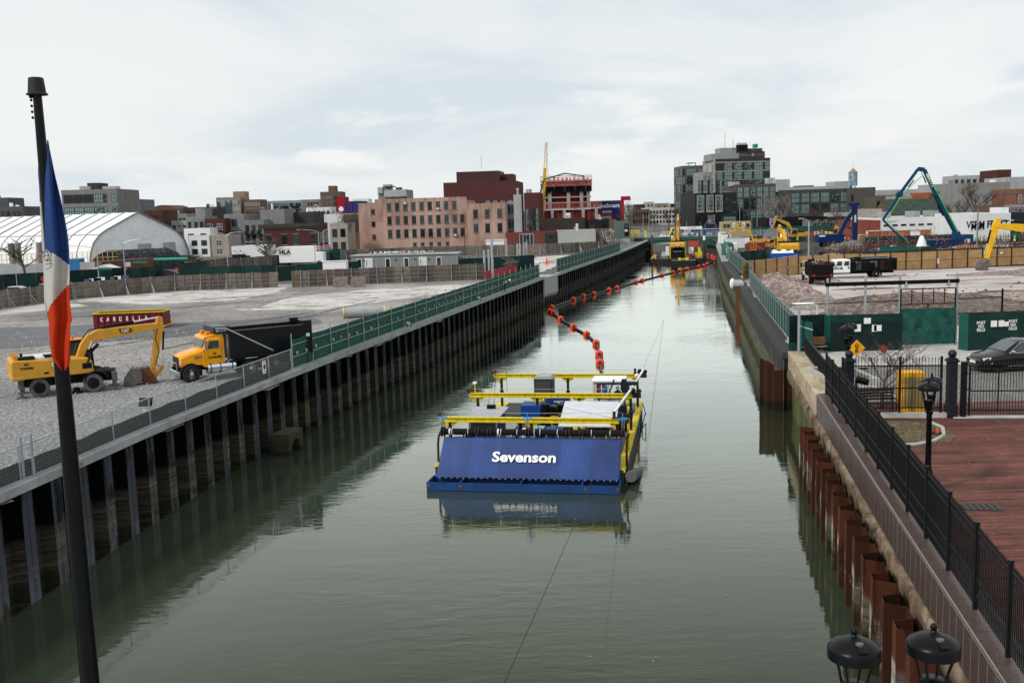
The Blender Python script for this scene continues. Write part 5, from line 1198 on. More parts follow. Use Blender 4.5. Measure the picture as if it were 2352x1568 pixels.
b=MB();b.prism([(1.1,1.98),(1.8,1.98),(1.8,2.46),(1.2,2.46)],'y',-1.1,-1.085);b.build('side_window',DOGREEN,d_);MB().tube((1.97,-1.1,1.3),(1.97,-1.1,2.3),.02).build('grab_handle',CHROME,T,smooth=True);MB().bx(1.72,1.86,-1.1,-1.085,1.5,1.56).build('door_handle',CHROME,d_)
lettering('YONKERS',.17,BLK,d_,(1.5,-1.092,1.42),FRONT,1.1,.05);MB().bx(1.42,1.47,-1.09,-1.086,1.58,1.75).bx(1.55,1.6,-1.09,-1.086,1.58,1.75).bx(1.47,1.55,-1.089,-1.086,1.63,1.68).build('door_emblem',BLK,d_)
for k in range(4): MB().bx(.28+.13*k,.36+.13*k,-1.0,-.94,1.42,1.62).build('hood_vent',CHROME,T)
b=MB()
for s in (-1,1):
 arc=[(.66*math.cos(a),.52+.66*math.sin(a)) for a in [math.pi*(.02+.96*k/10) for k in range(11)]];inn=[(.56*math.cos(a),.52+.56*math.sin(a)) for a in [math.pi*(.02+.96*k/10) for k in range(11)]]
 q=MB();q.prism(arc+inn[::-1],'y',s*1.12-.0 if s < 0 else .7,-.7 if s < 0 else 1.12);q.build('fender',BLKM,T,bev=.01)
MB().bx(-1.06,-.98,-.62,.62,.9,1.55).build('grille',BLK,T);MB().bx(-1.0,-.8,-.88,-.62,1.1,1.34).bx(-1.0,-.8,.62,.88,1.1,1.34).build('headlight',mat('lamp_glass',(.6,.62,.62),.1,0,(1,.05),spec=.8),T,bev=.03)
MB().bx(-1.32,-1.12,-1.08,1.08,.42,.72).build('bumper',CHROME,T,bev=.05);b=MB();b.pipe([(-1.36,-.95,.7),(-1.38,-.95,1.25),(-1.36,.95,1.25),(-1.36,.95,.7)],.035);b.build('bull_bar',CHROME,T,smooth=True)
MB().bx(-1.0,-.9,-1.0,-.9,.98,1.12).build('indicator',ORG,T)
b=MB();b.box((.92,-1.32,2.25),(.14,.2,.62)).bar((.95,-1.06,2.5),(.93,-1.3,2.5),.03).bar((.95,-1.06,1.95),(.93,-1.3,1.98),.03);b.build('mirror',CHROME,T,bev=.03)
b=MB();b.tube((.98,-1.02,.78),(2.75,-1.02,.78),.3,n=18);b.build('fuel_tank',CHROME,T,smooth=True)
for x in (1.15,1.75,2.5): MB().tube((x,-1.02,.78),(x+.06,-1.02,.78),.315,n=18).build('tank_strap',BLK,T)
MB().bx(.98,2.2,-1.34,-1.1,.42,.47).bx(1.0,2.1,-1.36,-1.3,.8,.84).build('step',CHROME,T)
b=MB();b.bx(.62,.66,-1.1,-.7,.35,.95);b.build('mudflap',BLKM,T)
# tipping body
BODY=mat('body_black',(.006,.0065,.009),.32,0,(1.5,.3),spec=.35);BIN=mat('rusty_bed',(.06,.038,.028),.9,0,(3,.4))
b=MB();x0,x1=2.45,7.85
b.mt(0)
for s in (-1,1): b.prism([(x0,1.2),(x1,1.2),(x1,3.0),(x0,2.9)],'y',s*1.22-.03,s*1.22+.03);b.bx(x0,x1,s*1.24-.09,s*1.24+.09,2.82,3.0);b.bx(x0,x1,s*1.24-.08,s*1.24+.08,1.5,1.62)
b.bx(x0,x0+.06,-1.2,1.2,1.2,3.2);b.bx(x1-.08,x1,-1.2,1.2,1.2,3.1);b.mt(1).bx(x0+.06,x1-.08,-1.19,1.19,1.2,1.9).bx(x0+.07,x1-.09,1.14,1.187,1.9,2.8).mt(0)
body_=b.build('dump_body',[BODY,BIN],T)
b=MB();b.prism([(1.5,2.95),(1.55,3.3),(2.0,3.32),(2.5,3.3),(2.6,3.2),(2.6,2.9)],'y',-1.15,1.15);b.build('headboard_canopy',BODY,T,bev=.02);MB().bx(x1-.5,x1+.06,-1.32,-1.1,2.75,3.25).bx(x1-.5,x1+.06,1.1,1.32,2.75,3.25).bx(x1-.02,x1+.06,-1.3,1.3,1.1,3.0).build('tailgate',BODY,T)
lettering('3A-1117',.2,WHT,T,(1.98,-1.16,3.06),FRONT,1.0,.02);MB().bx(x1-.36,x1-.12,-1.33,-1.315,2.2,2.4).build('reflector',WHT,T)
b=MB();b.pipe([(1.6,-1.2,3.2),(2.2,-1.32,3.22),(2.4,-1.33,3.1),(5.2,-1.34,1.5)],.05);b.build('tarp_arm',GALV,T,smooth=True);MB().bx(2.28,2.42,-1.1,-1.02,.95,2.8).build('stack_guard',CHROME,T)
b=MB();b.box((1.35,-.45,2.92),(.3,.4,.16)).box((1.3,.5,2.92),(.3,.4,.16));b.build('roof_lamp',mat('amber_lamp',(.7,.2,.02),.3),T,bev=.03)
for s in (-1,1):
 wheel(T,0,s*1.0,.53,.53,.34,side=s)
 for x in (3.7,5.35,6.75): wheel(T,x,s*1.0 if x > 3.8 else s*1.02,.52,.52,.5,mat('white_rim',(.5,.5,.5),.4),side=s)
for s in (-1,1): MB().bx(7.5,7.54,s*.95-.3,s*.95+.3,.35,1.1).build('mudflap',BLKM,T)
for o in [c for c in col.objects if c.parent == t and c.name.split('.')[0] in ('hood','grille','headlight','bumper','bull_bar','indicator')]:
 for v in o.data.vertices: v.co.x=v.co.x*.6 if v.co.x < 0 else v.co.x
# ---------------------------------------------------------------- wheeled excavator
p=P(86,911,ZL);t=thing('wheeled_excavator','yellow wheeled excavator with raised boom behind the flagpole','excavator',(p.x-.22,p.y+.9,ZL),R(24));T=t
CY2=mat('excavator_yellow',hexc((205,150,52)),.5,0,(2,.12),streak=(2,.2,(.3,.2,.08)))
b=MB();b.bx(-.9,4.0,-.55,.55,.55,1.1).bx(-.75,.0,-.8,.8,.75,1.15).bx(2.3,3.9,-.85,.85,.78,1.2);b.build('chassis',BLKM,T,bev=.03)
b=MB()
for x in (0,3.1):
 arc=[(x+.72*math.cos(a),.62+.66*math.sin(a)) for a in [math.pi*k/8 for k in range(9)]];inn=[(x+.64*math.cos(a),.62+.58*math.sin(a)) for a in [math.pi*k/8 for k in range(9)]]
 for s in (-1,1): b.prism(arc+inn[::-1],'y',s*1.0-.25,s*1.0+.25)
b.build('mudguard',BLKM,T)
for x in (0,2.9):
 for s in (-1,1): wheel(T,x,s*.98,.56,.56,.5,BLKM,RUBD,s)
for x,z0 in ((-.95,.0),(4.1,.0)):
 for s in (-1,1):
  q=MB();q.bx(x-.16,x+.16,s*.95-.16,s*.95+.16,.55,1.1);q.bx(x-.09,x+.09,s*.95-.09,s*.95+.09,.06,.6);q.bx(x-.3,x+.3,s*.95-.22,s*.95+.22,0,.06);q.build('outrigger',mat('worn_steel',(.12,.115,.11),.7,.3,(4,.3)),T)
MB().tube((1.5,0,1.05),(1.5,0,1.25),.6,n=18).build('slew_ring',BLKM,T)
b=MB();b.prism([(-1.95,1.3),(-1.78,1.2),(2.95,1.2),(3.0,1.35),(2.95,1.95),(2.7,2.15),(-1.8,2.38),(-1.95,2.25)],'y',-1.25,.3);b.prism([(-1.95,1.3),(-1.78,1.2),(1.5,1.2),(1.5,2.3),(-1.8,2.38),(-1.95,2.25)],'y',.3,1.25);b.build('engine_house',CY2,T,bev=.07)
MB().bx(-1.97,-1.2,-1.27,1.27,1.16,1.42).build('counterweight',CY2,T,bev=.08);b=MB();b.bx(-1.4,1.2,-1.0,1.1,2.28,2.42);b.build('deck',OFFW,T,bev=.02);MB().bx(-1.5,-.5,-1.1,-.3,2.36,2.5).bx(.1,1.2,-1.0,-.2,2.36,2.5).build('cooling_grille',BLKM,T);MB().box((-1.6,-.9,2.55),(.3,.16,.3)).box((-1.6,.2,2.55),(.3,.16,.3)).build('lifting_eye',CY2,T,bev=.03)
MB().pipe([(.7,-1.0,2.4),(.7,-1.0,3.0),(.9,-1.0,3.05),(1.0,-1.0,2.95),(1.0,-1.0,2.4)],.025).build('handrail',BLK,T,smooth=True);MB().tube((-1.15,0.3,2.4),(-1.15,.3,2.6),.09).build('exhaust',BLKM,T)
b=MB();b.prism([(1.75,1.3),(3.35,1.3),(3.3,2.5),(2.95,3.1),(1.8,3.12)],'y',.35,1.3);b.build('cab',BLK,T,bev=.05);
b=MB();b.prism([(1.9,1.75),(3.2,1.75),(3.15,2.45),(2.85,2.98),(1.92,2.98)],'y',.33,.35);b.add([(3.37,.42,1.5),(3.37,1.22,1.5),(3.32,1.22,2.45),(3.32,.42,2.45)],[(0,1,2,3)]);b.build('cab_glass',DOGREEN,T);MB().bx(1.8,3.0,.3,1.3,3.12,3.19).build('cab_roof',CY2,T,bev=.03);MB().tube((2.1,.5,3.19),(2.1,.5,3.4),.09).build('beacon',ORG,T,smooth=True)
def boomplate(b,pts,w,y0,y1):
 """a tapered beam that follows points (x, z) with widths"""
 n=len(pts);up_,dn=[],[]
 for i in range(n):
  a=Vector(pts[max(0,i-1)]);c=Vector(pts[min(n-1,i+1)]);d=(c-a).normalized();nn=Vector((-d.y,d.x));q=Vector(pts[i]);up_.append(tuple(q+nn*w[i]/2));dn.append(tuple(q-nn*w[i]/2))
 b.prism(up_+dn[::-1],'y',y0,y1)
b=MB();boomplate(b,[(2.25,1.9),(2.7,2.75),(3.2,3.35)],[.45,.62,.62],-.52,-.02);b.build('boom_foot',CY2,T,bev=.03)
b=MB();boomplate(b,[(3.05,3.2),(3.6,3.42),(5.6,3.55),(7.6,3.68)],[.55,.66,.56,.38],-.5,-.04);bo=b.build('boom',CY2,T,bev=.03)
catlogo(bo,5.35,-.51,3.55,.2,None,FRONT,True,1.5)
b=MB();boomplate(b,[(7.75,4.25),(7.65,3.6),(7.35,2.2),(7.05,.95)],[.32,.58,.42,.3],-.46,-.08);b.build('stick',CY2,T,bev=.03)
cyl(T,(3.9,-.27,3.85),(7.7,-.27,4.22),.09);cyl(T,(2.6,-.6,2.0),(3.15,-.6,3.1),.1);cyl(T,(3.1,-.27,2.4),(4.0,-.27,3.2),.1);cyl(T,(7.95,-.27,3.3),(7.7,-.27,1.05),.07)
MB().pipe([(2.6,-.1,3.2),(3.1,-.1,3.75),(4,-.12,3.8),(6,-.12,3.92),(7.5,-.1,3.98),(7.8,-.2,3.5)],.035).build('hose',BLKM,T,smooth=True);MB().pipe([(7.5,-.5,3.5),(7.3,-.55,2.9),(7.5,-.5,2.0),(7.2,-.5,1.2)],.025).build('hose',BLKM,T,smooth=True)
b=MB();boomplate(b,[(7.05,1.0),(7.0,.6),(6.9,.25)],[.4,.55,.25],-.42,-.12);boomplate(b,[(7.05,1.3),(7.7,.95)],[.12,.1],-.48,-.4);boomplate(b,[(7.75,1.05),(7.25,.45)],[.2,.16],-.4,-.14);b.build('bucket_linkage',CY2,T,bev=.01)
lettering('YONKERS',.17,BLK,T,(-1.05,-1.256,1.86),FRONT,1.1,.05);MB().bx(-1.17,-1.1,-1.256,-1.25,2.02,2.18).bx(-1.0,-.93,-1.256,-1.25,2.02,2.18).bx(-1.1,-1.0,-1.255,-1.25,2.06,2.12).build('company_emblem',BLK,T)
catlogo(T,.75,-1.257,1.95,.25,'M322F',FRONT,True,1.1);MB().bx(-.05,.25,-1.256,-1.25,1.42,1.54).build('filler_cap',BLK,T);MB().bx(2.3,2.9,-1.256,-1.25,1.5,1.85).build('side_grille',BLKM,T);MB().pipe([(2.6,-1.3,1.8),(2.75,-1.35,2.1),(2.7,-1.35,2.3)],.06).build('work_lamp',BLKM,T)
for o in [c for c in col.objects if c.parent == t and c.name.split('.')[0] not in ('chassis','mudguard','wheel','outrigger','slew_ring')]:
 o.matrix_basis=Matrix.Translation((1.5,0,0)) @ Matrix.Rotation(R(8),4,'Z') @ Matrix.Diagonal((.885,1,.96,1)) @ Matrix.Translation((-1.5,0,0)) @ o.matrix_basis
def bucket(label,loc,rz,s=1.0,m_=None):
 t_=thing('excavator_bucket',label,'bucket',loc,rz);q=MB()
 prof=[(0,0),(.45,-.02),(.8,.2),(.9,.55),(.8,.85),(.35,.9)];prof=[(x*s,(z+.03)*s) for x,z in prof]
 for y in (-.5,.46): q.prism(prof+[(-.1*s,.3*s)],'y',y*s,(y+.04)*s)
 for a,c in zip(prof,prof[1:]): q.bar((a[0],0,a[1]),(c[0],0,c[1]),1.0*s,.04,(0,0,1))
 for k in range(5): q.box((-.03,(-.4+.2*k)*s,.02),(.22,.08,.05))
 q.build('shell',m_ or mat('worn_bucket',(.13,.115,.10),.75,.2,(3,.35)),t_);MB().tube((.55*s,-.3*s,.95*s),(.55*s,.3*s,.95*s),.07).box((.5*s,-.25*s,.9*s),(.3,.05,.25)).box((.5*s,.25*s,.9*s),(.3,.05,.25)).build('hanger',STEEL,t_);return t_
M_=t.matrix_basis.copy() if False else Matrix.Translation(t.location) @ Matrix.Rotation(R(24),4,'Z')
bucket('grey worn digging bucket lying beside the rust brown one',tuple(M_ @ Vector((4.75,.35,0))),R(20),1.1);bucket('rust brown digging bucket lying under the excavator stick',tuple(M_ @ Vector((6.5,.6,0))),R(200),1.05,RUST)
q=P(177,902,ZL);t=thing('black_weight','small black cone weight on the gravel in front of the excavator','weight',tuple(q));MB().lathe([(.34,0),(.34,.06),(.2,.1),(.16,.34),(.0,.36)],(0,0,0),12).build('base',BLKM,t,smooth=True);MB().lathe([(.1,.36),(.1,.4),(0,.42)],(0,0,0),10).build('cap',OFFW,t)
# ---------------------------------------------------------------- red roll-off container
p=P(377,753,ZL);t=thing('skip_container','dark red open top container with yellow rim and white lettering','container',(p.x,p.y,ZL),R(4));RDC=mat('skip_red',(.17,.012,.022),.55,0,(2,.25),streak=(2,.35,(.06,.02,.02)))
W_=6.4;b=MB();b.bx(-W_,0,0,.06,.25,1.5).bx(-W_,0,2.34,2.4,.25,1.5).bx(-.06,0,.06,2.34,.25,1.5).bx(-W_,-W_+.06,.06,2.34,.25,1.5).bx(-W_,0,.0,2.4,.15,.25)
for k in range(11): b.bx(-W_+.3+k*.58,-W_+.4+k*.58,-.08,0,.3,1.42)
for z in (.3,.85): b.bx(0,.08,0,2.4,z,z+.1)
b.build('shell',RDC,t);MB().bx(-W_-.08,.1,-.1,.08,1.5,1.6).bx(-W_-.08,.1,2.32,2.5,1.5,1.6).bx(0,.1,.08,2.32,1.5,1.6).bx(-W_-.08,-W_+.06,.08,2.32,1.5,1.6).bx(-.02,.12,-.1,2.5,.12,.26).build('yellow_rim',mat('rim_yellow',(.55,.42,.02),.6,0,(3,.25)),t);MB().bx(-W_+.1,-.1,.1,2.3,.26,1.0).build('load',mat('rubble_load',(.10,.085,.075),.95,0,(4,.4)),t)
for x in (-W_+.7,-.5): MB().tube((x,.4,.1),(x,2,.1),.1).build('roller',BLK,t)
for k,ch in enumerate('CARDELLA'): lettering(ch,.52,WHT,t,(-W_+.66+k*.58*1.0+.12,-.012,.98),FRONT,.8,.04)
# ---------------------------------------------------------------- black minivan
p=P(2287,856,ZR);t=thing('minivan','black minivan with chrome trim parked behind the driveway gate','car',(p.x-.95,p.y+.75,ZR),R(7));T=t;CARB=mat('car_black',(.003,.0035,.005),.12,0,(1,.1),spec=.35,coat=.1)
def cr(x,hw,z0,zb,hwt,zt): return [(x,-hw*.93,z0),(x,-hw,z0+.2),(x,-hw,zb-.06),(x,-hw*.97,zb),(x,-hwt,zt-.05),(x,-hwt+.12,zt),(x,hwt-.12,zt),(x,hwt,zt-.05),(x,hw*.97,zb),(x,hw,zb-.06),(x,hw,z0+.2),(x,hw*.93,z0)]
b=MB();b.loft([cr(-.0,.62,.3,.62,.5,.72),cr(.06,.78,.22,.7,.62,.8),cr(.3,.92,.2,.82,.75,.9),cr(.7,.98,.2,.95,.84,1.0),cr(1.25,1.0,.2,1.03,.88,1.1),cr(1.35,1.0,.2,1.05,.87,1.15),cr(2.25,1.0,.2,1.08,.72,1.68),cr(2.7,1.0,.2,1.09,.73,1.76),cr(3.8,1.0,.2,1.1,.73,1.76),cr(4.6,.99,.25,1.1,.7,1.68),cr(5.05,.95,.3,1.05,.68,1.45),cr(5.17,.9,.4,.95,.7,1.0)]);b.build('body',CARB,T,smooth=True)
b=MB();b.add([(1.42,-.8,1.19),(1.42,.8,1.19),(2.2,.66,1.655),(2.2,-.66,1.655)],[(0,1,2,3)]);b.v=[(x-.012,y,z+.012) for x,y,z in b.v];b.build('windscreen',GLASSB,T)
b=MB();
def sw(x0,x1,f0=0,f1=0): b.add([(x0,-1.0*.985,1.12),(x1,-1.0*.985,1.13),(x1-f1,-.77,1.62),(x0+f0,-.77,1.62)],[(0,1,2,3)])
sw(1.75,2.75,.62,0);sw(2.82,3.9);sw(3.98,4.8,0,.3);b.v=[(x,y-.012,z) for x,y,z in b.v];b.build('side_window',GLASS,T)
b=MB();b.pipe([(1.55,-1.0,1.1),(2.35,-.78,1.66),(3.0,-.755,1.70),(4.6,-.74,1.66),(4.9,-.98,1.12),(1.55,-1.0,1.09)],.018,5);b.build('window_trim',CHROME,T);MB().bx(1.5,4.0,-1.02,-.99,.36,.39).build('sill_trim',CHROME,T);MB().pipe([(2.5,-.68,1.80),(2.7,-.68,1.84),(4.4,-.68,1.80),(4.6,-.68,1.74)],.02).build('roof_rail',CHROME,T)
b=MB();b.box((1.72,-1.1,1.18),(.18,.22,.15));b.build('mirror',CHROME,T,bev=.05)
for s in (-1,1):
 b=MB();b.loft([[(.16,s*.80,.70),(.16,s*.5,.68),(.19,s*.5,.80),(.22,s*.78,.84)],[(.5,s*.955,.78),(.4,s*.9,.76),(.42,s*.86,.88),(.55,s*.93,.90)]]);b.v=[(x-.04,y*1.01,z) for x,y,z in b.v];b.build('headlight',MATS['lamp_glass'],T)
 for x in (.97,4.05): wheel(T,x,s*.86,.34,.34,.24,mat('alloy_grey',(.25,.25,.26),.35,.6),RUB,s)
 q=MB();q.prism([(.97+.42*math.cos(a),.34+.42*math.sin(a)) for a in [math.pi*k/8 for k in range(9)]]+[(.55,.2),(1.39,.2)][::-1],'y',s*1.004-.004,s*1.004+.004);q.build('wheel_arch',BLKM,T)
b=MB();b.pipe([(.10,-.78,.52),(.02,-.5,.40),(-.02,0,.36),(.02,.5,.40),(.10,.78,.52)],.02,5).pipe([(.03,-.6,.74),(-.03,0,.70),(.03,.6,.74)],.014,5);b.build('grille_trim',CHROME,T);MB().bx(-.035,-.015,-.26,.26,.5,.66).build('number_plate',PAPER,T);MB().bx(.5,.62,-1.005,-.985,.52,.62).build('side_marker',ORG,T)
# ---------------------------------------------------------------- stake-body trucks
def stake_truck(label,p,rz,cabx=True):
 t_=thing('stake_truck',label,'truck',p,rz);s_=t_
 MB().bx(.3,9.2,-.45,.45,.55,.85).build('chassis',BLKM,s_)
 b=MB();b.loft([hr(-.95,.8,.85,1.35,.15),hr(-.7,.95,.8,1.45,.15),hr(.65,1.05,.85,1.65,.12)]);b.build('hood',WHT,s_,bev=.03)
 b=MB();b.loft([hr(.6,1.1,.75,1.65,.08),hr(1.05,1.08,.75,2.4,.14),hr(1.3,1.08,.75,2.52,.14),hr(3.05,1.08,.75,2.55,.14),hr(3.1,1.06,.75,2.5,.1)]);b.build('cab',WHT,s_,bev=.03)
 q=MB();q.add([(.66,-.95,1.68),(.66,.95,1.68),(1.02,.92,2.34),(1.02,-.92,2.34)],[(0,1,2,3)]);q.v=[(x-.03,y,z+.02) for x,y,z in q.v];q.build('windscreen',GLASSB,s_)
 for x0,x1 in ((1.15,1.95),(2.15,2.9)):
  d=MB().bx(x0-.1,x1+.08,-1.12,-1.09,.8,2.45).build('door',WHT,s_,bev=.01);MB().prism([(x0+.05,1.72),(x1,1.72),(x1,2.3),(x0+.2,2.3)],'y',-1.14,-1.12).build('side_window',GLASS,d);MB().bx(x1-.15,x1+.02,-1.14,-1.12,1.3,1.55).build('door_handle',BLK,d)
 lettering('RESTORATION &\nWATERPROOFING',.17,BLK,s_,(1.45,-1.13,1.35),FRONT,.9,.02)
 MB().bx(-1.15,-.95,-1.05,1.05,.45,.85).build('bumper',mat('bumper_grey',(.12,.12,.12),.5),s_,bev=.05);MB().bx(-.98,-.9,-.6,.6,.9,1.3).build('grille',BLK,s_);MB().box((.8,-1.32,1.95),(.12,.22,.5)).build('mirror',BLK,s_)
 MB().bx(3.25,9.35,-1.22,1.22,.95,1.12).build('bed',BLK,s_);b=MB()
 for sd in (-1.2,1.2):
  for z in (1.3,1.6,1.9,2.2,2.45): b.bx(3.25,9.3,sd-.03,sd+.03,z,z+.14)
  for k in range(9): b.bx(3.3+k*.74,3.38+k*.74,sd-.05,sd+.05,1.1,2.62)
 for z in (1.3,1.6,1.9,2.2,2.45): b.bx(3.25,3.3,-1.2,1.2,z,z+.14)
 b.build('stake_rails',BLK,s_);MB().bx(9.28,9.36,-1.2,1.2,1.12,2.55).build('tail_board',BLK,s_)
 q=MB();
 for k in range(7): q.bx(9.365,9.375,-1.15+k*.34,-.98+k*.34,1.08,1.14);q.bx(9.365,9.375,-1.15+k*.34,-.98+k*.34,2.46,2.52)
 q.build('reflective_tape',RED,s_);MB().bx(9.36,9.4,-1.1,-.85,1.14,1.3).bx(9.36,9.4,.85,1.1,1.14,1.3).build('tail_light',mat('tail_red',(.6,.02,.03),.3),s_)
 r2=random.Random(3)
 b=MB()
 for k in range(9):
  b.mt(k % 4).box((3.7+k*.62,r2.uniform(-.7,.7),1.5+r2.random()*.25),(r2.uniform(.4,.8),r2.uniform(.5,.9),r2.uniform(.6,1.2)),r2.random())
 for k in range(6): b.mt(k % 4).tube((3.6,-.8+k*.3,2.5+.05*k),(8.6,-.7+k*.25,2.55+.04*k),.04)
 b.build('tools_and_boxes',[BLKM,LGREY,BLKM,BRK],s_)
 b=MB();b.lathe([(.2,0),(.42,0),(.45,.12),(.42,.24),(.2,.24)],(4.2,-.6,2.6),16);b.build('hose_coil',BLKM,s_,smooth=True)
 for sd in (-1,1): wheel(s_,0,sd*.98,.5,.5,.3,mat('rim_grey',(.35,.35,.36),.45),side=sd);wheel(s_,6.6,sd*.95,.5,.5,.5,MATS['white_rim'],side=sd)
 for sd in (-1,1): MB().bx(7.3,7.34,sd*.95-.3,sd*.95+.3,.25,1.0).build('mudflap',BLKM,s_)
 return t_
p=P(1913,640,ZR);stake_truck('white crew cab truck with black stake bed seen from the side',(p.x-.75,p.y+.9,ZR),R(0)).scale=(.94,.94,.94)
p=P(1862,652,ZR);stake_truck('white truck with black stake bed seen from behind',(p.x-(6.6*math.cos(R(-99))+.95*math.sin(R(-99))),p.y-(6.6*math.sin(R(-99))-.95*math.cos(R(-99))),ZR),R(-99))
q=MB()
# ---------------------------------------------------------------- tracked excavators
EXM={}
def excavator(label,p,rz,s=1.0,m_=None,boom=52,stick=-70,swing=0,buck=-110,logo=None,cabside=1,group=None,tracks=True):
 t_=thing('tracked_excavator',label,'excavator',p,rz,group);T_=t_;m_=m_ or YEL
 def S(b): b.T=Matrix.Rotation(swing,4,'Z') @ Matrix.Scale(s,4);return b
 def S0(b): b.T=Matrix.Scale(s,4);return b
 if tracks:
  for sd in (-1,1):
   prof=[(-2.0,.45),(-1.9,.15),(-1.6,0),(1.6,0),(1.9,.15),(2.0,.45),(1.9,.75),(1.6,.9),(-1.6,.9),(-1.9,.75)]
   S0(MB()).prism(prof,'y',sd*1.15-.28,sd*1.15+.28).build('track',mat('track_steel',(.03,.028,.026),.85,0,(5,.4)),T_)
  S0(MB()).bx(-1.2,1.2,-.9,.9,.4,1.0).build('undercarriage',BLKM,T_)
 b=S(MB());b.prism([(-2.6,1.15),(1.5,1.05),(1.5,1.5),(.6,2.0),(-2.3,2.15),(-2.65,1.9)],'y',-1.35,1.35);b.build('engine_house',m_,T_,bev=.06*s);S(MB()).bx(-2.72,-1.9,-1.38,1.38,1.1,1.85).build('counterweight',m_,T_,bev=.12*s);S(MB()).bx(-1.8,-.2,-1.3,1.3,2.05,2.35).build('deck',BLKM,T_)
 c_=cabside*.9;S(MB()).prism([(0,1.2),(1.75,1.2),(1.75,1.9),(1.4,2.9),(0.05,2.95)],'y',c_-.45,c_+.45).build('cab',m_,T_,bev=.06*s)
 b=S(MB())
 for y in (c_-.46,c_+.46): b.add([(.2,y,1.75),(1.6,y,1.75),(1.3,y,2.78),(.2,y,2.8)],[(0,1,2,3)])
 b.add([(1.77,c_-.4,1.5),(1.77,c_+.4,1.5),(1.77,c_+.4,1.9),(1.77,c_-.4,1.9)],[(0,1,2,3)]);b.add([(1.77,c_-.4,1.92),(1.77,c_+.4,1.92),(1.44,c_+.4,2.84),(1.44,c_-.4,2.84)],[(0,1,2,3)]);b.build('cab_glass',GLASS,T_)
 a1=R(boom);a2=R(boom-38);a3=R(stick);P0=Vector((.7,1.75));P1=P0+Vector((math.cos(a1),math.sin(a1)))*2.7;P2=P1+Vector((math.cos(a2),math.sin(a2)))*3.3;P3=P2+Vector((math.cos(a3),math.sin(a3)))*3.1;PS=P2-Vector((math.cos(a3),math.sin(a3)))*.7
 b=S(MB());boomplate(b,[tuple(P0),tuple(P0.lerp(P1,.7)),tuple(P1),tuple(P1.lerp(P2,.4)),tuple(P2)],[.45,.75,.82,.7,.36],-.25,.25);bm_=b.build('boom',m_,T_,bev=.03*s)
 b=S(MB());boomplate(b,[tuple(PS),tuple(P2),tuple(P3)],[.3,.62,.3],-.2,.2);b.build('stick',m_,T_,bev=.03*s)
 def c3(v,y=0): return tuple(Matrix.Rotation(swing,4,'Z') @ Vector((v.x*s,y*s,v.y*s)))
 for y in (-.38,.38): cyl(T_,c3(P0+Vector((.6,-.25)),y),c3(P0.lerp(P1,.85),y),.11*s)
 cyl(T_,c3(P1+Vector((0,.5))),c3(PS),.1*s);nrm=Vector((math.sin(a3),-math.cos(a3)))*-1;cyl(T_,c3(P2.lerp(P3,.15)+nrm*.35),c3(P2.lerp(P3,.9)+nrm*.3),.08*s)
 a4=R(buck);q0=P3;ex=Vector((math.cos(a4),math.sin(a4)));ez=Vector((-ex.y,ex.x));prof=[(0,.1),(.5,.35),(1.1,.3),(1.45,-.1),(1.35,-.5),(.3,-.25)]
 b=S(MB());b.prism([tuple(q0+ex*x+ez*z) for x,z in prof],'y',-.65,.65);b.build('bucket',MATS['worn_bucket'],T_,bev=.03*s)
 if logo == 'CAT':
  R0=Matrix.Rotation(swing,4,'Z');q=MB();q.T=R0 @ Matrix.Scale(s,4);q.bx(-2.745,-2.725,-.5,.5,1.25,1.75);q.build('logo_panel',BLK,T_)
  pt_=R0 @ Vector((-2.76*s,0,1.55*s));lettering('CAT',.5*s,WHT,T_,tuple(pt_),(math.pi/2,0,swing-math.pi/2),1,.05)
  q=MB();q.T=R0 @ Matrix.Scale(s,4);q.add([(-2.765,-.16,1.32),(-2.765,.16,1.32),(-2.765,0,1.47)],[(0,1,2)]);q.build('logo_triangle',CATY,T_)
 elif logo: 
  mid=c3(P1.lerp(P2,.42),-.27);lettering(logo,.55*s,BLK,T_,mid,(math.pi/2,-R(boom-38) if True else 0,swing),1.1,.03)
 return t_
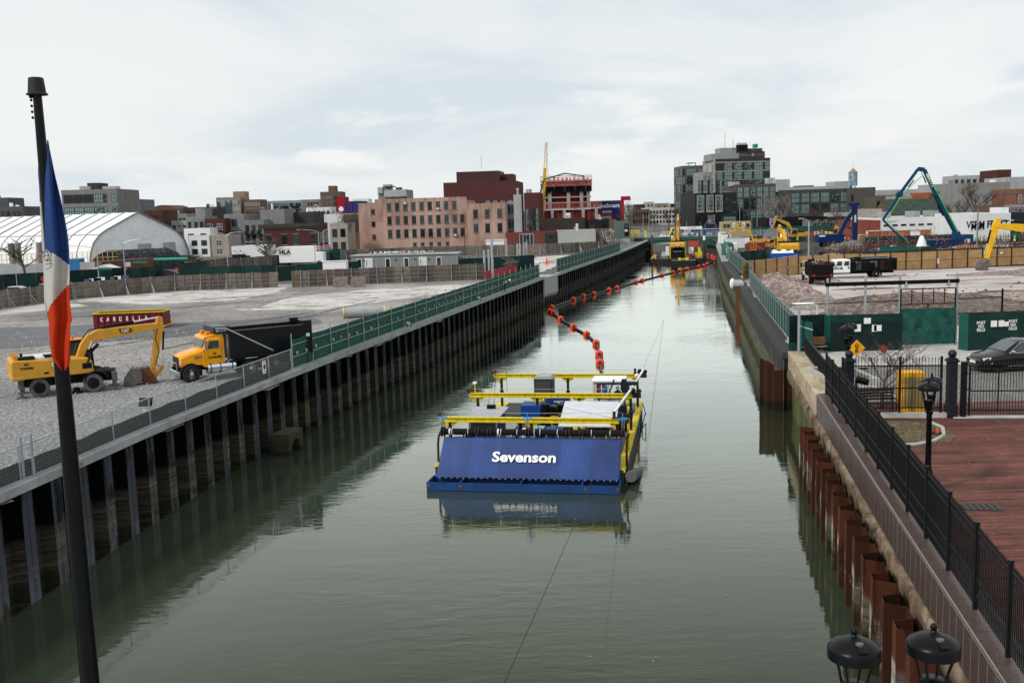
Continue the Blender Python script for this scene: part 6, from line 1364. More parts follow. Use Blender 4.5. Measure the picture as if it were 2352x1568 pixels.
# ================================================================ people
def person(label,loc,rz,pose='stand',vest=HIVIS,helmet=WHT,legs=NAVY,s=1.0):
 t_=thing('person',label,'person',loc,rz)
 if pose == 'bend': J=dict(hip=(0,0,.92),chest=(0,-.34,1.18),neck=(0,-.46,1.2),head=(0,-.58,1.17),el=(.22,-.48,.95),hand=(.15,-.62,.75))
 elif pose == 'sit': J=dict(hip=(0,0,.62),chest=(0,-.05,1.08),neck=(0,-.06,1.22),head=(0,-.09,1.36),el=(.25,-.12,.9),hand=(.2,-.38,.85))
 else: J=dict(hip=(0,0,.95),chest=(0,-.02,1.35),neck=(0,-.01,1.5),head=(0,-.03,1.64),el=(.27,.0,1.14),hand=(.28,-.12,.9))
 v=[J['hip'],J['chest'],J['neck'],J['head']];e=[(0,1),(1,2),(2,3)];rad=[.15,.17,.06,.1];v[3] =tuple(J['head'])
 for sx in (-1,1):
  i=len(v);v += [(sx*.19,J['chest'][1],J['chest'][2]+.07),(sx*J['el'][0],J['el'][1],J['el'][2]),(sx*J['hand'][0],J['hand'][1],J['hand'][2])];e += [(1,i),(i,i+1),(i+1,i+2)];rad += [.07,.05,.04]
  i=len(v);k=(sx*.11,-.4,.6) if pose == 'sit' else (sx*.11,-.02,.5);f=(sx*.11,-.42,.08) if pose == 'sit' else (sx*.12,0,.08)
  v += [(sx*.09,0,J['hip'][2]-.05),k,f,(f[0],f[1]-.16,.04)];e += [(0,i),(i,i+1),(i+1,i+2),(i+2,i+3)];rad += [.10,.07,.05,.045]
 me=bpy.data.meshes.new('body');me.from_pydata([tuple(q*s for q in p) for p in v],e,[]);o=bpy.data.objects.new('body',me);col.objects.link(o);o.parent=t_;me.materials.append(legs)
 md=o.modifiers.new('sk','SKIN');sv=me.skin_vertices[0].data
 for i,r_ in enumerate(rad): sv[i].radius=(r_*s,r_*s)
 sv[0].use_root=True;o.modifiers.new('sub','SUBSURF').levels=1
 h=Vector(J['head'])*s;c=Vector(J['chest'])*s;hp=Vector(J['hip'])*s
 b=MB()
 for w_,u in ((.19,0),(.21,.5),(.19,1.0)): pass
 rings=[]
 for f,w_ in ((-.12,.185),(.3,.19),(.8,.215),(1.12,.2),(1.28,.12)):
  q=hp.lerp(c,f);rings.append([(q.x+w_*s*math.cos(a),q.y+w_*s*.72*math.sin(a),q.z) for a in [2*math.pi*k/12 for k in range(12)]])
 b.loft(rings);b.build('vest',vest,t_,smooth=True)
 MB().ball(h+Vector((0,0,.0)),.105*s,10,1.2).build('face',SKIN,t_,smooth=True)
 MB().lathe([(.155*s,.03*s),(.13*s,.05*s),(.12*s,.1*s),(.07*s,.155*s),(.01,.165*s)],h,12).build('helmet',helmet,t_,smooth=True)
 return t_
# ================================================================ dredge barge with blue tarpaulin
BR=R(-10.6);bo=P(980,1126,0);BM=Matrix.Translation(bo) @ Matrix.Rotation(BR,4,'Z')
def bl(u,v,z=0): q=BM @ Vector((u,v,z));return tuple(q)
t=thing('dredge_barge','work barge with blue tarpaulin front and three yellow gantry beams','barge',tuple(bo),BR);T=t;DZ=.8
HULL=mat('hull_grey',(.035,.038,.04),.6,0,(1.2,.4),streak=(1.5,.5,(.09,.075,.05)));DECK=mat('deck_grey',(.10,.115,.115),.45,0,(.9,.5));TRB=mat('tray_blue',hexc((22,60,114)),.45,0,(1.5,.2),streak=(3,.4,(.03,.035,.05)))
m_,tt,bs=newmat('tarpaulin',.48,.35);s=N(tt,'ShaderNodeTexCoord').outputs['Object']
wv=tnoise(tt,s,.8,(.6,.6,.6),5,.55,.4);fx_=N(tt,'ShaderNodeSeparateXYZ');L(tt,s,fx_.inputs[0])
L(tt,ramp(tt,wv,[(.3,hexc((24,48,98))),(.55,hexc((31,58,114))),(.75,hexc((39,70,128)))]),bs.inputs['Base Color']);bp=N(tt,'ShaderNodeBump',Strength=.35,Distance=.06)
dg=N(tt,'ShaderNodeMapping');L(tt,s,dg.inputs[0]);dg.inputs['Rotation'].default_value=(0,R(38),0);dg.inputs['Scale'].default_value=(1.6,.5,.35)
L(tt,N(tt,'ShaderNodeTexNoise',Scale=.9,Detail=4.0).outputs[0],bp.inputs['Height']);tn=[n for n in tt.nodes if n.type == 'TEX_NOISE'][-1];L(tt,dg.outputs[0],tn.inputs['Vector']);L(tt,bp.outputs[0],bs.inputs['Normal']);TARP=m_;TARP2=m_.copy();MATS['tarpaulin2'] =TARP2
for q in [n for n in TARP2.node_tree.nodes if n.type == 'VALTORGB']:
 for e_ in q.color_ramp.elements: e_.color=tuple(v*1.22 for v in e_.color[:3])+(1,)
W_=9.75
b=MB();b.bx(2.9,W_,1.6,19,-.8,DZ).bx(.05,.75,1.6,18.6,-.8,DZ).bx(.75,2.9,14.5,18.6,-.8,DZ).bx(.75,2.9,1.6,2.9,-.8,DZ);b.build('hull',HULL,T)
b=MB();b.bx(2.9,W_-.35,1.65,18.9,DZ,DZ+.012);b.build('deck',DECK,T)
b=MB();b.bx(W_-.34,W_+.02,1.6,19,DZ,DZ+.06).bx(W_-.1,W_+.06,1.6,19,DZ-.12,DZ).bx(.0,.8,1.6,18.6,DZ,DZ+.05).bx(2.9,W_-.34,18.6,19,DZ,DZ+.06);b.bx(4.6,4.75,5,14,DZ+.013,DZ+.05);b.build('gunwale',YEL2,T)
b=MB();b.bx(0,W_-.1,0,.06,.02,.42).bx(0,W_-.1,1.3,1.36,.02,.42).bx(0,.06,.06,1.3,.02,.42).bx(W_-.16,W_-.1,.06,1.3,.02,.42).bx(.06,W_-.16,.06,1.3,.02,.10)
for u in (1.65,4.7,7.75): b.bx(u,u+.06,.06,1.3,.1,.40)
b.build('front_tray',TRB,T);MB().bx(.07,W_-.17,.07,1.29,.10,.13).build('tray_sludge',mat('sludge',(.016,.015,.014),.6,0,(4,.5)),T)
for u in (.1,1.75,8.0,9.55): MB().lathe([(.05,-.02),(.09,-.02),(.09,.0),(.05,.0)],(u,-.005,.25),12,'y').build('shackle',RUST,T,smooth=True)
def tp(u,v):
 x0,x1=.22-.0*v,W_-.18;x=x0+.12*v+(x1-.1*v-x0)*u
 f=.035*noise.noise((u*18,v*4,1))+.03*math.sin((u*9.2+v*.9)*2.2)*v*(1-v)*2+.02*noise.noise((u*7+v*5,v*2,8))
 return (x,1.02+1.55*v+f,.42+1.75*v-.05*math.sin(math.pi*v)+f)
b=MB();b.grid(tp,110,26);b.m=[(0,1,0,0,1,0)[min(5,(i % 110)*6//110)] for i in range(len(b.f))];o=b.build('tarpaulin',[TARP,TARP2],T,fix=False);o.data.polygons.foreach_set('use_smooth',[True]*len(o.data.polygons));o.modifiers.new('so','SOLIDIFY').thickness=.01
ang=math.atan2(1.75,1.55);mid=tp(.48,.52)
lettering('Sevenson',.78,WHT,T,(mid[0]-.05,mid[1]-.065,mid[2]+.045),(ang,0,0),1.12,.032)
b=MB()
for k in range(30):
 u=.02+.96*k/29;a=tp(u,0);b.bar((a[0],a[1]-.02,a[2]-.01),(a[0]+.08,a[1]-.1,a[2]-.0),.012)
 if k % 2: a=tp(u,1);b.bar((a[0],a[1],a[2]),(a[0]+.02,a[1]+.06,a[2]+.2),.012)
b.build('lacing',WHT,T)
pz_,pv=2.40,2.75;b=MB();b.tube((.12,pv,pz_),(W_-.0,pv,pz_),.17,n=16);b.build('spray_pipe',BLKM,T,smooth=True)
for u in (.25,2.1,2.75,4.75,6.85,7.55,W_-.1): 
 b=MB();b.lathe([(.18,-.09),(.27,-.09),(.27,-.05),(.18,-.05)],(u,pv,pz_),14,'x').lathe([(.18,.05),(.27,.05),(.27,.09),(.18,.09)],(u,pv,pz_),14,'x');b.build('pipe_flange',mat('flange_rust',(.06,.035,.03),.7,.2,(5,.4)),T)
for u in (.75,1.6,3.35,4.2,5.1,5.4,6.3,8.05,9.0): MB().lathe([(.18,-.012),(.18,.012)],(u,pv,pz_),14,'x').build('pipe_tie',WHT,T)
for u in (.62,3.2): MB().lathe([(.176,-.04),(.176,.04)],(u,pv,pz_),12,'x').build('pipe_label',WHT,T)
for u in (.02,W_+.1):
 MB().pipe([(u+.1,pv,pz_),(u,pv-.1,pz_-.25),(u-.02,pv-.2,pz_-.6),(u-.02,pv-.3,.3)],.06).build('down_pipe',mat('rust_pipe',(.035,.022,.018),.7,0,(4,.4)),T,smooth=True);MB().box((u-.03,pv-.32,.28),(.22,.2,.05),0,.3).build('foot_plate',ORG,T)
VB=mat('valve_blue',hexc((60,140,220)),.5)
for u,v_ in ((.25,pv),(4.75,pv),(W_-.1,pv),(5.15,3.7),(6.1,3.9)):
 q=MB();q.tube((u,v_,pz_ if v_ == pv else 1.3),(u,v_,(pz_ if v_ == pv else 1.6)+.75),.025);q.box((u-.07,v_,(pz_ if v_ == pv else 1.5)+.35),(.03,.05,.6)).box((u+.07,v_,(pz_ if v_ == pv else 1.5)+.35),(.03,.05,.6));o=q.build('valve_stem',STEEL,T)
 z=(pz_ if v_ == pv else 1.6)+.75;q=MB();ring=[(u+.24*math.cos(a),v_+.24*math.sin(a),z) for a in [2*math.pi*k/14 for k in range(15)]];q.pipe(ring,.022,5)
 for k in range(3): q.tube((u+.24*math.cos(k*2.1),v_+.24*math.sin(k*2.1),z),(u-.0,v_,z),.014,n=5)
 q.tube((u,v_,z-.2),(u,v_,z+.3),.022);q.build('hand_wheel',VB,o,smooth=True)
# gantries
PST=mat('post_black',(.012,.015,.02),.5,0,(3,.3));bz=3.0
for gi,(v_,uL,uR) in enumerate(((3.5,.45,9.3),(10.4,.45,9.55),(17.3,.55,9.55))):
 b=MB();b.bx(uL-.45,uR+.1,v_-.13,v_+.13,bz-.02,bz+.02).bx(uL-.45,uR+.1,v_-.13,v_+.13,bz-.24,bz-.20).bx(uL-.45,uR+.1,v_-.04,v_+.02,bz-.20,bz-.02);b.bar((uL-.55,v_,bz-.08),(uL+.02,v_,bz-.72),.08)
 for u in (uL,(uL+uR)/2-.05 if gi != 1 else uL+4.05,uR) if gi != 1 else (uL,uL+3.6,uL+6.1,uR):
  for s_ in ((1,) if u == uL else (-1,) if u == uR else (-1,1)): b.prism([(u+s_*.08,bz-.24),(u+s_*.42,bz-.24),(u+s_*.08,bz-.56)],'y',v_-.05,v_+.05)
 b.build('gantry_beam',YEL2,T)
 for u in (uL,(uL+uR)/2-.05,uR) if gi != 1 else (uL,uL+3.6,uL+6.1,uR):
  MB().bx(u-.075,u+.075,v_-.075,v_+.075,DZ,bz-.241).box((u,v_,1.75),(.22,.22,.3)).build('gantry_post',PST,T)
 MB().bx(uR-.25,uR+.55,v_-.14,v_+.14,bz+.021,bz+.06).bx(uR+.1,uR+.6,v_-.12,v_+.12,bz-.22,bz-.0).build('beam_end',mat('end_rust',(.025,.018,.017),.7,0,(4,.4)),T)
 q=MB();q.lathe([(.06,-.16),(.17,-.14),(.1,-.04),(.1,.04),(.17,.14),(.06,.16)],(uL-.5,v_,bz+.2),14,'x' if gi else 'y');q.build('left_sheave',mat('sheave_rust',(.10,.055,.03),.7,.2,(5,.5)),T,smooth=True)
 q=MB();q.box((uR-.15,v_,bz+.2),(.14,.18,.34)).lathe([(.05,-.1),(.15,-.1),(.15,.1),(.05,.1)],(uR+.15,v_,bz+.18),12,'y').lathe([(.04,-.08),(.13,-.08),(.13,.08),(.04,.08)],(uR+.5,v_,bz+.16),12,'y');q.build('right_sheave',mat('sheave_dark',(.02,.018,.018),.6,.2,(5,.4)),T)
 MB().pipe([(uL-.4,v_,bz+.27),(uR/2,v_+.0,bz+.25),(uR,v_,bz+.29)],.01,4).build('guide_wire',GALV,T)
MB().tube((.95,17.1,bz+.3),(1.0,16.8,1.9),.012).pipe([(.2,17.2,bz+.1),(.25,16,1.3),(.9,15,DZ+.1)],.015).pipe([(.12,17.2,bz+.1),(.05,15,1.2),(.5,14,DZ+.1)],.015).build('hanging_rope',BLKM,T)
MB().bar((9.05,3.8,bz+.15),(9.6,10.3,bz+.3),.1).bar((9.6,10.3,bz+.3),(9.95,17.2,bz+.3),.1).build('white_spar',WHT,T)
MB().bx(9.66,9.75,5.6,5.7,DZ-.6,2.6).build('yellow_upright',YEL2,T);MB().bx(9.45,9.8,9.8,10.8,2.0,2.05).bar((9.2,10.2,3.1),(9.2,10.2,3.9),.28).box((9.25,10.2,3.5),(.5,.3,.5)).tube((9.3,10.2,3.65),(9.95,10.2,3.65),.12).build('winch_head',PST,T);b=MB();b.bx(7.2,9.1,13.8,14.6,2.0,2.08).bar((7.25,14.2,2.1),(7.25,14.2,2.9),.1).bar((9,14.2,2.1),(9,14.2,2.9),.1).bar((7.25,14.2,2.9),(9,14.2,2.9),.1).bar((7.9,14.1,2.1),(8.3,14.1,3.2),.1).bx(7.3,7.4,13.9,14,DZ,2).bx(8.9,9,13.9,14,DZ,2);b.build('winch_table',mat('table_blue',(.015,.025,.07),.5),T)
for q_ in ((.3,10.4),(9.75,13.3)): 
 o=MB().tube((q_[0],q_[1],bz),(q_[0],q_[1],bz+.55),.035).build('antenna_rod',YEL2,T);MB().lathe([(.06,0),(.14,.03),(.13,.12),(.03,.15)],(q_[0],q_[1],bz+.55),12).build('antenna',WHT,o,smooth=True)
b=MB();b.tube((5.1,3.6,1.15),(7.4-1.4,3.6,1.15),.2,n=14).tube((5.5,3.6,1.15),(5.75,5.0,1.1),.2,n=14);b.build('manifold',mat('manifold_rust',(.10,.06,.045),.6,.2,(3,.45)),T,smooth=True)
b=MB();b.tube((5.78,5.2,1.12),(6.3,12.6,1.3),.26,n=18);b.build('discharge_pipe',mat('pe_black',(.03,.031,.033),.45),T,smooth=True)
for v_,u in ((5.1,5.76),(12.7,6.31)): MB().lathe([(.27,-.06),(.42,-.06),(.42,.06),(.27,.06)],(u,v_,1.12 if v_ < 6 else 1.3),18,'y').build('pipe_flange',BLKM,T)
MB().tube((6.35,12.8,1.3),(7.6,19.2,1.2),.24,n=14).build('discharge_pipe',mat('pe_grey',(.09,.095,.1),.5),T,smooth=True)
r2=random.Random(9)
for k in range(9):
 u,v_=r2.uniform(3.4,9),r2.uniform(3.2,16);pts=[(u,v_,DZ+.04)]
 for j in range(5): u += r2.uniform(-.5,.5);v_ += r2.uniform(-.6,.6);pts.append((u,v_,DZ+.05+.12*(j % 2)))
 MB().pipe(pts,.03,5).build('hose',BLKM,T,smooth=True)
MB().pipe([(W_+.05,18.6,DZ),(W_+.3,17.5,.3),(W_+.4,15,.9),(W_+.25,13.5,.3),(W_+.35,12.8,-.1)],.03).pipe([(W_+.05,16,DZ),(W_+.15,14,.1),(W_+.2,13.2,-.1)],.03).build('side_hose',BLKM,T,smooth=True);q=MB().tube((W_+.35,1.6,.5),(W_+.55,5,-.25),.3,n=14).build('side_float',mat('float_grey',(.09,.09,.095),.5),T,smooth=True)
# loose things standing on the barge
def on(name,label,cat,u,v_,rz=0,z=DZ+.012): return thing(name,label,cat,bl(u,v_,z),BR+rz)
a=on('plywood_hut','plywood control hut with sloping silver sheeted roof on the barge','hut',6.35,4.3);PLYF=mat('fresh_plywood',(.40,.26,.13),.75,0,(1.5,.35),bump=(3,.1))
m_,tt,bs=newmat('grained_plywood',.7,.3);s=N(tt,'ShaderNodeTexCoord').outputs['Object'];wv=N(tt,'ShaderNodeTexWave',Scale=3.2,Distortion=9.0,Detail=3.0);wv.inputs['Detail Scale'].default_value=.9;mpn=N(tt,'ShaderNodeMapping');mpn.inputs['Scale'].default_value=(.35,.35,1.2);L(tt,s,mpn.inputs[0]);L(tt,mpn.outputs[0],wv.inputs[0]);wv.bands_direction='Z'
L(tt,ramp(tt,wv.outputs[0],[(.1,(.27,.165,.075)),(.5,(.40,.27,.14)),(.9,(.46,.32,.18))]),bs.inputs['Base Color']);GPLY=m_
b=MB();b.bx(0,2.6,0,.05,0,1.15).bx(0,.12,-.0,.05,1.15,1.6).bx(1.2,1.36,0,.05,1.15,1.6).bx(2.45,2.6,0,.05,1.15,1.6).bx(.12,1.2,0,.05,1.5,1.6).bx(1.36,2.45,0,.05,1.5,1.6)
for x in (0,2.55): b.prism([(.05,0),(2.5,0),(2.5,2.2),(.05,1.6)],'x',x,x+.05)
b.bx(0,2.6,2.5,2.55,0,2.2);b.build('walls',GPLY,a);MB().bx(.12,1.2,.02,.04,1.15,1.5).bx(1.36,2.45,.02,.04,1.15,1.5).build('window',GLASS,a)
b=MB();b.grid(lambda u,v: (-.2+3.0*u,-.25+3.0*v,1.62+.78*v+.012*noise.noise((u*14,v*14,0))),20,16);b.build('roof',mat('silver_sheet',(.56,.58,.61),.45,.1,(2,.12)),a,fix=False).modifiers.new('so','SOLIDIFY').thickness=.04;MB().bar((-.1,2.0,2.27),(2.5,.8,1.96),.06,.03).build('roof_batten',WHT,a)
a=on('control_cabin','white framed operator cabin at the stern of the barge','cabin',6.95,14.9);CBG=mat('cabin_grey',(.50,.52,.53),.5)
b=MB();b.bx(0,1.85,0,1.6,0,.95);
for x in (0,.86,1.73): b.bx(x,x+.12,0,.1,.95,2.1)
for x in (0,1.73): b.bx(x,x+.12,1.5,1.6,.95,2.1)
b.bx(0,1.85,0,.1,.95,1.05).bx(0,1.85,0,.1,1.98,2.1);b.build('frame',CBG,a,bev=.01);MB().bx(-.12,1.97,-.15,1.75,2.1,2.2).build('roof',WHT,a,bev=.02);MB().bx(.12,.86,.1,.2,1.05,1.25).bx(.98,1.73,.1,.25,1.05,1.2).build('desk',NAVY,a);MB().bx(.13,.4,.3,.6,1.05,1.95).build('orange_jacket',ORG,a)
q=MB();q.ball((.62,.3,1.5),.18,10,1.4);q.build('blue_bag',mat('blue_bag',hexc((40,110,210)),.5),a,smooth=True);MB().bx(-.06,-.02,-.05,.0,0,2.1).build('yellow_strap',YEL2,a)
person('person in dark clothes and white helmet inside the barge cabin',bl(8.35,15.6,DZ+.2),BR+.6,'sit',vest=NAVY)
a=on('portable_toilet','dark grey portable toilet near the far gantry beam','toilet',3.0,15.6);b=MB();b.bx(0,1.2,0,1.2,0,2.15);b.build('cabin',mat('toilet_grey',(.035,.038,.042),.5),a,bev=.04);MB().bx(.12,1.08,-.03,0,.1,1.95).build('door',mat('toilet_door',(.05,.054,.058),.5),a,bev=.02);MB().prism([(-.05,2.15),(1.25,2.15),(1.1,2.32),(.1,2.32)],'y',-.05,1.25).build('roof',LGREY,a)
a=on('power_pack','blue hydraulic power pack with black engine on the barge deck','power pack',3.05,10.0);MB().bx(0,1.2,.2,1.6,0,1.5).bx(1.3,2.7,1.6,2.6,0,1.7).build('blue_tank',BLUE,a,bev=.03);b=MB();b.bx(1.25,2.6,.2,1.5,.1,.9).tube((1.9,.1,1.1),(1.9,1.5,1.1),.38,n=16).tube((1.55,.2,1.0),(1.55,.2,1.6),.2).bx(2.2,2.6,.5,1.4,.9,1.5);b.build('engine',BLK,a,bev=.02);MB().bx(1.2,2.8,.0,1.7,0,.1).build('skid',BLKM,a);MB().bx(1.8,2.4,1.57,1.59,1.1,1.5).build('notice',PAPER,a);MB().tube((1.4,.9,.9),(1.4,.9,2.0),.07).build('exhaust',STEEL,a)
a=on('engine_unit','black pump engine with pale top behind the front gantry beam','engine',3.1,6.2);b=MB();b.bx(0,2.1,0,1.5,0,.5).bx(.3,.9,.2,1.2,.5,1.0).bx(1.2,1.8,.3,1.3,.5,.85).tube((.6,.3,1.0),(.6,.3,1.3),.1).tube((1.5,.2,.5),(1.5,1.4,.5),.25);b.build('block',BLK,a,bev=.03);MB().bx(1.15,1.85,.4,1.2,.85,.92).build('cover',LGREY,a);MB().bx(1.9,2.9,.3,1.4,.0,.85).build('blue_box',BLUE,a,bev=.02)
a=on('fuel_tank','yellow fuel tank beside the blue power pack','tank',5.95-1.1,12.3);MB().bx(-1.0,.45,0,1.2,0,1.45).build('body',YEL2,a,bev=.05);MB().bx(-.8,.3,-.03,0,.3,1.2).build('cage',YEL,a)
a=on('generator','yellow and black portable generator on the barge deck','generator',4.9,9.9);MB().bx(0,1.25,0,.8,.25,.95).build('body',YEL,a,bev=.06);MB().bx(.1,.9,-.02,0,.4,.7).bx(-.05,1.3,-.05,.85,.05,.25).build('grille',BLKM,a);lettering('W',.2,RED,a,(.2,-.03,.82),FRONT)
b=MB();b.pipe([(-.05,-.1,.1),(-.05,-.1,1.0),(1.3,-.1,1.0),(1.3,-.1,.1)],.03).pipe([(-.05,.9,.1),(-.05,.9,1.0),(1.3,.9,1.0),(1.3,.9,.1)],.03);b.build('frame',BLK,a)
a=on('cable_reel','black coil of hoses hung beside the generator','hose coil',6.0-.4,9.4);b=MB()
for k in range(7): b.pipe([(.35*math.cos(q)*(1+.1*k*.3),.05*k-.1,.55+.5*math.sin(q)) for q in [2*math.pi*i/12 for i in range(13)]],.03,5)
b.build('coil',BLKM,a,smooth=True)
a=on('hose_bundle','big bundle of black hoses behind the plywood hut','hose coil',9.0,8.6);b=MB()
for k in range(9): b.pipe([(.05*k,.4*math.cos(q),1.1+.75*math.sin(q)) for q in [2*math.pi*i/12 for i in range(13)]],.035,5)
b.build('coil',BLKM,a,smooth=True)
a=on('yellow_box','orange yellow storage box by the right gunwale of the barge','box',8.9,10.9);MB().bx(0,.65,0,1.0,0,1.1).build('body',YEL,a,bev=.04);MB().bx(.05,.6,.05,.95,1.1,1.14).build('lid',YEL2,a)
a=on('rubbish_bag','black rubbish bag left of the plywood hut','bag',5.9,4.6);b=MB();b.ball((0,0,.5),.42,10,1.25);b.build('bag',BLKM,a,smooth=True)
for k,(u,v_) in enumerate(((7.2,3.0),(7.55,3.05))):
 a=on('jerry_can',('yellow plastic jug behind the black spray pipe, left one','yellow plastic jug behind the black spray pipe, right one')[k],'jug',u,v_,0,2.3);MB().bx(-.12,.12,-.1,.1,-1.5,.42).build('jug',mat('pale_yellow',(.55,.5,.12),.5),a,bev=.03)
a=on('yellow_tarp','crumpled yellow tarpaulin on the deck behind the spray pipe','tarpaulin',3.9,3.6);b=MB();b.grid(lambda u,v: (1.1*u,1.4*v,.35+.3*noise.noise((u*3,v*3,2))+.15*noise.noise((u*9,v*9,4))),16,16);b.build('cloth',YEL2,a,fix=False).modifiers.new('so','SOLIDIFY').thickness=.02
a=on('fender_buoy','white round buoy behind the spray pipe','buoy',4.6,3.1,0,2.0);MB().ball((0,0,.15),.42,14).build('buoy',WHT,a,smooth=True)
# aluminium workboat lying beside the barge
a=thing('work_boat','grey aluminium workboat with small wheelhouse inside the left edge of the barge','boat',bl(1.82,3.1,0),BR);ALU=mat('aluminium',(.30,.31,.32),.45,.4,(2,.2))
b=MB();b.loft([[(-.95,y,-.3),(-1.05,y,.95),(1.05,y,.95),(.95,y,-.3)] for y in (0,7.5)]+[[(-.2,9.6,.1),(-.25,9.6,1.1),(.25,9.6,1.1),(.2,9.6,.1)]]);b.build('hull',ALU,a)
MB().bx(-1.08,-.98,0,7.5,.95,1.05).bx(.98,1.08,0,7.5,.95,1.05).bx(-1,1,-.05,.05,.95,1.05).build('gunwale',YEL2,a)
b=MB()
for x in (-.8,.72): b.bx(x,x+.08,2.2,2.28,.95,2.6);b.bx(x,x+.08,4.6,4.68,.95,2.6)
b.bx(.72,.8,2.28,4.6,.95,1.5).bx(-.8,-.72,2.28,4.6,.95,1.5).bx(-.72,.72,4.62,4.68,.95,2.6);b.build('wheelhouse',mat('wheelhouse_grey',(.16,.165,.17),.5),a);MB().bx(-.7,.72,2.22,2.25,1.1,2.5).bx(.745,.765,2.3,4.5,1.5,2.5).build('window',GLASS,a);MB().bx(-.95,.95,1.95,5.0,2.6,2.66).build('roof',LGREY,a,bev=.02);MB().bx(-.2,.3,4.3,4.45,2.66,2.9).build('light_bar',BLK,a,bev=.02)
b=MB();b.bx(-1.0,-.45,1.5,2.05,1.2,2.0);b.build('outboard_motor',mat('outboard',(.02,.022,.026),.4),a,bev=.1);b=MB();b.bx(-.4,.1,.5,1.1,1.0,1.2);b.build('seat',BLKM,a)
# ropes
a=thing('mooring_rope','thin brown rope running from the barge toward the viewer','rope',(0,0,0));p0=PY(1150,1585,13.6);p1=Vector(bl(9.2,3.4,3.2));MB().pipe([p0.lerp(p1,k/10)+Vector((0,0,-.35*math.sin(math.pi*k/10))) for k in range(11)],.007,5).build('rope',mat('rope_brown',(.05,.03,.022),.9),a)
a=thing('guy_wire','thin steel wire stretched from the barge stern up the canal','wire',(0,0,0));p0=Vector(bl(9.9,17.3,3.35));p1=PY(1547,672,205);MB().pipe([p0.lerp(p1,k/10)+Vector((0,0,-.4*math.sin(math.pi*k/10))) for k in range(11)],.014,4).build('wire',GALV,a)
# ================================================================ floating pipeline
FL=[(783,1175),(775,1085),(743,970),(645,875),(505,795),(373,715),(293,650),(255,632),(280,592),(505,508),(610,475),(720,450),(877,407),(963,385),(1160,325),(1224,308),(1432,252),(1547,225),(1623,205),(1700,190),(1817,165),(1870,155),(1908,138),(1982,98),(1985,72),(1970,57),(1955,52),(1918,42)]
FP=[P(1205.9+x*.2197,574.2+y*.2197+2.2,.12) for x,y in FL]
a=thing('dredge_pipeline','long black pipeline lying on the water through a chain of orange floats','pipe',(0,0,0))
st=Vector(bl(7.55,19.1,1.1));pts=[st,st.lerp(FP[0],.5)+Vector((0,0,-.25))]+FP
out_=[]
for i in range(len(pts)-1):
 for k in range(4):
  f=k/4;p_m,p_a,p_b,p_c=pts[max(0,i-1)],pts[i],pts[i+1],pts[min(len(pts)-1,i+2)]
  out_.append(.5*((2*p_a)+(p_b-p_m)*f+(2*p_m-5*p_a+4*p_b-p_c)*f*f+(3*p_a-p_m-3*p_b+p_c)*f**3))
MB().pipe(out_,.125,8).build('pipe',mat('pipe_black',(.016,.017,.018),.45),a,smooth=True)
FLO=mat('float_orange',hexc((226,78,48)),.5,0,(2.5,.22),streak=(3,.45,(.30,.06,.03)))
proto=None;od=['first','second','third','fourth','fifth','sixth','seventh','eighth','ninth','tenth','eleventh','twelfth','thirteenth','fourteenth','fifteenth','sixteenth','seventeenth','eighteenth','nineteenth','twentieth','twenty-first','twenty-second','twenty-third','twenty-fourth','twenty-fifth','twenty-sixth','twenty-seventh','twenty-eighth']
for i,p_ in enumerate(FP):
 d=(FP[min(i+1,len(FP)-1)]-FP[max(i-1,0)]);rz=math.atan2(d.y,d.x);lab='%s orange float along the pipeline counting from the blue barge' % od[i]
 if proto is None:
  proto=thing('pipe_float',lab,'float',(0,0,0),0,'orange floats along the dredge pipeline');b=MB();b.lathe([(.12,-.30),(.26,-.30),(.34,-.23),(.385,-.1),(.385,.1),(.34,.23),(.26,.30),(.12,.30)],(0,0,0),18,'x');b.build('shell',FLO,proto,smooth=True);MB().lathe([(.15,-.33),(.15,.33)],(0,0,0),12,'x').build('collar',BLKM,proto);f_=proto
 else: f_=dup(proto,label=lab)
 f_.location=p_+Vector((0,0,.06));f_.rotation_euler=(rnd.uniform(-.2,.2),0,rz)
# ================================================================ spud barge with long reach excavator, near the road bridge
Yd=236;px_m=2287/Yd;db=P(1570,607,0)
def dl(zx,zy=0): return (1424+zx*.09277)
a=thing('float_pontoon','small dark pontoon with yellow winches in front of the far dredger','pontoon',(db.x,db.y,0),BR);MB().bx(-2.8,2.8,0,4.5,-.4,.85).build('hull',mat('pontoon_dark',(.012,.015,.022),.6,0,(2,.3)),a);MB().bx(-2.8,2.8,.02,4.48,.85,.87).build('deck',mat('deck_brown',(.14,.115,.10),.85,0,(2,.3)),a)
for x in (-.9,.8): MB().bx(x-.35,x+.35,.4,1.1,.87,1.5).build('winch',YEL2,a,bev=.05)
MB().tube((-.8,.8,1.2),(.7,.8,1.2),.12).build('shaft',YEL2,a)
a=thing('dredger_barge','rust brown deck barge carrying the far yellow excavator','barge',(db.x-.2,db.y+4.9,0),BR);MB().bx(-6.6,5.6,0,14,-.5,1.1).build('hull',mat('barge_rust',(.025,.018,.016),.7,0,(1.5,.4)),a);MB().bx(-6.5,5.5,.1,13.9,1.1,1.12).build('deck',MATS['deck_brown'],a);MB().bx(-6.65,-6.3,0,14,1.1,1.4).build('edge_rail',mat('edge_yellow',(.4,.32,.1),.7,0,(3,.3)),a)
for y in (1,3,5.5): MB().lathe([(.25,-.2),(.55,-.15),(.55,.15),(.25,.2)],(-6.75,y,.55),14,'x').build('tyre_fender',RUB,a,smooth=True)
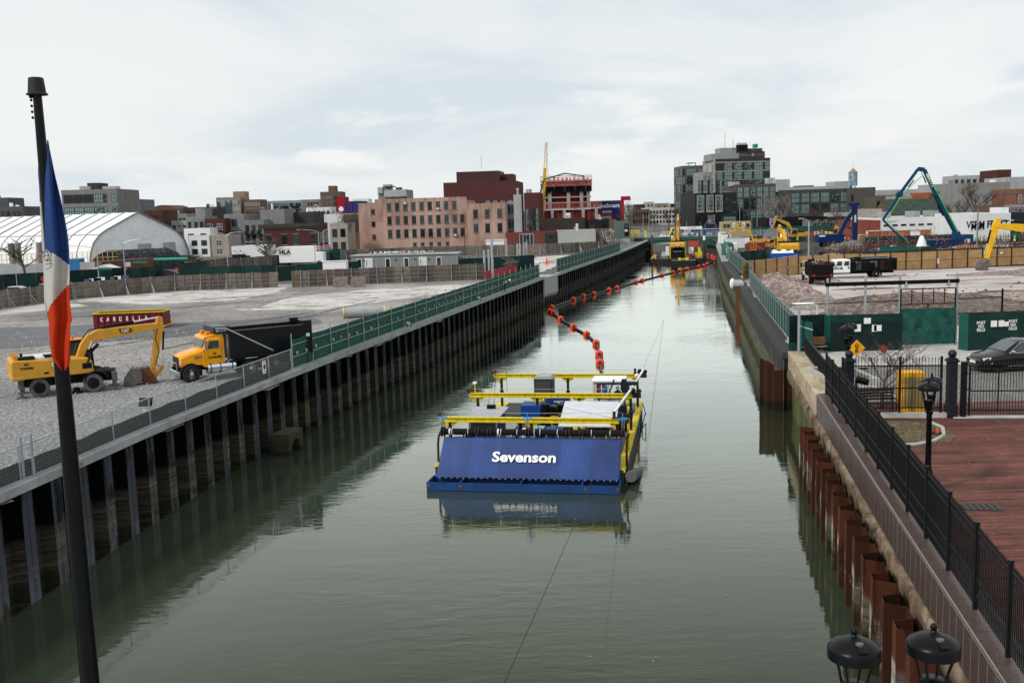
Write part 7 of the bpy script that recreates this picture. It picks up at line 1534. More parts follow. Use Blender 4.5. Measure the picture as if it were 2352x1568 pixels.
for x0,x1,y0,y1,z,mm,nm in ((-5.4,-4.3,2,3.4,1.75,DGREY,'generator_box'),(-3.3,-2.5,6,7.5,2.6,WHT,'white_cabin'),(2.2,3.4,3,5,2.4,WHT,'white_tank'),(2.3,3.6,2,3,.9,mat('red_box',(.35,.05,.04),.6),'red_box'),(3.7,4.3,3,3.8,1.2,YEL,'winch_drum'),(-5.9,-5.4,1.2,1.8,1.0,YEL,'bollard')): MB().bx(x0,x1,y0,y1,1.12,1.12+z).build(nm,mm,a,bev=.04)
MB().prism([(4.3,1.12),(5.4,1.12),(5.4,2.3),(4.9,3.6),(4.5,3.7)],'y',2,3).build('spud_winch',YEL2,a);r2=random.Random(4)
for k in range(14): MB().box((r2.uniform(-6,5),r2.uniform(1,4),1.12+.2),(r2.uniform(.2,.9),r2.uniform(.2,.6),r2.uniform(.3,.8)),r2.random()).build('deck_gear',r2.choice((RUST,BLKM,GALV,YEL,BLKM)),a)
ex=excavator('yellow tracked excavator with upright boom on the far dredger barge',tuple(Matrix.Translation((db.x-.2,db.y+4.9,0)) @ Matrix.Rotation(BR,4,'Z') @ Vector((-.3,3.4,2.4))),R(90)+BR,1.22,CY2,84,-62,0,-100,'CAT',1)
q=MB();q.bx(-2.5,2.5,-1.7,1.7,-1.25,0.02);q.build('timber_mats',BLKM,ex)
for x in (-1.75,1.75): MB().tube((-2.3,x,-1.3),(-2.3,x,2.6),.13).build('yellow_guard',YEL2,ex)
GRW=mat('spud_green',(.012,.09,.05),.6);
for k,(zx,zt,zw,zb,Y,two) in enumerate(((1295,480,575,790,252,1),(2085,450,570,870,250,1),(790,560,0,1060,262,0),(1965,520,0,1050,258,0))):
 pt_,pw_=PY(dl(zx),488+zt*.09277,Y),PY(dl(zx),488+zw*.09277,Y)
 s_=thing('spud_pile',['green and white spud pile left of the far excavator boom','green and white spud pile right of the far excavator','brown steel pile standing before the road bridge on the left','brown steel pile beside the right green and white spud'][k],'pile',(pt_.x,Y,0))
 if two: hw=PY(dl(zx),488+(zw+115)*.09277,Y).z;MB().tube((0,0,pw_.z),(0,0,pt_.z),.3,n=14).build('green_band',GRW,s_,smooth=True);MB().tube((0,0,hw),(0,0,pw_.z),.3,n=14).build('white_band',WHT,s_,smooth=True);MB().tube((0,0,-1),(0,0,hw),.3,n=14).build('shaft',mat('spud_grey',(.06,.06,.062),.7),s_,smooth=True)
 else: MB().tube((0,0,-1),(0,0,pt_.z),.25,n=12).build('shaft',RUST,s_,smooth=True)
# ================================================================ road bridge
Yb=284;pL,pR=PY(1438,545,Yb+2),PY(1680,541,Yb-4);a=thing('road_bridge','low green steel road bridge with white railings across the canal','bridge',(pL.x,pL.y,0),math.atan2(pR.y-pL.y,pR.x-pL.x));Lb=(pR-pL).length+16;BGR=mat('bridge_paint',(.028,.085,.075),.6,0,(1,.25))
MB().bx(-4,Lb,0,11,4.0,4.65).build('deck',mat('bridge_deck',(.10,.10,.095),.8),a);n_=24;pts=[(x,3.2-1.5*abs(2*x/26-1)**2.2*(1 if True else 0)) for x in [26*i/n_ for i in range(n_+1)]]
MB().prism([(0,4.55)]+pts+[(26,4.55)],'y',-.25,-.02).build('girder',BGR,a);MB().prism([(0,4.0)]+pts+[(26,4.0)],'y',10.8,11.0).build('girder',BGR,a)
MB().bx(-4,Lb,-.4,-.26,3.9,4.75).build('fascia',BGR,a);[MB().bx(x,x+9,.5,10.5,-1,2.6).build('abutment',mat('abutment',(.05,.048,.045),.9),a) for x in (-4.5,22.5)];b=MB()
for z in (4.95,5.25,5.55,5.85): b.bx(-4,Lb,-.3,-.24,z,z+.08)
for z in (5.25,5.85): b.bx(-4,Lb,10.8,10.86,z,z+.08)
b.build('railing',mat('rail_white',(.45,.48,.47),.6),a);b=MB()
for k in range(int((Lb+4)/2.2)): b.bx(-4+2.2*k,-3.85+2.2*k,-.34,-.2,4.6,6.0)
b.build('railing_posts',BGR,a)
MB().bx(17.5,20.5,-.5,-.42,2.0,3.6).build('red_banner',mat('banner_red',(.42,.06,.05),.7),a)
q=thing('pier_fender','dark timber fender in front of the left bridge abutment','fender',tuple(PY(1470,575,274)));q.location.z=0;MB().bx(-3.2,3.4,0,1.2,-.5,1.6).bx(-3.4,3.6,-.2,0,.9,1.3).build('timbers',BLKM,q)
p=PY(1464,537,Yb+6);a=thing('barrier_fence','yellow slatted barrier on the left end of the bridge','barrier',(p.x-3.6,p.y,4.65));b=MB()
for z in (.1,.75,1.4,2.0): b.bx(0,4.2,0,.12,z,z+.34)
for x in (0,1,2,3,4.1): b.bx(x,x+.14,-.02,.14,0,2.35)
b.build('slats',YEL2,a);p=PY(1482.5,536,Yb+4);a=thing('signal_cabinet','tall yellow post box beside the yellow bridge barrier','post',(p.x,p.y,4.65));MB().bx(-.35,.35,0,.6,0,2.0).build('box',YEL2,a,bev=.05)
p=PY(1537,534,Yb+5);a=thing('service_truck','yellow cab truck crossing the road bridge behind the excavator','truck',(p.x,p.y,4.65));b=MB();b.prism([(0,.5),(1.6,.5),(1.6,2.6),(.9,2.7),(.6,1.5),(0,1.4)],'y',0,2.2);b.build('cab',mat('cab_lime',hexc((205,200,60)),.5),a,bev=.08);MB().prism([(.75,1.6),(1.45,1.6),(1.45,2.4),(1.0,2.4)],'y',-.02,0).build('side_window',GLASS,a);MB().bx(1.6,7,.1,2.1,.6,1.0).build('flatbed',WHT,a);MB().bx(-2.0,-.1,.2,2.0,.6,1.7).build('pink_load',mat('pink_load',(.45,.35,.38),.7),a)
for x in (.7,5.8): MB().lathe([(.5,0),(.5,.3)],(x,.0,.5),14,'y').build('wheel',RUB,a)
p=PY(1563,521,Yb+9);a=thing('crane_boom','long white crane boom with blue lettering above the road bridge','crane',(p.x,p.y,4.65),-.03);MB().prism([(0,2.1),(.2,1.6),(6,2.6),(6,3.2),(.1,2.7)],'y',0,.5).build('boom',WHT,a) if False else MB().bx(0,6.3,0,.6,2.0,2.75).build('boom',WHT,a);lettering('NYCDOT',.62,mat('dot_blue',(.02,.04,.2),.6),a,(3.3,-.02,2.38),FRONT);MB().bx(1,3,-.2,.8,0,2.0).build('mast',LGREY,a);MB().bx(6.1,6.2,.2,.3,-1,2.0).build('hook_line',WHT,a)
p=PY(1568,534,Yb+11);a=thing('flatbed_trailer','long blue flatbed trailer on the road beyond the bridge railing','trailer',(p.x,p.y,4.65),-.02);MB().bx(0,13,0,2.4,.7,1.7).build('bed',BLUE,a);MB().bx(2,11,.2,2.2,1.7,1.9).build('load',LGREY,a);
for x in (3.5,9,10.2): MB().lathe([(.5,0),(.5,.3)],(x,-.05,.5),14,'y').build('wheel',RUB,a)
p=PY(1632,535,Yb+16);a=thing('gantry_frame','blue steel portal frame beside the road','frame',(p.x,p.y,4.0));MB().bx(-1.7,-1.4,0,.3,0,4.6).bx(1.4,1.7,0,.3,0,4.6).bx(-1.7,1.7,0,.3,4.0,4.6).build('frame',mat('portal_blue',(.06,.12,.25),.6),a);MB().bx(-.6,.2,-.03,0,4.3,5.2).build('sign',ORG,a)
# ================================================================ right bank: walkway fence, hoardings, gate, mounds
HG=[mat('hoard_green_a',(.004,.028,.024),.55,0,(.7,.3),streak=(2,.4,(.008,.06,.048))),mat('hoard_green_b',(.003,.014,.0135),.6,0,(.7,.3)),mat('hoard_green_c',(.010,.075,.058),.55,0,(.7,.3),streak=(2,.4,(.005,.03,.03)))]
GRS=mat('walkway_screen',(.006,.072,.056),.7,0,(1.2,.25),streak=(3,.35,(.004,.045,.036)))
def wfence(label,pts,h,n,off):
 a=thing('screened_fence',label,'fence');at,tot=along(pts)
 def q(s_,z=0,o=off): p_,t_=at(s_);return Vector((p_.x+t_.y*o,p_.y-t_.x*o,3.97+z))
 b=MB();b.grid(lambda u,v: tuple(q(tot*u,.05+v*h,off+.04+.02*noise.noise((u*60,v*3,1)))),n*3,3);b.build('green_screen',GRS,a,fix=False).modifiers.new('so','SOLIDIFY').thickness=.012
 for i in range(n+1): MB().tube(q(tot*i/n),q(tot*i/n,h+.06),.022,n=6).build('post',mat('pale_post',(.36,.38,.38),.5,.3),a)
 for z in (.1,h-.25,h): MB().pipe([q(tot*i/n,z) for i in range(n+1)],.022,5).build('rail',MATS['pale_post'],a)
 return a
wfence('tall green screened walkway fence with pale posts along the right canal wall',RW[:2]+[(27.2,117)],2.15,26,.95)
wfence('farther green screened fence on the right canal wall before the road bridge',[(28.6,122),(36.5,170.7),(45.5,217)],2.2,34,1.1)
a=thing('fence_return','short green screened fence return beside the tall galvanised post','fence');p0,p1=Vector((18.75,64.6,3.95)),Vector((20.1-.6,64.0,3.7));
MB().add([p0,p1,p1+Vector((0,0,2.3)),p0+Vector((0,0,2.2))],[(0,1,2,3)]).build('green_screen',GRS,a,fix=False).modifiers.new('so','SOLIDIFY').thickness=.02
b=MB()
for z in (.05,1.8): b.tube(p0+Vector((0,-.05,z)),p1+Vector((0,-.05,z)),.035,n=6)
b.tube(p0,p0+Vector((0,0,2.2)),.035,n=6);b.build('rails',MATS['pale_post'],a)
# green hoarding with writing
yH=65.2;a=thing('green_hoarding','dark green plywood hoarding with triangle graffiti and posters beside the bench','fence',(0,0,0))
xp=lambda px,y: kx(px,806)*y
b=MB();A=[(xp(1812,65.7),65.7),(xp(1893,65.8),65.8),(xp(1907,65.0),65.0),(xp(2072,64.8),64.8)]
for k,(i0,i1,mi) in enumerate(((0,1,1),(1,2,2),(2,3,1))): (x0,y0),(x1,y1) =A[i0],A[i1];b.mt(mi).bar((x0,y0,ZR+1.2),(x1,y1,ZR+1.2),.05,2.4)  # brighter green on the left-facing panel is sunlight put into the colour
x0,y0=A[2];x1,y1=A[3];b.mt(0).bar((x0,y0-.01,ZR+2.18),(x1,y1-.01,ZR+2.18),.052,.5);b.mt(2).bar((A[0][0],A[0][1]-.012,ZR+.3),(A[1][0],A[1][1]-.012,ZR+.3),.052,.55);b.build('panels',HG,a)
def tri_line(b,p,q,y,w=.05): b.add([(p[0]-w/2,y,p[1]),(p[0]+w/2,y,p[1]+w*.5),(q[0]+w/2,y,q[1]+w*.5),(q[0]-w/2,y,q[1])],[(0,1,2,3)])
b=MB();cx0=xp(1862,65.7);y=65.66
for p,q in (((-.62,.95),(0,2.0)),((0,2.0),(.62,.95)),((-.62,.95),(.62,.95)),((-.22,1.55),(.22,1.55)),((-.22,1.45),(.22,1.45))): tri_line(b,(cx0+p[0],ZR+p[1]),(cx0+q[0],ZR+q[1]),y,.08)
for k in range(5): an=R(40+25*k);tri_line(b,(cx0+.35*math.cos(an),ZR+1.75+.35*math.sin(an)),(cx0+.72*math.cos(an),ZR+1.75+.72*math.sin(an)),y,.05)
b.build('graffiti',BLK,a)
b=MB()
for px,w,h,z in ((1968,.42,.48,1.55),(1990,.45,.38,2.0),(2014,.5,.4,1.5),(2006,.3,.45,1.5)): x=xp(px,64.9);b.bx(x-w/2,x+w/2,64.80,64.83,ZR+z-h/2,ZR+z+h/2)
b.build('poster',PAPER,a)
a=thing('green_hoarding','green plywood hoarding stencilled POST NO BILLS behind the minivan','fence');b=MB();A=[(xp(2201,64.4),64.4),(xp(2223,63.6),63.6),(xp(2420,64.4),64.4)]
for i,mi in ((0,2),(1,0)): (x0,y0),(x1,y1) =A[i],A[i+1];b.mt(mi).bar((x0,y0,ZR+1.2),(x1,y1,ZR+1.2),.05,2.4)  # left-facing end panel takes the brighter green as painted sunlight
b.build('panels',HG,a)
for px in (2250,2328): x=xp(px,63.75);yy=63.6+(x-A[1][0])*.8/(A[2][0]-A[1][0]);lettering('POST\nNO\nBILLS',.27,PAPER,a,(x,yy-.05,ZR+1.55),(math.pi/2,0,math.atan2(A[2][1]-A[1][1],A[2][0]-A[1][0])),.95,.03)
b=MB()
for px,w,h in ((2280,.4,.4),(2298,.35,.4),(2308,.4,.3)): x=xp(px,63.75);yy=63.6+(x-A[1][0])*.09;b.bx(x-w/2,x+w/2,yy-.06,yy-.04,ZR+1.5,ZR+1.5+h)
b.build('poster',PAPER,a)
# sliding gate of tall posts
a=thing('sliding_gate','tall sliding gate frame hung from a black beam on galvanised posts','gate');yP=66.6;X=lambda px,y=660: kx(px,y)*yP
for px,zt in ((1901,8.62),(1988,8.72),(2067,8.72),(2198,8.72)): MB().tube((X(px),yP,ZR),(X(px),yP,zt),.085,n=10).build('post',GALV,a,smooth=True)
MB().tube((X(1811),64.1,ZR-.3),(X(1811),64.1,7.1),.09,n=10).build('post',GALV,a,smooth=True)
zb=PY(2050,650,yP).z;MB().bx(X(1895),X(2202),yP-.12,yP+.0,zb-.1,zb+.16).build('beam',BLK,a)
zt,zm=PY(2130,662,yP).z,PY(2130,697,yP).z;b=MB();x0,x1=X(2067),X(2192)
for z in (zt,zm,ZR+.15): b.bar((x0,yP-.2,z),(x1,yP-.2,z),.07)
for x in (x0,(x0+x1)/2,x1): b.bar((x,yP-.2,ZR+.1 if x != (x0+x1)/2 else ZR+.1),(x,yP-.2,zt if x != (x0+x1)/2 else zm),.07)
for k in range(1,5): x=x0+(x1-x0)*k/5;b.bar((x,yP-.2,zm),(x,yP-.2,zt),.05)
b.build('gate_frame',BLK,a)
for f in (.1,.88): MB().bar((x0+(x1-x0)*f,yP-.2,zt),(x0+(x1-x0)*f,yP-.12,zb+.1),.06).lathe([(.02,-.05),(.14,-.05),(.14,.05),(.02,.05)],(x0+(x1-x0)*f,yP-.15,zb-.18),12,'y').build('trolley',GALV,a)
b=MB();b.grid(lambda u,v: (x0+(x1-x0)*u,yP-.26+.05*noise.noise((u*8,v*5,3)),ZR+.1+2.45*v),30,8);b.build('green_netting',mat('gate_net',(.012,.075,.06),.7,0,(2,.5)),a,fix=False).modifiers.new('so','SOLIDIFY').thickness=.01
zr=PY(1950,697,yP).z;MB().bar((X(1815),yP,zr),(X(2067),yP,zr+.1),.06).build('top_rail',BLK,a);b=MB();link_mesh(b,(X(1815),yP,ZR),(X(2067),yP,ZR),2.3,zr-ZR,.16);b.build('wire_mesh',GALV,a,fix=False)
x2=X(2303);MB().bar((X(2200),yP,zr+.1),(x2,yP,zr+.15),.06).bar((x2,yP,ZR),(x2,yP,zr+.7),.1).build('top_rail',BLK,a);b=MB();link_mesh(b,(X(2200),yP,ZR),(x2,yP,ZR),2.3,zr-ZR+.1,.16);b.build('wire_mesh',GALV,a,fix=False)
# rubble and dirt
def heap(name,label,c,rx_,ry_,h,m_,seed=0,rough=.25,kind=None,n=48,rz=0,cat='heap'):
 b=MB()
 def f(u,v):
  x,y=v*math.cos(u*6.28318),v*math.sin(u*6.28318);r_=v*.999;hh=max(0,1-r_**1.3)*h*(1+.5*noise.noise((x*2.2+seed,y*2.2,seed)));hh += rough*max(0,1-r_)**.5*noise.noise((x*7+seed,y*7,2))*h if r_ < 1 else 0
  X_,Y_=x*rx_,y*ry_;return (c[0]+X_*math.cos(rz)-Y_*math.sin(rz),c[1]+X_*math.sin(rz)+Y_*math.cos(rz),c[2]-.03+max(0,hh))
 b.grid(f,n*2,n//2);o=b.build(name,m_);o.data.polygons.foreach_set('use_smooth',[True]*len(o.data.polygons))
 if kind: o['kind'] =kind;return o
 return tag(o,label,cat)
BRD_=grit('brown_soil',(.05,.032,.024),(.13,.088,.068),(.40,.34,.30),2.2,.25,.4,.9);RUBM=grit('brick_rubble',(.08,.05,.042),(.27,.20,.175),(.60,.54,.50),2.6,.3,.3,1.0)
heap('dirt_heap','',(31.5,84,ZR),5.5,6,1.1,BRD_,3,.4,'structure',64);heap('dirt_heap','',(39,94,ZR),10,8,.9,BRD_,5,.4,'structure',64);heap('dirt_heap','',(57,96,ZR),14,7,.7,RUBM,7,.4,'structure',64)
sheet('brown_soil',rough_poly([(27,80),(34,76),(42,80),(60,86),(80,90),(82,102),(60,104),(40,103),(30,98)],1.5,.9,33),ZR+.004,BRD_)
heap('rubble_heap','',(29.3,103,ZR),4.0,13,1.5,RUBM,9,.4,'structure',72,-.12);heap('rubble_heap','',(33,124,ZR),4,5,1.1,RUBM,11,.4,'structure',56);heap('dirt_heap','',(66,126,ZR),11,3.2,.55,RUBM,21,.4,'structure',56)
sheet('asphalt_path',rough_poly([(19.5,66),(21.6,66.3),(25.2,90),(29.5,118),(28.3,119),(22.6,88)],3,.1,31),ZR+.002,mat('dark_path',(.06,.06,.06),.85,0,(.7,.3),wld=True))
b=MB();r2=random.Random(12);RK=mat('broken_concrete',(.28,.275,.265),.9,0,(2,.35))
for k in range(230):
 rr_=r2.random()**.6;an=r2.random()*6.283;x,y=22.3+2.9*rr_*math.cos(an),69.6+1.9*rr_*math.sin(an);z=ZR+1.25*(1-rr_)+r2.uniform(-.1,.1);s=r2.uniform(.14,.36)
 b.box((x,y,max(z,ZR+.08)),(s*r2.uniform(.7,1.5),s,s*r2.uniform(.5,1)),r2.random()*6,r2.random()*6,r2.random()*3)
o=b.build('rubble',RK);o['kind'] ='stuff'
b=MB()
for k in range(900):
 x,y=r2.uniform(20,90),r2.uniform(70,130);s=r2.uniform(.05,.22)*(1 if y > 90 else .8)
 if noise.noise((x*.12,y*.12,4)) > .02 and x > 19+(y-66)*.19+3: b.box((x,y,ZR+s*.2),(s*1.4,s,s*.8),r2.random()*6,r2.random(),r2.random())
o=b.build('debris',RUBM);o['kind'] ='stuff'
# box of pale frames by the walkway gate
a=thing('steel_crate','white steel frame crate on the walkway behind the green fence','crate',(21.6,74.5,ZR));b=MB()
for x in (0,1.4):
 for y in (0,1.4): b.bar((x,y,0),(x,y,2.1),.07)
b.bx(-.05,1.45,-.05,1.45,2.1,2.2)
for z in (1.2,): b.bar((0,0,z),(1.4,0,z),.05)
b.build('frame',WHT,a)
a=thing('outfall_chute','pale capped steel chute on the right wall edge','chute',tuple(P(1697,652,4.0)),R(-10));MB().bx(-.7,.5,-2.2,2.4,-.1,.35).build('cover',LGREY,a,bev=.05);MB().ball((-.75,.5,0),.34,10,2.0).build('white_bag',WHT,a,smooth=True);MB().bx(-.5,.5,-2.3,-2.0,-4.5,-.1).build('shaft',RUST,a)
# ================================================================ small things by the gate
def bench(label,p,rz,m_):
 a=thing('bench',label,'bench',p,rz);
 for k in range(3): MB().bx(-.85,.85,-.42+.15*k,-.30+.15*k,.43,.47).build('seat_slat',m_,a)
 for k in range(4): MB().bx(-.85,.85,.06+.03*k,.09+.03*k,.55+.13*k,.65+.13*k).build('back_slat',m_,a)
 for x in (-.8,.8): MB().bar((x,-.4,0),(x,-.38,.45),.05).bar((x,.05,0),(x,.18,1.05),.05).bar((x,-.4,.65),(x,.1,.65),.05).build('leg',BLK,a)
p=PY(1868,805,64.6);bench('brown slatted bench against the dark green hoarding',(p.x,64.7,ZR),0,mat('bench_wood',(.27,.14,.075),.6,0,(4,.3)))
p=PY(1950,925,46.0);bench('black slatted bench behind the plaza fence beside the yellow box',(17.0,45.9,ZR),0,mat('bench_dark',(.035,.022,.018),.6))
p=PY(2094,940,45.7);a=thing('news_box','weathered yellow box with glass front behind the plaza fence','cabinet',(18.45,45.5,ZR),R(-6));MB().bx(-.55,.55,-.4,.4,0,1.95).build('cabinet',mat('box_yellow',hexc((232,170,20)),.55,0,(2,.2),streak=(3,.3,(.3,.2,.1))),a,bev=.03);MB().bx(-.42,.42,-.43,-.4,.35,1.75).build('glass_front',mat('yellowed_glass',(.30,.24,.10),.35,0,(2,.3)),a)
def signpost(label,px,py,Y,s,m_,txt,zp=ZR,rot=45,seg=4):
 p=PY(px,py,Y);a=thing('road_sign',label,'sign',(p.x,Y,zp));MB().bx(-.025,.025,.02,.06,0,p.z-zp+s*.5).build('post',GALV,a);b=MB();b.prism([(s*math.cos(math.pi*2*k/seg+R(90 if seg == 4 else 22.5)),p.z-zp+s*math.sin(math.pi*2*k/seg+R(90 if seg == 4 else 22.5))) for k in range(seg)],'y',-.01,.01);b.build('plate',m_,a)
 if txt: lettering(txt,s*.55,BLK,a,(0,-.015,p.z-zp),(math.pi/2,R(-90) if txt == 'END' else 0,0),1,.03) if txt != 'STOP' else lettering(txt,s*.6,WHT,a,(0,-.015,p.z-zp),FRONT,.9,.03)
 return a
SY=mat('sign_yellow',hexc((246,168,14)),.5);signpost('yellow diamond road sign reading END on its side',1968,799,50.5,.43,SY,'END');signpost('red diamond road sign behind the bare plaza tree',2029,802,60,.28,RED,None)
p=PY(2002,870,43.0);a=thing('spotlight','black cylindrical spotlight on a short post by the plaza fence','spotlight',tuple(P(1991,1000,4.0)) if False else (15.25,43.6,ZR));zt=1.9;MB().tube((0,0,0),(0,0,zt),.045).build('post',BLK,a,smooth=True);MB().tube((.0,0,zt+.1),(.5,-.1,zt-.05),.17,.15,n=16).build('head',BLK,a,smooth=True)
p=P(2153,997,ZR);a=thing('delineator_base','round black rubber base with a short red stub on the brick plaza','base',tuple(p));MB().lathe([(.33,0),(.34,.03),(.3,.06),(0,.07)],(0,0,0),24).build('base',BLKM,a,smooth=True);MB().lathe([(.07,.06),(.06,.25),(.02,.26)],(0,0,0),12).build('stub',mat('stub_red',(.75,.06,.07),.6),a,smooth=True)
p=P(2250,1165,ZR+.006);a=thing('drain_grate','rectangular iron drain grate set in the brick plaza','grate',tuple(p),R(-8));b=MB();b.bx(-.65,.65,-.32,.32,0,.008);b.build('pit',BLKM,a);b=MB()
for k in range(7): b.bx(-.65+.2*k,-.6+.2*k,-.32,.32,.008,.03)
for k in range(9): b.bx(-.65,.65,-.32+.078*k,-.305+.078*k,.008,.025)
b.build('bars',mat('iron',(.09,.085,.08),.6,.4),a)
b=MB();r2=random.Random(2)
for k in range(5200):
 x,y=r2.uniform(15.2,18.4),r2.uniform(39.2,43.6)
 if ((x-16.7)/1.75)**2+((y-41.3)/2.2)**2 < 1 and x > rbx(y)+1.15: an=r2.random()*6.28;l_=r2.uniform(.06,.16);b.add([(x-.008,y,ZR+.03),(x+.008,y,ZR+.03),(x+l_*math.cos(an),y+l_*math.sin(an),ZR+.03+r2.uniform(.02,.1))],[(0,1,2)])
o=b.build('grass',mat('straw',(.20,.165,.10),.9,0,(3,.5),wld=True),fix=False);o['kind'] ='stuff'
for x0,x1,y0,y1,lab in ((16.4,18.6,47.5,50.5,'nearer concrete edged planter bed beside the plaza tree'),(17.0,19.6,52.5,57,'farther concrete edged planter bed by the brick paving')):
 a=thing('planter',lab,'planter',(x0,y0,ZR));b=MB()
 for bb in ((0,x1-x0,0,.2),(0,x1-x0,y1-y0-.2,y1-y0),(0,.2,.2,y1-y0-.2),(x1-x0-.2,x1-x0,.2,y1-y0-.2)): b.bx(*bb,0,.38)
 b.build('kerb',CONC,a);MB().bx(.2,x1-x0-.2,.2,y1-y0-.2,0,.3).build('soil',PLANT,a)
# ================================================================ bare trees
def tree(label,p,h,seed,m_=None,spread=.55,n0=5,tw=1.0,base=.12,group=None,name='bare_tree',dep=4,lean=0):
 r2=random.Random(seed);a=thing(name,label,'tree',tuple(p),0,group);tr=MB();cr2=MB();m_=m_ or mat('bark',(.085,.07,.06),.9,0,(5,.3))
 def br(b,p0,d,l,r,lv):
  p_=[p0];q=p0;d=d.normalized()
  for i in range(3): d=(d+Vector((r2.uniform(-.16,.16),r2.uniform(-.16,.16),r2.uniform(-.02,.16)))).normalized();q=q+d*l/3;p_.append(q)
  b.pipe(p_,[r,r*.85,r*.7,r*.5],6 if lv < 2 else 3)
  if lv >= dep: return
  for k in range(n0 if lv == 0 else r2.choice((3,4,4))):
   f=r2.uniform(.45,1.0) if lv else r2.uniform(.35,1.0);i=min(2,int(f*3));q0=p_[i].lerp(p_[i+1],f*3-i);an=r2.random()*6.283;nd=Vector((math.cos(an),math.sin(an),0))
   br(cr2,q0,d*(1-spread)+nd*spread+Vector((0,0,.15)),l*r2.uniform(.5,.72),max(r*.55,.012*tw),lv+1)
 br(tr,Vector((0,0,0)),Vector((lean,0,1)),h*.48,base*h/6,0);tr.build('trunk',m_,a);cr2.build('crown',m_,a);return a
LB=mat('pale_bark',(.22,.19,.165),.9,0,(5,.25))
tree('small bare tree with fine twigs behind the plaza fence',(17.55,46.6,ZR),4.2,9,None,.6,7,.55,.09,dep=4)
def tr_at(label,px,py,Y,h,seed,m_=None,**k): p=PY(px,py,Y);return tree(label,(p.x,p.y,ZL),h,seed,m_,**k)
tr_at('tall pale bare tree before the grey brick apartments, left one',1768,505,312,14,11,LB);tr_at('tall pale bare tree before the grey brick apartments, right one',1799,505,312,14.5,12,LB)
for k,(px,h) in enumerate(((1830,8),(1848,9),(1866,8.5),(1890,9),(1912,8),(1935,9))): tr_at('brownish bare tree in the row above the black low building, %s from the left' % od[k],px,508,320,h,20+k,mat('brown_bark',(.12,.075,.055),.9),n0=6)
tr_at('bare tree beside the blue drill mast',1925,520,290,9,31);tr_at('wide bare tree in front of the dark grey blank building',2240,490,270,15,33,n0=7);tr_at('bare tree in front of the orange brown block',2196,488,290,14,34);tr_at('dark bare tree between the blue booms',2104,470,310,12,35)
tr_at('bare tree right of the green bridge house',1449,540,300,13,36,n0=6);tr_at('bare tree in front of the white office block',1535,520,400,12,37);tr_at('small bare tree left of the white office block',1500,520,390,10,38);tr_at('bare tree below the half built tower',1226,515,320,11,39)
tr_at('dark bare tree left of the pink building, nearer',798,570,262,12,41,n0=7);tr_at('dark bare tree left of the pink building, farther',815,560,276,13,42,n0=7);tr_at('bare tree before the white roofs',765,500,330,14,43);tr_at('leafless conifer in front of the white shop',614,580,205,10.5,44,None,spread=.8,n0=14,dep=2)
tr_at('slim bare tree in front of the white tent',60,650,185,12,45,None,spread=.8,n0=12,dep=2);tree('pale bare shrub behind the green screened fence',tuple(P(1168,628,ZL)),3.6,46,LB,.75,12,.8,.05,name='bare_shrub');tr_at('young bare tree by the tan hoarding',2262,600,150,5,47,None,n0=4,dep=3)
# ================================================================ tan hoarding and the big building site
TANP=[mat('tan_plywood_%d' % k,c,.75,0,(.9,.2),streak=(2,.25,(.20,.11,.05))) for k,c in enumerate([(.40,.25,.115),(.44,.28,.135),(.36,.22,.10)])]
tpts=[P(1706,644,ZR),P(1840,630,ZR),P(2060,620,ZR),P(2225,613,ZR),P(2420,604,ZR)]
a=hoarding('new tan plywood hoarding between the pale lot and the building site',tpts,2.5,1,2.35,z=ZR,mats=TANP,brk=False,seed=8,name='tan_hoarding');at,tot=along([Vector(p[:2]) for p in tpts])
for i in range(1,int(tot/2.35)): p_,t_=at(i*2.35);MB().box((p_.x+t_.y*.05,p_.y-t_.x*.05,ZR+1.27),(.12,.09,2.56)).build('post',BLKM,a)
pp=[at(tot*i/12) for i in range(13)];MB().pipe([(p_.x+t_.y*.05,p_.y-t_.x*.05,ZR+1.3) for p_,t_ in pp],.045,4).build('rail',TANP[1],a);MB().pipe([(p_.x,p_.y,ZR+2.52) for p_,t_ in pp[5:]],.09,4).build('dark_capping',BLKM,a)
def onh(px,y,w,h,m_,nm):
 r_=kx(px,615);
 for i in range(400):
  p_,t_=at(tot*i/400)
  if p_.x/p_.y > r_: break
 z=PY(px,y,p_.y).z;q=Vector((p_.x+t_.y*.08,p_.y-t_.x*.08,z));MB().box(q,(w,.03,h),math.atan2(t_.y,t_.x)).build(nm,m_,a);return q,t_
q,t_=onh(1724,626,.9,.1,ORG,'painted_arrow');MB().prism([(q.x+.4,q.z-.25),(q.x+.8,q.z),(q.x+.4,q.z+.25)],'y',q.y-.03,q.y+.02).build('painted_arrow',ORG,a);onh(1724,618,.4,.4,PAPER,'notice');onh(1807,614,.45,.5,mat('grey_sheet',(.25,.25,.26),.6),'notice');onh(2152,600,.35,.7,PAPER,'notice');onh(2298,581,.5,.3,PAPER,'notice');onh(2166,594,.35,.35,mat('grey_sheet',(.25,.25,.26),.6),'notice')
def skip(label,px,py,w,d,h,m_,z=ZR,rz=0,load=None,nm='waste_skip',Y=None,cat='container'):
 p=P(px,py,z) if Y is None else PY(px,py,Y);a=thing(nm,label,cat,(p.x,p.y,z),rz);b=MB();b.prism([(-w*.46,0),(w*.46,0),(w/2,h),(-w/2,h)],'y',0,d);b.bx(-w/2-.06,w/2+.06,-.06,.06,h-.12,h)
 for k in range(4): b.bx(-w*.4+w*.25*k,-w*.36+w*.25*k,-.06,0,.1,h-.12)
 b.build('shell',m_,a);MB().bx(-w*.45,w*.45,.1,d-.1,h-.05,h+.03).build('load',load or BLKM,a);return a
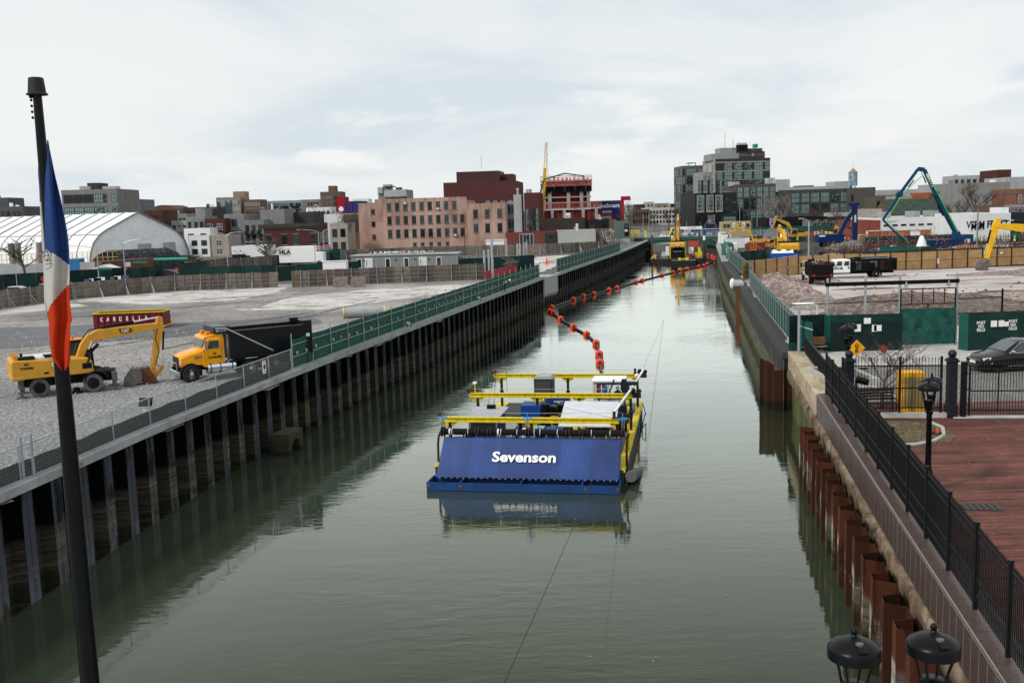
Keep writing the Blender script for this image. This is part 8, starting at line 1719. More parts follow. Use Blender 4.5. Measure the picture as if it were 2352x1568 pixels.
DGB=mat('skip_slate',(.09,.10,.115),.6,0,(2,.2));skip('slate grey skip against the tan hoarding left of the yellow excavator bucket',2163,614,2.6,1.3,1.35,DGB);skip('dark grey skip with black lid right of the orange crate',2312,608,3.0,1.3,1.5,mat('skip_dark',(.04,.042,.045),.6));skip('slate skip at the far right of the tan hoarding',2366,606,2.4,1.3,1.6,DGB)
a=skip('orange mesh crate against the tan hoarding',2269,610,2.4,1.3,1.8,mat('orange_mesh',(.42,.09,.05),.7),nm='mesh_crate',cat='crate')
p=P(2262,622,ZR);ex=excavator('yellow excavator with four black boom letters reaching in from the right edge',(p.x+10.4,p.y+.8,ZR),R(180),1.45,mat('alba_yellow',hexc((224,172,28)),.45,0,(1.5,.15),streak=(2,.3,(.3,.2,.06))),45,-76,R(-3),-62,None,1)
lettering('ALBA',.85,BLK,ex,(-5.9,.42,6.1),(math.pi/2,R(6),math.pi),1.1,.03)
# site machines
EY=mat('site_yellow',hexc((190,148,62)),.45,0,(2,.15),streak=(2,.2,(.3,.2,.08)))
g_='yellow excavators on the building site'
p=P(1828,554,ZR);excavator('yellow excavator with boom bent left in front of the black low building',tuple(p),R(180),1.05,EY,62,-70,R(4),-100,None,1,g_)
p=P(1806,590,ZR);excavator('yellow excavator seen from behind with boom pointing away',tuple(p),R(85),1.22,mat('site_yellow2',hexc((205,158,44)),.45,0,(2,.1)),44,-60,0,-90,None,1,g_)
p=P(1737,566,ZR);excavator('small yellow excavator with orange boom behind the red tank',tuple(p),R(165),.85,EY,62,-45,0,-90,None,-1,g_)
p=P(1769,578,ZR);excavator('compact yellow excavator beside the red tank',tuple(p),R(20),.85,mat('site_yellow2',(1,1,1)),15,-40,0,-60,None,1,g_)
p=P(1914,549,ZR);excavator('yellow excavator seen from the front behind the blue drill rig',tuple(p),R(-95),.95,EY,34,-100,0,-120,None,1,g_)
# blue drill rig
RB=mat('rig_blue',hexc((8,38,84)),.42,0,(2,.2));p=P(1912,566,ZR);a=thing('drill_rig','blue drilling rig with tall vertical mast','drill rig',tuple(p));b=MB();b.bx(-3.4,2.2,-1.3,1.3,.9,2.7);b.build('body',RB,a,bev=.1);MB().bx(-3.3,-2.0,-1.32,-1.3,2.2,2.5).build('plate',WHT,a)
for s_ in (-1.1,1.1): MB().prism([(-2.6,.45),(-2.2,0),(2.2,0),(2.6,.45),(2.2,.9),(-2.2,.9)],'y',s_-.3,s_+.3).build('track',MATS['track_steel'],a)
pm0=PY(1962,565,p.y-.5);pm1=PY(1962.5,466,p.y-.5);mx_=pm0.x-p.x;mz=pm1.z-ZR;MB().bx(mx_-.42,mx_+.42,-.9,-.1,.4,mz-1.0).build('mast',RB,a);MB().bx(mx_-1.4,mx_+.9,-.8,-.2,mz-.6,mz).bx(mx_-.7,mx_+.5,-.8,-.2,mz-2.4,mz-.6).build('mast_head',RB,a);MB().bar((1.2,-.5,2.4),(mx_-1.6,-.5,6.0),.7,.8).bar((mx_-1.6,-.5,6.0),(mx_-.3,-.5,7.4),.5,.6).build('support_arm',RB,a);MB().tube((mx_+.5,-.5,0),(mx_+.5,-.5,mz-2.5),.18).build('drill_string',BLKM,a)
for k in range(4): MB().pipe([(mx_-.5,-.5,mz-2),(mx_-1.0-.2*k,-.5,mz*.55),(mx_-1.3-.2*k,-.5,mz*.42),(mx_-.6,-.5,mz*.38+.2*k)],.05,4).build('hose',BLKM,a)
MB().bx(mx_-.2,mx_+.2,-.93,-.9,mz*.55,mz*.72).build('label_plate',mat('plate_pale',(.45,.6,.55),.5),a)
# concrete pump truck with folding boom
PB=mat('pump_blue',hexc((14,58,94)),.4,0,(2,.15));PG=mat('pipe_green',hexc((60,190,70)),.5);Yp=186;p=P(2180,577,ZR);a=thing('concrete_pump','blue concrete pump truck with a high folded boom and green pipe','concrete pump',tuple(p));wp_=lambda px,py,dy=0: Vector((PY(px,py,p.y+dy).x-p.x,dy,PY(px,py,p.y+dy).z-ZR))
x0,x1=wp_(2128,570).x,wp_(2228,570).x;MB().bx(x0,x1-1.5,-1.2,1.2,.9,2.2).build('chassis_body',mat('pump_navy',hexc((14,40,80)),.45,0,(2,.2)),a,bev=.08);MB().bx(x1-3.0,x1,-1.2,1.2,2.2,3.0).build('deck',PB,a);MB().bx(x1-.5,x1-.1,-1.5,-1.1,0,2.3).bx(x0+2,x0+2.4,-1.5,-1.1,0,1.2).build('outrigger',PB,a);sx_=wp_(2195,550).x;MB().tube((sx_,0,2.2),(sx_,0,3.4),.75,n=14).build('turret',PB,a)
for k in range(4): MB().lathe([(.52,0),(.52,.35)],(x0+1.2+1.7*k+(1 if k > 1 else 0),-1.25,.52),14,'y').build('wheel',RUB,a)
seg=[(2194,548,0),(2197,537,0),(2148,445,0),(2123,390,.4),(2109,388,.4),(2066,446,.8),(2028,505,1.2),(2081,558,1.2)];S_=[wp_(*q) for q in seg]
for i,(w_,m_) in enumerate(((.8,PB),(.8,PB),(.66,PB),(.72,PB),(.5,PB),(.42,PB),(.34,PB))): MB().bar(S_[i],S_[i+1],w_*.7,w_).build('boom_section',m_,a)
MB().pipe([S_[0]+Vector((-.1,-.55,0)),S_[1]+Vector((.1,-.55,0)),S_[2]+Vector((.25,-.55,0)),S_[3]+Vector((.2,-.3,-.6))],.08,6).build('delivery_pipe',PG,a);MB().pipe([S_[4]+Vector((.6,-.5,-1.2)),S_[5]+Vector((.4,-.45,0)),S_[6]+Vector((.5,-.45,0)),S_[7]+Vector((.2,-.4,.2))],.07,6).build('delivery_pipe',PG,a);MB().pipe([wp_(2185,556)+Vector((0,-1,0)),wp_(2128,564)+Vector((0,-1,0)),wp_(2108,566)+Vector((0,-1,0))],.13,6).build('delivery_pipe',PG,a);MB().pipe([S_[7],S_[7]+Vector((.2,0,-.9)),S_[7]+Vector((-.8,-.3,-2.2))],.12,6).build('end_hose',BLKM,a)
for i in (1,2,5): q=S_[i];MB().tube(q+Vector((0,-.5,0)),q+Vector((0,.5,0)),.55,n=12).build('boom_joint',PB,a)
for i0,i1,o_ in ((1,2,-.7),(2,3,-.75),(4,5,.75)): cyl(a,S_[i0].lerp(S_[i1],.45)+Vector((o_,0,0)),S_[i0].lerp(S_[i1],.95)+Vector((o_*.9,0,0)),.12)
lettering('BEATTY',.75,WHT,a,tuple(S_[2].lerp(S_[3],.55)+Vector((0,-.36,0))),(math.pi/2,-math.atan2(S_[3].z-S_[2].z,S_[3].x-S_[2].x)+math.pi,0),1,.03)
# offices, tanks, trailers and skips
p=P(1657,556,ZR);pb=P(1741,556,ZR);w_=(pb-p).x
SB=mat('container_beige',hexc((176,160,122)),.6,0,(1,.1))
for k,z in enumerate((0,2.6)):
 a=thing('site_office',('beige site office container at ground level by the bridge','beige site office container stacked on top with two white doors')[k],'container',(p.x,p.y,ZR+z));b=MB();b.bx(0,w_,0,2.5,0,2.58)
 for i in range(int(w_/.28)): b.bx(.1+.28*i,.24+.28*i,-.05,0,.12,2.45)
 b.build('shell',SB,a)
 if k:
  for f in (.115,.24,.605,.89): MB().bx(w_*(f-.05),w_*(f+.05),-.09,-.05,1.1,1.95).build('window',GLASS,a)
  for f in (.425,.75): d_=MB().bx(w_*(f-.04),w_*(f+.04),-.09,-.05,.1,2.25).build('door',WHT,a);MB().bx(w_*(f-.018),w_*(f+.018),-.1,-.09,1.4,1.85).build('door_window',GLASS,d_)
def boxy(nm,label,px,py,w,d,h,m_,cat,roof=None,z=ZR,rz=0,bev=.04): p=P(px,py,z);a=thing(nm,label,cat,(p.x,p.y,z),rz);MB().bx(-w/2,w/2,0,d,0,h).build('body',m_,a,bev=bev);(MB().bx(-w/2-.06,w/2+.06,-.06,d+.06,h,h+.12).build('roof',roof,a) if roof else None);return a
boxy('site_trailer','long white site trailer behind the green tank',1690,570,4.0,2,2.2,WHB,'trailer',LGREY);a=boxy('portable_toilet','white hut with a blue roof below the beige containers',1670,560,2.0,2,2.4,WHT,'hut',BLUE);boxy('portable_toilet','plain white hut left of the blue roofed hut',1660,558,1.6,2,2.6,WHT,'hut',WHT);boxy('covered_pallet','white and blue sheeted pallet beside the white trailer',1711,560,2.2,2,1.6,WHT,'pallet',BLUE)
p=P(1674,587,ZR);a=thing('storage_tank','dark green round water tank with white panel','tank',tuple(p));MB().lathe([(1.15,0),(1.15,2.0),(.9,2.4),(.3,2.6),(.05,2.62)],(0,1,0),20).build('tank',mat('tank_green2',(.02,.12,.085),.5),a,smooth=True);MB().bx(-.5,.5,-.3,-.1,.5,1.6).build('panel',WHT,a);p=P(1689,585,ZR);a=thing('storage_tank','white square tank right of the green tank','tank',tuple(p));MB().bx(-.5,.5,0,1,0,2.3).build('tank',WHT,a,bev=.15)
p=P(1741,590,ZR);a=thing('stair_tank','dark red steel tank with a yellow stair on its front','tank',tuple(p));MB().bx(-1.5,1.4,0,2.6,0,2.6).build('body',mat('tank_red',(.20,.025,.03),.6,0,(2,.25),streak=(2,.4,(.06,.02,.02))),a,bev=.03);b=MB();b.bar((-.6,-.3,1.4),(1.3,-.3,.1),.12,.2).bx(-1.5,-.4,-.7,0,1.3,1.4);b.bar((-.6,-.6,2.3),(1.3,-.6,1.0),.06)
for k in range(4): b.bar((-.5+.55*k,-.6,1.35-.36*k),(-.5+.55*k,-.6,2.25-.36*k),.05)
for x in (-1.5,-1.0,-.5): b.bar((x,-.7,1.4),(x,-.7,2.4),.06)
b.bar((-1.5,-.7,2.4),(-.5,-.7,2.4),.06).bar((-1.5,-.7,1.9),(-.5,-.7,1.9),.05);b.build('stair',YEL,a)
hoarding('green screened fence between the walkway and the tan hoarding',[P(1700,612,ZR),P(1772,603,ZR)],2.3,1,1.8,z=ZR,mats=HG,brk=False,seed=2,name='green_hoarding');hoarding('green mesh fence panels behind the white crew cab truck',[P(2020,596,ZR),P(2090,598,ZR),P(2150,598,ZR)],2.2,1,2.4,z=ZR,mats=HG,brk=False,seed=5,name='green_hoarding')
BSK=mat('skip_blue',hexc((36,92,170)),.5,0,(2,.2));a=skip('blue skip heaped with white sheeting',1797,603,5.0,2.2,1.5,BSK);b=MB();b.grid(lambda u,v: (-2.2+4.2*u,.1+1.9*v,1.4+.9*(1-abs(2*v-1))*(.6+.5*noise.noise((u*4,v*3,6)))+.1*noise.noise((u*12,v*9,1))),24,10);b.build('white_sheeting',WHT,a,fix=False);b=MB()
for k in range(8): b.tube((-1.6,-.25-.06*k,.5+.1*(k % 3)),(2.3,-.2-.05*k,.9+.08*(k % 4)),.05)
b.build('pipes',LGREY,a)
hoarding('long green screened fence below the black low building',[PY(1722,533,296).xy,PY(1985,527,296).xy],2.6,1,3,z=ZR,mats=[MATS['screen_green'] if False else GRS],brk=True,brace=99,seed=9,name='green_hoarding');hoarding('green mesh fence across the building site below the white warehouse',[PY(1985,560,214).xy,PY(2210,552,214).xy],1.9,1,3,z=ZR,mats=HG,brk=True,brace=99,seed=10,name='green_hoarding')
g_='red and white jersey barriers across the site';pr=None;JW=mat('barrier_white',(.62,.60,.60),.6,0,(3,.2));JR=mat('barrier_red',(.42,.035,.04),.6,0,(3,.2));protos={}
for k in range(13):
 p=PY(1762+12.6*k,540-.3*k,288);lb=('%s barrier from the left in the red and white row across the site' % od[k])
 if k % 2 not in protos:
  o=protos[k % 2] =MB().prism([(-.32,0),(.32,0),(.28,.3),(.12,.6),(.1,1.15),(-.1,1.15),(-.12,.6),(-.28,.3)],'x',-.77,.77).build('jersey_barrier',JW if k % 2 else JR);tag(o,lb,'barrier',g_)
 else: o=dup(protos[k % 2],label=lb)
 o.location=(p.x,p.y,ZR)
heap('gravel_heap','grey gravel heap left of the blue drill rig mast foot',tuple(P(1952,580,ZR)),5.5,4,2.2,DARKG,3,.15,cat='gravel heap');heap('gravel_heap','low grey gravel heap in front of the blue drill rig',tuple(P(1925,580,ZR)),5,3,1.6,DARKG,13,.15,cat='gravel heap');heap('gravel_heap','grey gravel heap beside the red barriers',tuple(P(1778,556,ZR)),4.5,3.5,3.2,DARKG,23,.12,cat='gravel heap');heap('scrap_heap','heap of dark hoses and scrap beside the green tank',tuple(P(1708,592,ZR)),3.4,3,1.3,grit('scrap',(.01,.01,.01),(.06,.058,.055),(.35,.33,.31),3,.3,.3,1),33,.8,cat='scrap heap')
heap('mud_mound','',tuple(P(1850,588,ZR)),12,7,1.2,MUD,43,.5,'structure',56);heap('mud_mound','',tuple(P(2000,570,ZR)),14,8,.9,MUD,53,.6,'structure',56)
# forests of rebar with orange caps
b=MB();RBR=mat('rebar',(.06,.042,.034),.8);CAPO=mat('cap_orange',hexc((205,105,92)),.6);WDS=mat('site_timber',(.42,.31,.18),.8,0,(3,.3));r2=random.Random(31)
zones=[((1760,1800),(560,592),150),((1900,2010),(572,594),420),((1985,2180),(553,580),700),((2030,2140),(530,545),260),((2150,2352),(556,588),460),((1840,1960),(540,556),240),((1930,2020),(585,600),150)]
for (xa,xb),(ya,yb),n in zones:
 for k in range(n):
  q=P(r2.uniform(xa,xb),r2.uniform(ya,yb),ZR);h=r2.uniform(.7,2.1);b.mt(0).bar((q.x,q.y,ZR),(q.x+r2.uniform(-.05,.05),q.y,ZR+h),.05)
  if r2.random() < .15: b.mt(1).box((q.x,q.y,ZR+h),(.14,.14,.13))
for k in range(330):
 q=P(r2.uniform(1890,2352),r2.uniform(552,596),ZR);an=r2.random()*3.14;l_=r2.uniform(.8,3.5);b.mt(r2.choice((2,2,3,4,0,3))).box((q.x,q.y,ZR+r2.uniform(.1,.7)),(l_,r2.uniform(.1,.7),r2.uniform(.1,.5)),an)
o=b.build('site_materials',[RBR,CAPO,WDS,BLKM,LGREY]);o['kind'] ='stuff'
def formwork(label,px0,px1,py,Y,h,m_): p,q=PY(px0,py,Y),PY(px1,py,Y);a=thing('formwork_wall',label,'formwork',(p.x,p.y,ZR));w_=q.x-p.x;MB().bx(0,w_,0,.2,0,h).build('net',m_,a);b=MB();[b.bx(w_*k/9-.06,w_*k/9+.06,-.08,0,0,h+.2) for k in range(10)];b.bx(0,w_,-.12,-.08,h*.5,h*.5+.12).bx(0,w_,-.12,-.08,h-.15,h);b.build('timbers',WDS,a)
ON=mat('orange_net',(.42,.115,.075),.7,0,(.6,.3));formwork('long orange netted formwork wall before the white warehouse',1994,2138,545,220,2.9,ON);formwork('orange netting strip behind the tan hoarding near the utility pole',2196,2250,578,168,1.6,ON);formwork('dark red netted parapet behind the tan hoarding at right',2255,2380,585,160,1.2,NET)
p=P(1985,560,ZR);a=thing('timber_stack','stack of pale timber pallets right of the drill mast','timber stack',tuple(p));[MB().box((0,.3*k,.15+.3*k),(4.5-.3*k,2,.18),.1*k).build('layer',WDS,a) for k in range(7)]
for k,(px,py,w_,h,lab) in enumerate(((2076+40,590,1.6,3.6,'tall sheeted white bundle beside the pump truck'),(2000+26,588,0,0,''),(2048,592,2.4,2.0,'white plastic covered pallet left of the tall bundle'))):
 if w_: q=P(px,py,ZR);a=thing('sheeted_bundle',lab,'bundle',tuple(q));b=MB();b.lathe([(w_*.62,0),(w_*.6,h*.35),(w_*.42,h*.7),(w_*.2,h*.95),(.05,h)],(0,0,0),14);b.v=[(x*(1+.18*noise.noise((x*2,y*2,z*2))),y,z) for x,y,z in b.v];b.build('sheet',WHT,a,smooth=True)
skip('slate blue skip behind the tan hoarding left of the pump truck',2143,596,3,1.5,1.5,DGB);skip('long black steel skip behind the crew cab truck',2050,598,6.5,1.5,1.2,BLKM);skip('blue skip behind the black steel skip',2010,592,3.6,1.5,1.2,BSK)
b=MB();p=P(2150,566,ZR);a=boxy('portable_toilet','white portable cabin beside the pump boom base',2105,560,1.5,1.5,2.6,WHT,'hut',WHT)
a=thing('slab_edge','pale concrete slab beyond the tan hoarding at right','slab',tuple(PY(2215,573,178)));a.location.z=ZR;MB().bx(0,30,0,14,0,.5).build('slab',LGREY,a)
for k,(px,py,z,lab,ps) in enumerate(((1832,562,ZR,'person in hi-vis and white helmet by the railing under the bent boom','stand'),(1922,566,ZR,'person in hi-vis beside the blue drill rig, left one','stand'),(1940,566,ZR,'person in hi-vis beside the blue drill rig, right one','stand'),(2274,566,ZR+.5,'person in hi-vis walking on the slab under the yellow boom','stand'),(2330,566,ZR+.5,'person in hi-vis at the right edge of the slab','stand'),(1888,546,ZR,'person in hi-vis by the far red barriers','stand'),(2100,545,ZR,'person in orange vest on the site before the white warehouse','stand'))):
 q=P(px,py,z);person(lab,tuple(q),R(30*k),ps,HIVIS if 'orange' not in lab else ORG,WHT,s=1.05)
# lamp posts and poles on the right
def pole(label,px,pyt,pyb,Y,r=.1,arm=None,m_=None,nm='street_lamp',cat='street lamp'):
 pt_=PY(px,pyt,Y);a=thing(nm,label,cat,(pt_.x,Y,ZL));h=pt_.z-ZL;MB().tube((0,0,0),(0,0,h),r,r*.6,n=10).build('post',m_ or GALV,a,smooth=True)
 for ar in (arm or ()): MB().pipe([(0,0,h-.1),(ar*.4,0,h+.35),(ar,0,h+.5)],.05).build('arm',m_ or GALV,a,smooth=True);MB().box((ar*1.2,0,h+.5),(.8,.25,.14)).build('lamp_head',LGREY,a,bev=.03)
 return a
pole('tall galvanised street lamp behind the white crew cab truck',1858,510,600,142,.15,(-.9,));pole('bare wooden utility pole behind the yellow excavator boom at right',2246.5,480,585,158,.16,None,mat('pole_grey',(.22,.21,.20),.8),'utility_pole','utility pole');pole('slim pale pole right of the blue drill mast',1972,485,560,250,.1,(.8,));pole('slim lamp post before the low dark apartment block',1699,471,530,300,.1,(.5,));pole('slim lamp post right of the black low building lettering',1739,487,530,300,.1,(.5,));pole('utility pole left of the white office block',1477,492,540,320,.12,None,None,'utility_pole','utility pole');pole('utility pole in front of the white office block',1499,496,540,330,.12,None,None,'utility_pole','utility pole');pole('leaning pole by the yellow post box on the bridge',1490,490,540,310,.12,None,None,'utility_pole','utility pole')
for k,(px,pt_) in enumerate(((1523,508),(1546,506),(1577,508),(1609,510))): pole('small globe lamp on the road beyond the bridge, %s from the left' % od[k],px,pt_,535,300,.07,None,LGREY)
# ================================================================ left bank background
TENT=mat('tent_white',(.72,.73,.74),.55,0,(.25,.08),bump=(.8,.35));TENTD=mat('tent_cloth_end',(.80,.82,.84),.6,0,(.4,.1),bump=(1.2,.6))
gL=P(206,606,ZL);g_=Vector((.5,.866,0));ax=Vector((-.866,.5,0));a=thing('event_tent','huge white fabric tent with ribbed roof behind the street','tent',tuple(gL),math.atan2(g_.y,g_.x));Wt,Ht=31.5,12.3
prof=[(0,0),(.5,2.6),(1.6,5.0),(3.6,6.9),(5.4,7.9),(Wt/2,Ht),(Wt-5.4,7.9),(Wt-3.6,6.9),(Wt-1.6,5.0),(Wt-.5,2.6),(Wt,0)]
b=MB();nb=22;bay=5.2
for i in range(nb): b.loft([[(x,-0+i*bay+d,z-(.12 if d else 0)*(1 if 0 < z else 0)) for x,z in prof] for d in (0,bay*.5)],cap=False).loft([[(x,i*bay+d,z-(.12 if d < bay else 0)*(1 if 0 < z else 0)) for x,z in prof] for d in (bay*.5,bay)],cap=False)
b.build('roof_cover',TENT,a,fix=False);b=MB();b.add([(x,.25,z-.05) for x,z in prof],[tuple(range(11))]);b.build('gable_wall',TENTD,a);RIB=mat('tent_rib',(.20,.20,.195),.6)
for i in range(nb+1): MB().pipe([(x,i*bay-.05,z+.06) for x,z in prof],.13 if i % 4 else .2,5).build('rib',RIB,a)
for x0 in (15,23): MB().bx(x0,x0+4.0,.05,.24,0,4.2).build('door_flap',mat('flap_grey',(.36,.37,.375),.7,0,(.6,.25),streak=(1,.4,(.2,.2,.2))),a)
MB().pipe([(3.6,-.1,6.95),(3.6,nb*bay,6.95)],.07,5).build('tie_cable',RIB,a)
# street with containers, hut, stores
p=P(236,634,ZL);q=P(352,625,ZL);
for k in range(2): 
 a=thing('shipping_container',('brown shipping container with white notice, left one','brown shipping container below the tent doors, right one')[k],'container',tuple(p.lerp(q,.52*k)),math.atan2((q-p).y,(q-p).x));w_=(q-p).length*.5;b=MB();b.bx(0,w_,0,2.4,0,2.75)
 for i in range(int(w_/.35)): b.bx(.1+.35*i,.26+.35*i,-.06,0,.15,2.6)
 b.build('shell',mat('container_brown',(.15,.072,.042),.65,0,(1,.15)),a);MB().bx(w_*.85,w_*1.1,-.09,-.07,1.4,2.3).build('notice',PAPER,a) if k == 0 else None
p=P(182,632,ZL);a=thing('tarp_shelter','dark arched tarpaulin shelter beside the brown containers','shelter',(p.x-3,p.y+12,ZL),R(12));b=MB();pf_=[(0,0),(.3,1.9),(1.6,3.3),(3.6,4.2),(5.6,3.3),(6.9,1.9),(7.2,0)];b.loft([[(x,0,z) for x,z in pf_],[(x+11,6,z) for x,z in pf_]]);b.build('cover',mat('dark_tarp',(.022,.023,.026),.55,0,(1.2,.3),streak=(1.5,.4,(.2,.2,.21))),a)
boxy('store_box','bright blue steel box left of the dark shelter',171,630,2.4,2.4,3.0,mat('store_blue',(.03,.16,.36),.6),'container',z=ZL)
a=boxy('site_hut','small hut with white pitched roof below the brown container',240,646,4.5,2.5,1.8,mat('hut_dark',(.05,.05,.052),.8),'hut',z=ZL);MB().prism([(-2.9,1.8),(0,2.8),(2.9,1.8)],'y',-.4,2.9).build('pitched_roof',ROOFW,a)
a=thing('timber_pile','dark pile of old timber at the corner of the tent','timber stack',tuple(PY(422,603,214)),R(-3));a.location.z=ZL+1.0;[MB().box((rnd.uniform(-1,1),.2*k,.2+.28*k),(7-.5*k,2,.2),rnd.uniform(-.05,.05)).build('beam',mat('old_timber',(.06,.045,.035),.9),a) for k in range(5)]
p=PY(392,612,196);a=thing('drain_pipe','green plastic pipe lying before the tent','pipe',(p.x,p.y,ZL+2.4));MB().tube((-3.4,0,0),(3.4,0,0),.3,n=12).build('pipe',mat('pipe_teal',(.03,.30,.22),.5),a,smooth=True)
b=MB();a=thing('yellow_railing','yellow scaffold railing on the pale deck left of the shelter','railing',tuple(PY(-30,605,198)));a.location.z=ZL+2.2
for k in range(26): b.bar((1.0*k,0,0),(1.0*k,0,2.0),.08)
for z in (.9,2.0): b.bar((0,0,z),(26,0,z),.08)
b.build('rails',mat('rail_yellow',(.6,.42,.12),.6),a)
a=thing('white_deck_wall','long pale concrete wall below the yellow railing','wall',tuple(PY(-60,640,196)));a.location.z=ZL;MB().bx(0,29,0,1,0,2.3).build('wall',LGREY,a)
for k,px in enumerate((28,43,92,141,152)): q=PY(px,590,208);a=thing('concrete_column','grey concrete column before the tent, %s from the left' % od[k],'column',(q.x,q.y,ZL));MB().tube((0,0,0),(0,0,6.2),.62,n=14).build('shaft',CONB,a,smooth=True)
def plaincar(label,px,py,Y,m_,rz=0): p=PY(px,py,Y);a=thing('parked_car',label,'car',(p.x,p.y,ZL),rz);b=MB();b.loft([cr(0,.8,.3,.75,.6,.8),cr(.3,.9,.25,.85,.75,.9),cr(1.2,.92,.25,.95,.8,1.0),cr(1.9,.92,.25,1.0,.68,1.55),cr(3.4,.92,.25,1.0,.68,1.58),cr(4.4,.9,.3,.98,.68,1.2),cr(4.7,.85,.4,.85,.65,.9)]);b.build('body',m_,a,smooth=True);MB().prism([(1.35,1.05),(4.2,1.05),(3.4,1.5),(1.95,1.5)],'y',-.93,.93).build('windows',GLASS,a);[MB().lathe([(.33,0),(.33,.2)],(x,-.9,.33),14,'y').build('wheel',RUB,a) for x in (.9,3.7)]
plaincar('silver car parked behind the plywood hoarding, far left',-6,690,138,mat('car_silver',(.42,.43,.44),.3,.4));plaincar('grey car parked behind the plywood hoarding beside the flag',66,684,142,mat('car_grey',(.25,.26,.28),.3,.4));plaincar('dark car parked behind the green street hoarding',346,632,172,mat('car_dark',(.03,.032,.036),.25,.3))
pole('street lamp with arm to the left before the tent gable',405,0,0,170,.1) if False else None
for lab,px,pt_,Y,ar in (('grey street lamp in front of the tent edge, arm to the left',221.5,570,158,(-4.5,)),('grey street lamp in front of the tent gable, arm to the right',282,558,160,(3.0,)),('grey street lamp by the white house',518.5,540,190,(2.2,-1.5)),('grey street lamp left of the corner shop, arm to the left',731,532,205,(-3.4,)),('grey street lamp at the corner shop, arm to the right',742,530,208,(3.0,))): pole(lab,px,pt_,640,Y,.11,ar)
pole('slim grey mast on the street left of the flagpole',34,600,680,150,.07,None,None,'mast','mast');pole('slim dark mast beside the site office',1066,523,625,160,.09,None,mat('mast_dark',(.07,.065,.06),.7),'mast','mast')
signpost('red no entry sign by the dark shelter',192,624,168,.42,RED,None,ZL,seg=8);signpost('red stop sign beside the rear plywood fence',404,620,176,.55,RED,'STOP',ZL,seg=8);signpost('red no entry sign beside the flag',99,640,150,.42,RED,None,ZL,seg=8)
for k,(px,py,lab) in enumerate(((240,617,'green street name sign on the left lamp'),(322,602,'green street name sign on the gable lamp'),(748,576,'green street name sign at the corner shop'))): q=PY(px,py,157 if k < 2 else 204);a=thing('street_sign',lab,'sign',tuple(q));MB().bx(-1.1,1.1,-.02,.02,-.16,.16).build('plate',mat('sign_green',(.01,.16,.10),.5),a)
for k,px in enumerate((202,214,224,232,262,272,287)): q=PY(px,648-.3*k*5,152);a=thing('poster_board','small poster on the street hoarding, %s from the left' % od[k],'poster',tuple(q));MB().bx(-.6,.6,0,.05,-.45,.45).build('board',(mat('poster_blue',(.05,.09,.22),.6),PAPER)[k % 2],a)
# grey site office and gulls
p,q=P(808,640,ZL),P(1050,632,ZL);Y0=170;p=PY(808,618,Y0);q=PY(1052,613,Y0-2);a=thing('site_office','long grey panelled site office with white doors behind the plywood hoarding','office',(p.x,p.y,ZL),math.atan2(q.y-p.y,q.x-p.x));w_=(q-p).length;ho=PY(808,589,Y0).z-ZL;b=MB();b.bx(0,w_,0,4,0,ho)
for k in range(int(w_/.42)): b.bx(.1+.42*k,.3+.42*k,-.04,0,.1,ho-.3)
b.build('walls',mat('panel_grey',(.23,.24,.245),.55,0,(.8,.08)),a);MB().bx(-.15,w_+.15,-.2,4.2,ho,ho+.18).build('roof',LGREY,a);MB().bx(w_,w_+1.6,.5,3,0,ho-.5).build('end_unit',mat('panel_grey2',(.20,.21,.215),.6),a)
for f in (.075,.345,.52,.825): o=MB().bx(w_*f-.45,w_*f+.45,-.09,-.04,.9,2.5).build('window',WHT,a);MB().bx(w_*f-.35,w_*f+.35,-.1,-.09,1.0,2.4).build('pane',GL_D,o)
for f in (.165,.675): d_=MB().bx(w_*f-.7,w_*f+.7,-.1,-.04,.3,2.6).build('door',OFFW,a);MB().bx(w_*f-.4,w_*f-.34,-.14,-.1,1.2,2.2).build('door_handle',BLK,d_)
for f in (.12,.42,.60,.73): MB().ball((w_*f,-.15,ho-.7),.13,8).build('lamp',BLKM,a)
proto=None;r2=random.Random(17);fs_=sorted([.18,.215,.235,.27,.285,.31,.325,.33,.35,.37,.385,.395,.405,.42,.43,.44,.455,.46,.49,.555,.58,.595,.605,.62,.655,.69,.735,.77])
for k,f in enumerate(fs_):
 lb='%s white gull from the left on the site office roof' % od[k];loc=a.matrix_basis if False else None;q=Matrix.Translation(a.location) @ Matrix.Rotation(a.rotation_euler.z,4,'Z') @ Vector((w_*f,r2.uniform(-.1,.8),ho+.18))
 if proto is None:
  proto=thing('gull',lb,'bird',(0,0,0),0,'gulls on the site office roof');b=MB();b.lathe([(.005,-.26),(.06,-.14),(.105,0),(.085,.1),(.045,.17),(.055,.22),(.05,.27),(.005,.31)],(0,0,0),8,'x');b.T=None;b.v=[(x,y,.2+z+(x*.45)) for x,y,z in b.v];b.build('body',WHT,proto,smooth=True);MB().bx(-.3,.06,-.10,-.06,.12,.24).bx(-.3,.06,.06,.10,.12,.24).build('wings',LGREY,proto);MB().tube((.3,0,.34),(.37,0,.33),.015,n=5).tube((0,.03,0),(0,.03,.13),.012,n=4).tube((0,-.03,0),(0,-.03,.13),.012,n=4).build('bill_and_legs',YEL,proto);g=proto
 else: g=dup(proto,label=lb)
 g.location=q;g.rotation_euler=(0,0,r2.random()*6.28);g.scale=(1.35,)*3
a=boxy('white_cabin','low white cabin roof showing over the plywood hoarding',770,645,3.6,2,2.9,WHT,'cabin',ROOFW,ZL);q=PY(1137,560,254);a=thing('white_canopy','white marquee box behind the rear plywood fence near the pole cluster','marquee',(q.x,q.y,ZL));MB().bx(-2.3,2.3,0,3,0,PY(1137,553,254).z-ZL).build('body',WHT,a);MB().bx(-2.4,2.4,-.1,3.1,PY(1137,553,254).z-ZL,PY(1137,551,254).z-ZL).build('roof',ROOFW,a)
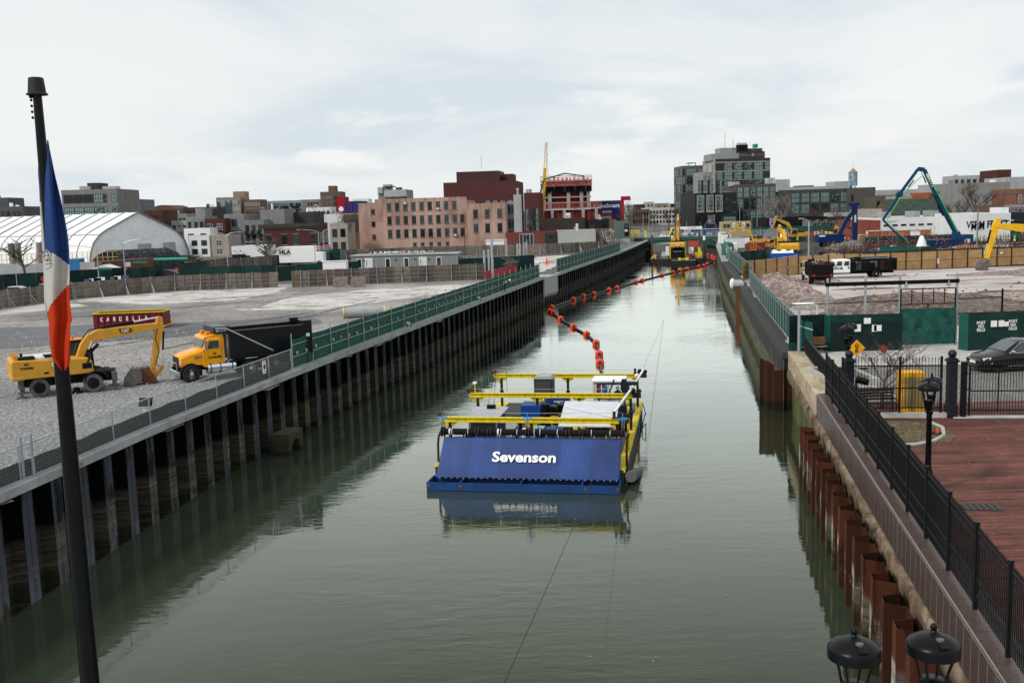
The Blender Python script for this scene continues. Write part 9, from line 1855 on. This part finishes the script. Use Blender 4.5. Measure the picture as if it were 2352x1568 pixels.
# pole cluster, red netting, worker
g_='grey steel piles standing in a cluster'
proto=None
for k,(px,pt_,pb_) in enumerate(((1114,575,640),(1124,573,632),(1132,548,640),(1164,548,600),(1189,560,598),(1195,559,597),(1204,557,596),(1210,556,596))):
 q=P(px,pb_,ZL);h=PY(px,pt_,q.y).z-ZL;s_=thing('steel_pile','%s grey steel pile from the left in the standing cluster' % od[k],'pile',tuple(q),0,g_);MB().tube((0,0,0),(0,0,h),.19,n=12).build('shaft',GALV,s_,smooth=True)
p,q=P(1112,643,ZL),P(1190,624,ZL);b=MB();b.grid(lambda u,v: (p.x+(q.x-p.x)*u,p.y+(q.y-p.y)*u+.1*noise.noise((u*9,v*3,1)),ZL+1.25*v*(1+.12*noise.noise((u*12,0,3)))),30,4);o=b.build('red_netting',mat('safety_net',(.38,.06,.06),.7,0,(4,.35)),fix=False);o.modifiers.new('so','SOLIDIFY').thickness=.015;tag(o,'sagging red safety netting below the pile cluster','netting')
yq=118.5;q=fp(s_at_y(yq),.0);person('person in hi-vis vest bending over by the green screen on the canal wall',(q.x-.02,q.y,4.22),R(90),'bend',s=1.05)
# far left canal fence beyond the outfall
at2,tot2=along(LW2)
a=thing('screened_fence','farther green screened fence along the left wall toward the bridge','fence')
def fq(s_,z=0,o=-.5): p_,t_=at2(s_);return Vector((p_.x+t_.y*o,p_.y-t_.x*o,4.22+z))
b=MB();b.grid(lambda u,v: tuple(fq(2+70*u,.03+2.0*v,-.55+.04*noise.noise((u*50,v*2,5)))),90,3);b.build('green_screen',GRN,a,fix=False).modifiers.new('so','SOLIDIFY').thickness=.012
for k in range(25): MB().tube(fq(2+70*k/24),fq(2+70*k/24,2.25),.03,n=5).build('post',GALV,a)
for z in (.8,1.9): MB().pipe([fq(2+70*k/24,z) for k in range(25)],.02,4).build('rail',GALV,a)
a=thing('chain_link_fence','grey chain-link fence on the left wall nearest the bridge','fence');b=MB();link_mesh(b,fq(72.5,-4.22+4.22),fq(102),.05,2.0,.3,.02);b.build('wire_mesh',GALV,a,fix=False)
for k in range(10): MB().tube(fq(72.5+3.2*k),fq(72.5+3.2*k,2.1),.035,n=5).build('post',GALV,a)
p=fq(18,-.4,-3.0);a=thing('traffic_cone','orange traffic cone behind the far green screen','cone',(p.x-2,p.y+12,ZL));MB().lathe([(.2,.04),(.03,.95),(0,.96)],(0,0,0),12).bx(-.25,.25,-.25,.25,0,.04).build('cone',ORG,a);a.scale=(1.5,)*3
a=thing('pallet_frame','white stacked frames on the far slab beside the green screen','frames',tuple(P(1250,606,ZL)));[MB().box((.5*k,.3*k,.3+.1*k),(4,.5,.12),.5+.1*k).build('frame',WHT,a) for k in range(4)]
p=P(835,730,ZL);a=thing('culvert_pipe','short bundle of grey pipes with yellow ends behind the green screen','pipes',(p.x,p.y+.6,ZL),R(8));MB().tube((-2.0,0,.5),(2.0,.3,.5),.5,n=16).build('pipe',LGREY,a,smooth=True);MB().tube((-2.05,0,.5),(-1.9,0,.5),.54,n=16).tube((1.9,.3,.5),(2.05,.3,.5),.54,n=16).build('end_ring',mat('ring_yellow',(.6,.5,.2),.6),a)
# scattered stones on the gravel lot
b=MB();r2=random.Random(6)
for k in range(2600):
 y=r2.uniform(30,92);x=-19-r2.random()**1.2*28;
 if x < at(0)[0].x*0-14-(62-y)*.12: s=r2.uniform(.03,.10);b.box((x,y,ZL+s*.25),(s*1.5,s,s*.8),r2.random()*6,r2.random(),r2.random())
o=b.build('loose_stones',mat('loose_stone',(.34,.34,.345),.9,0,(3,.45),wld=True));o['kind'] ='stuff'
# ================================================================ litter and flecks
b=MB();r2=random.Random(44)
for k in range(34):
 x,y=r2.uniform(2,10.2),r2.uniform(28,46);s=r2.uniform(.02,.07);an=r2.random()*6.28
 if x < rbx(y)-1.6: b.add([(x+s*math.cos(an+q)*r2.uniform(.6,1.3),y+s*math.sin(an+q),.012) for q in (0,1.6,3.1,4.7)],[(0,1,2,3)])
o=b.build('water_litter',mat('fleck',(.28,.27,.22),.8,0,(30,.6),wld=True),fix=False);o['kind'] ='stuff'
b=MB()
for k in range(420):
 y=r2.uniform(20,43);x=rbx(y)+1.3+r2.random()*14;s=r2.uniform(.015,.05);an=r2.random()*6.28
 b.add([(x+s*math.cos(an+q)*r2.uniform(.6,1.6),y+s*math.sin(an+q),ZR+.008) for q in (0,1.6,3.1,4.7)],[(0,1,2,3)])
o=b.build('leaf_litter',mat('leaf_fleck',(.20,.14,.09),.9,0,(25,.7),wld=True),fix=False);o['kind'] ='stuff'
# tyre ruts and puddles on the left lot, ruts on the right lot
MUDW=mat('wet_dirt',(.07,.064,.058),.35,0,(1.2,.3),spec=.4,wld=True)
for k,(pts,w_) in enumerate((([(120,800),(300,775),(520,745),(720,716)],.35),([(120,812),(300,786),(520,754),(740,722)],.35),([(380,800),(560,760),(760,712),(860,690)],.3),([(60,735),(240,722),(420,706),(600,690)],.4),([(430,690),(600,680),(690,674)],.5))):
 w3=[P(x,y,ZL+.02) for x,y in pts];b=MB();vs=[]
 n=40
 for i in range(n+1):
  f=i/n*(len(w3)-1);j=min(len(w3)-2,int(f));q=w3[j].lerp(w3[j+1],f-j);d=(w3[j+1]-w3[j]).normalized();nn=Vector((-d.y,d.x,0));ww=w_*(.6+.7*noise.noise((i*.35,k,2)));off=nn*.5*noise.noise((i*.12,k*3,7));vs += [q+off-nn*ww,q+off+nn*ww]
 b.add(vs,[(2*i,2*i+2,2*i+3,2*i+1) for i in range(n)]);o=b.build('tyre_rut',MUDW if k == 4 else DARKG,fix=False);o['kind'] ='structure'
for k,(x0,y0,rx_,ry_) in enumerate(((44,84,6,.5),(62,112,8,.6),(50,118,5,.4),(40,111,4,.5),(70,122,7,.5))):
 sheet('soil_stain',rough_poly([(x0+rx_*math.cos(a)*(1+.3*math.sin(3*a+k)),y0+ry_*2*math.sin(a)) for a in [2*math.pi*i/14 for i in range(14)]],.8,.25,60+k),ZR+.004+.002*k,BRD_)
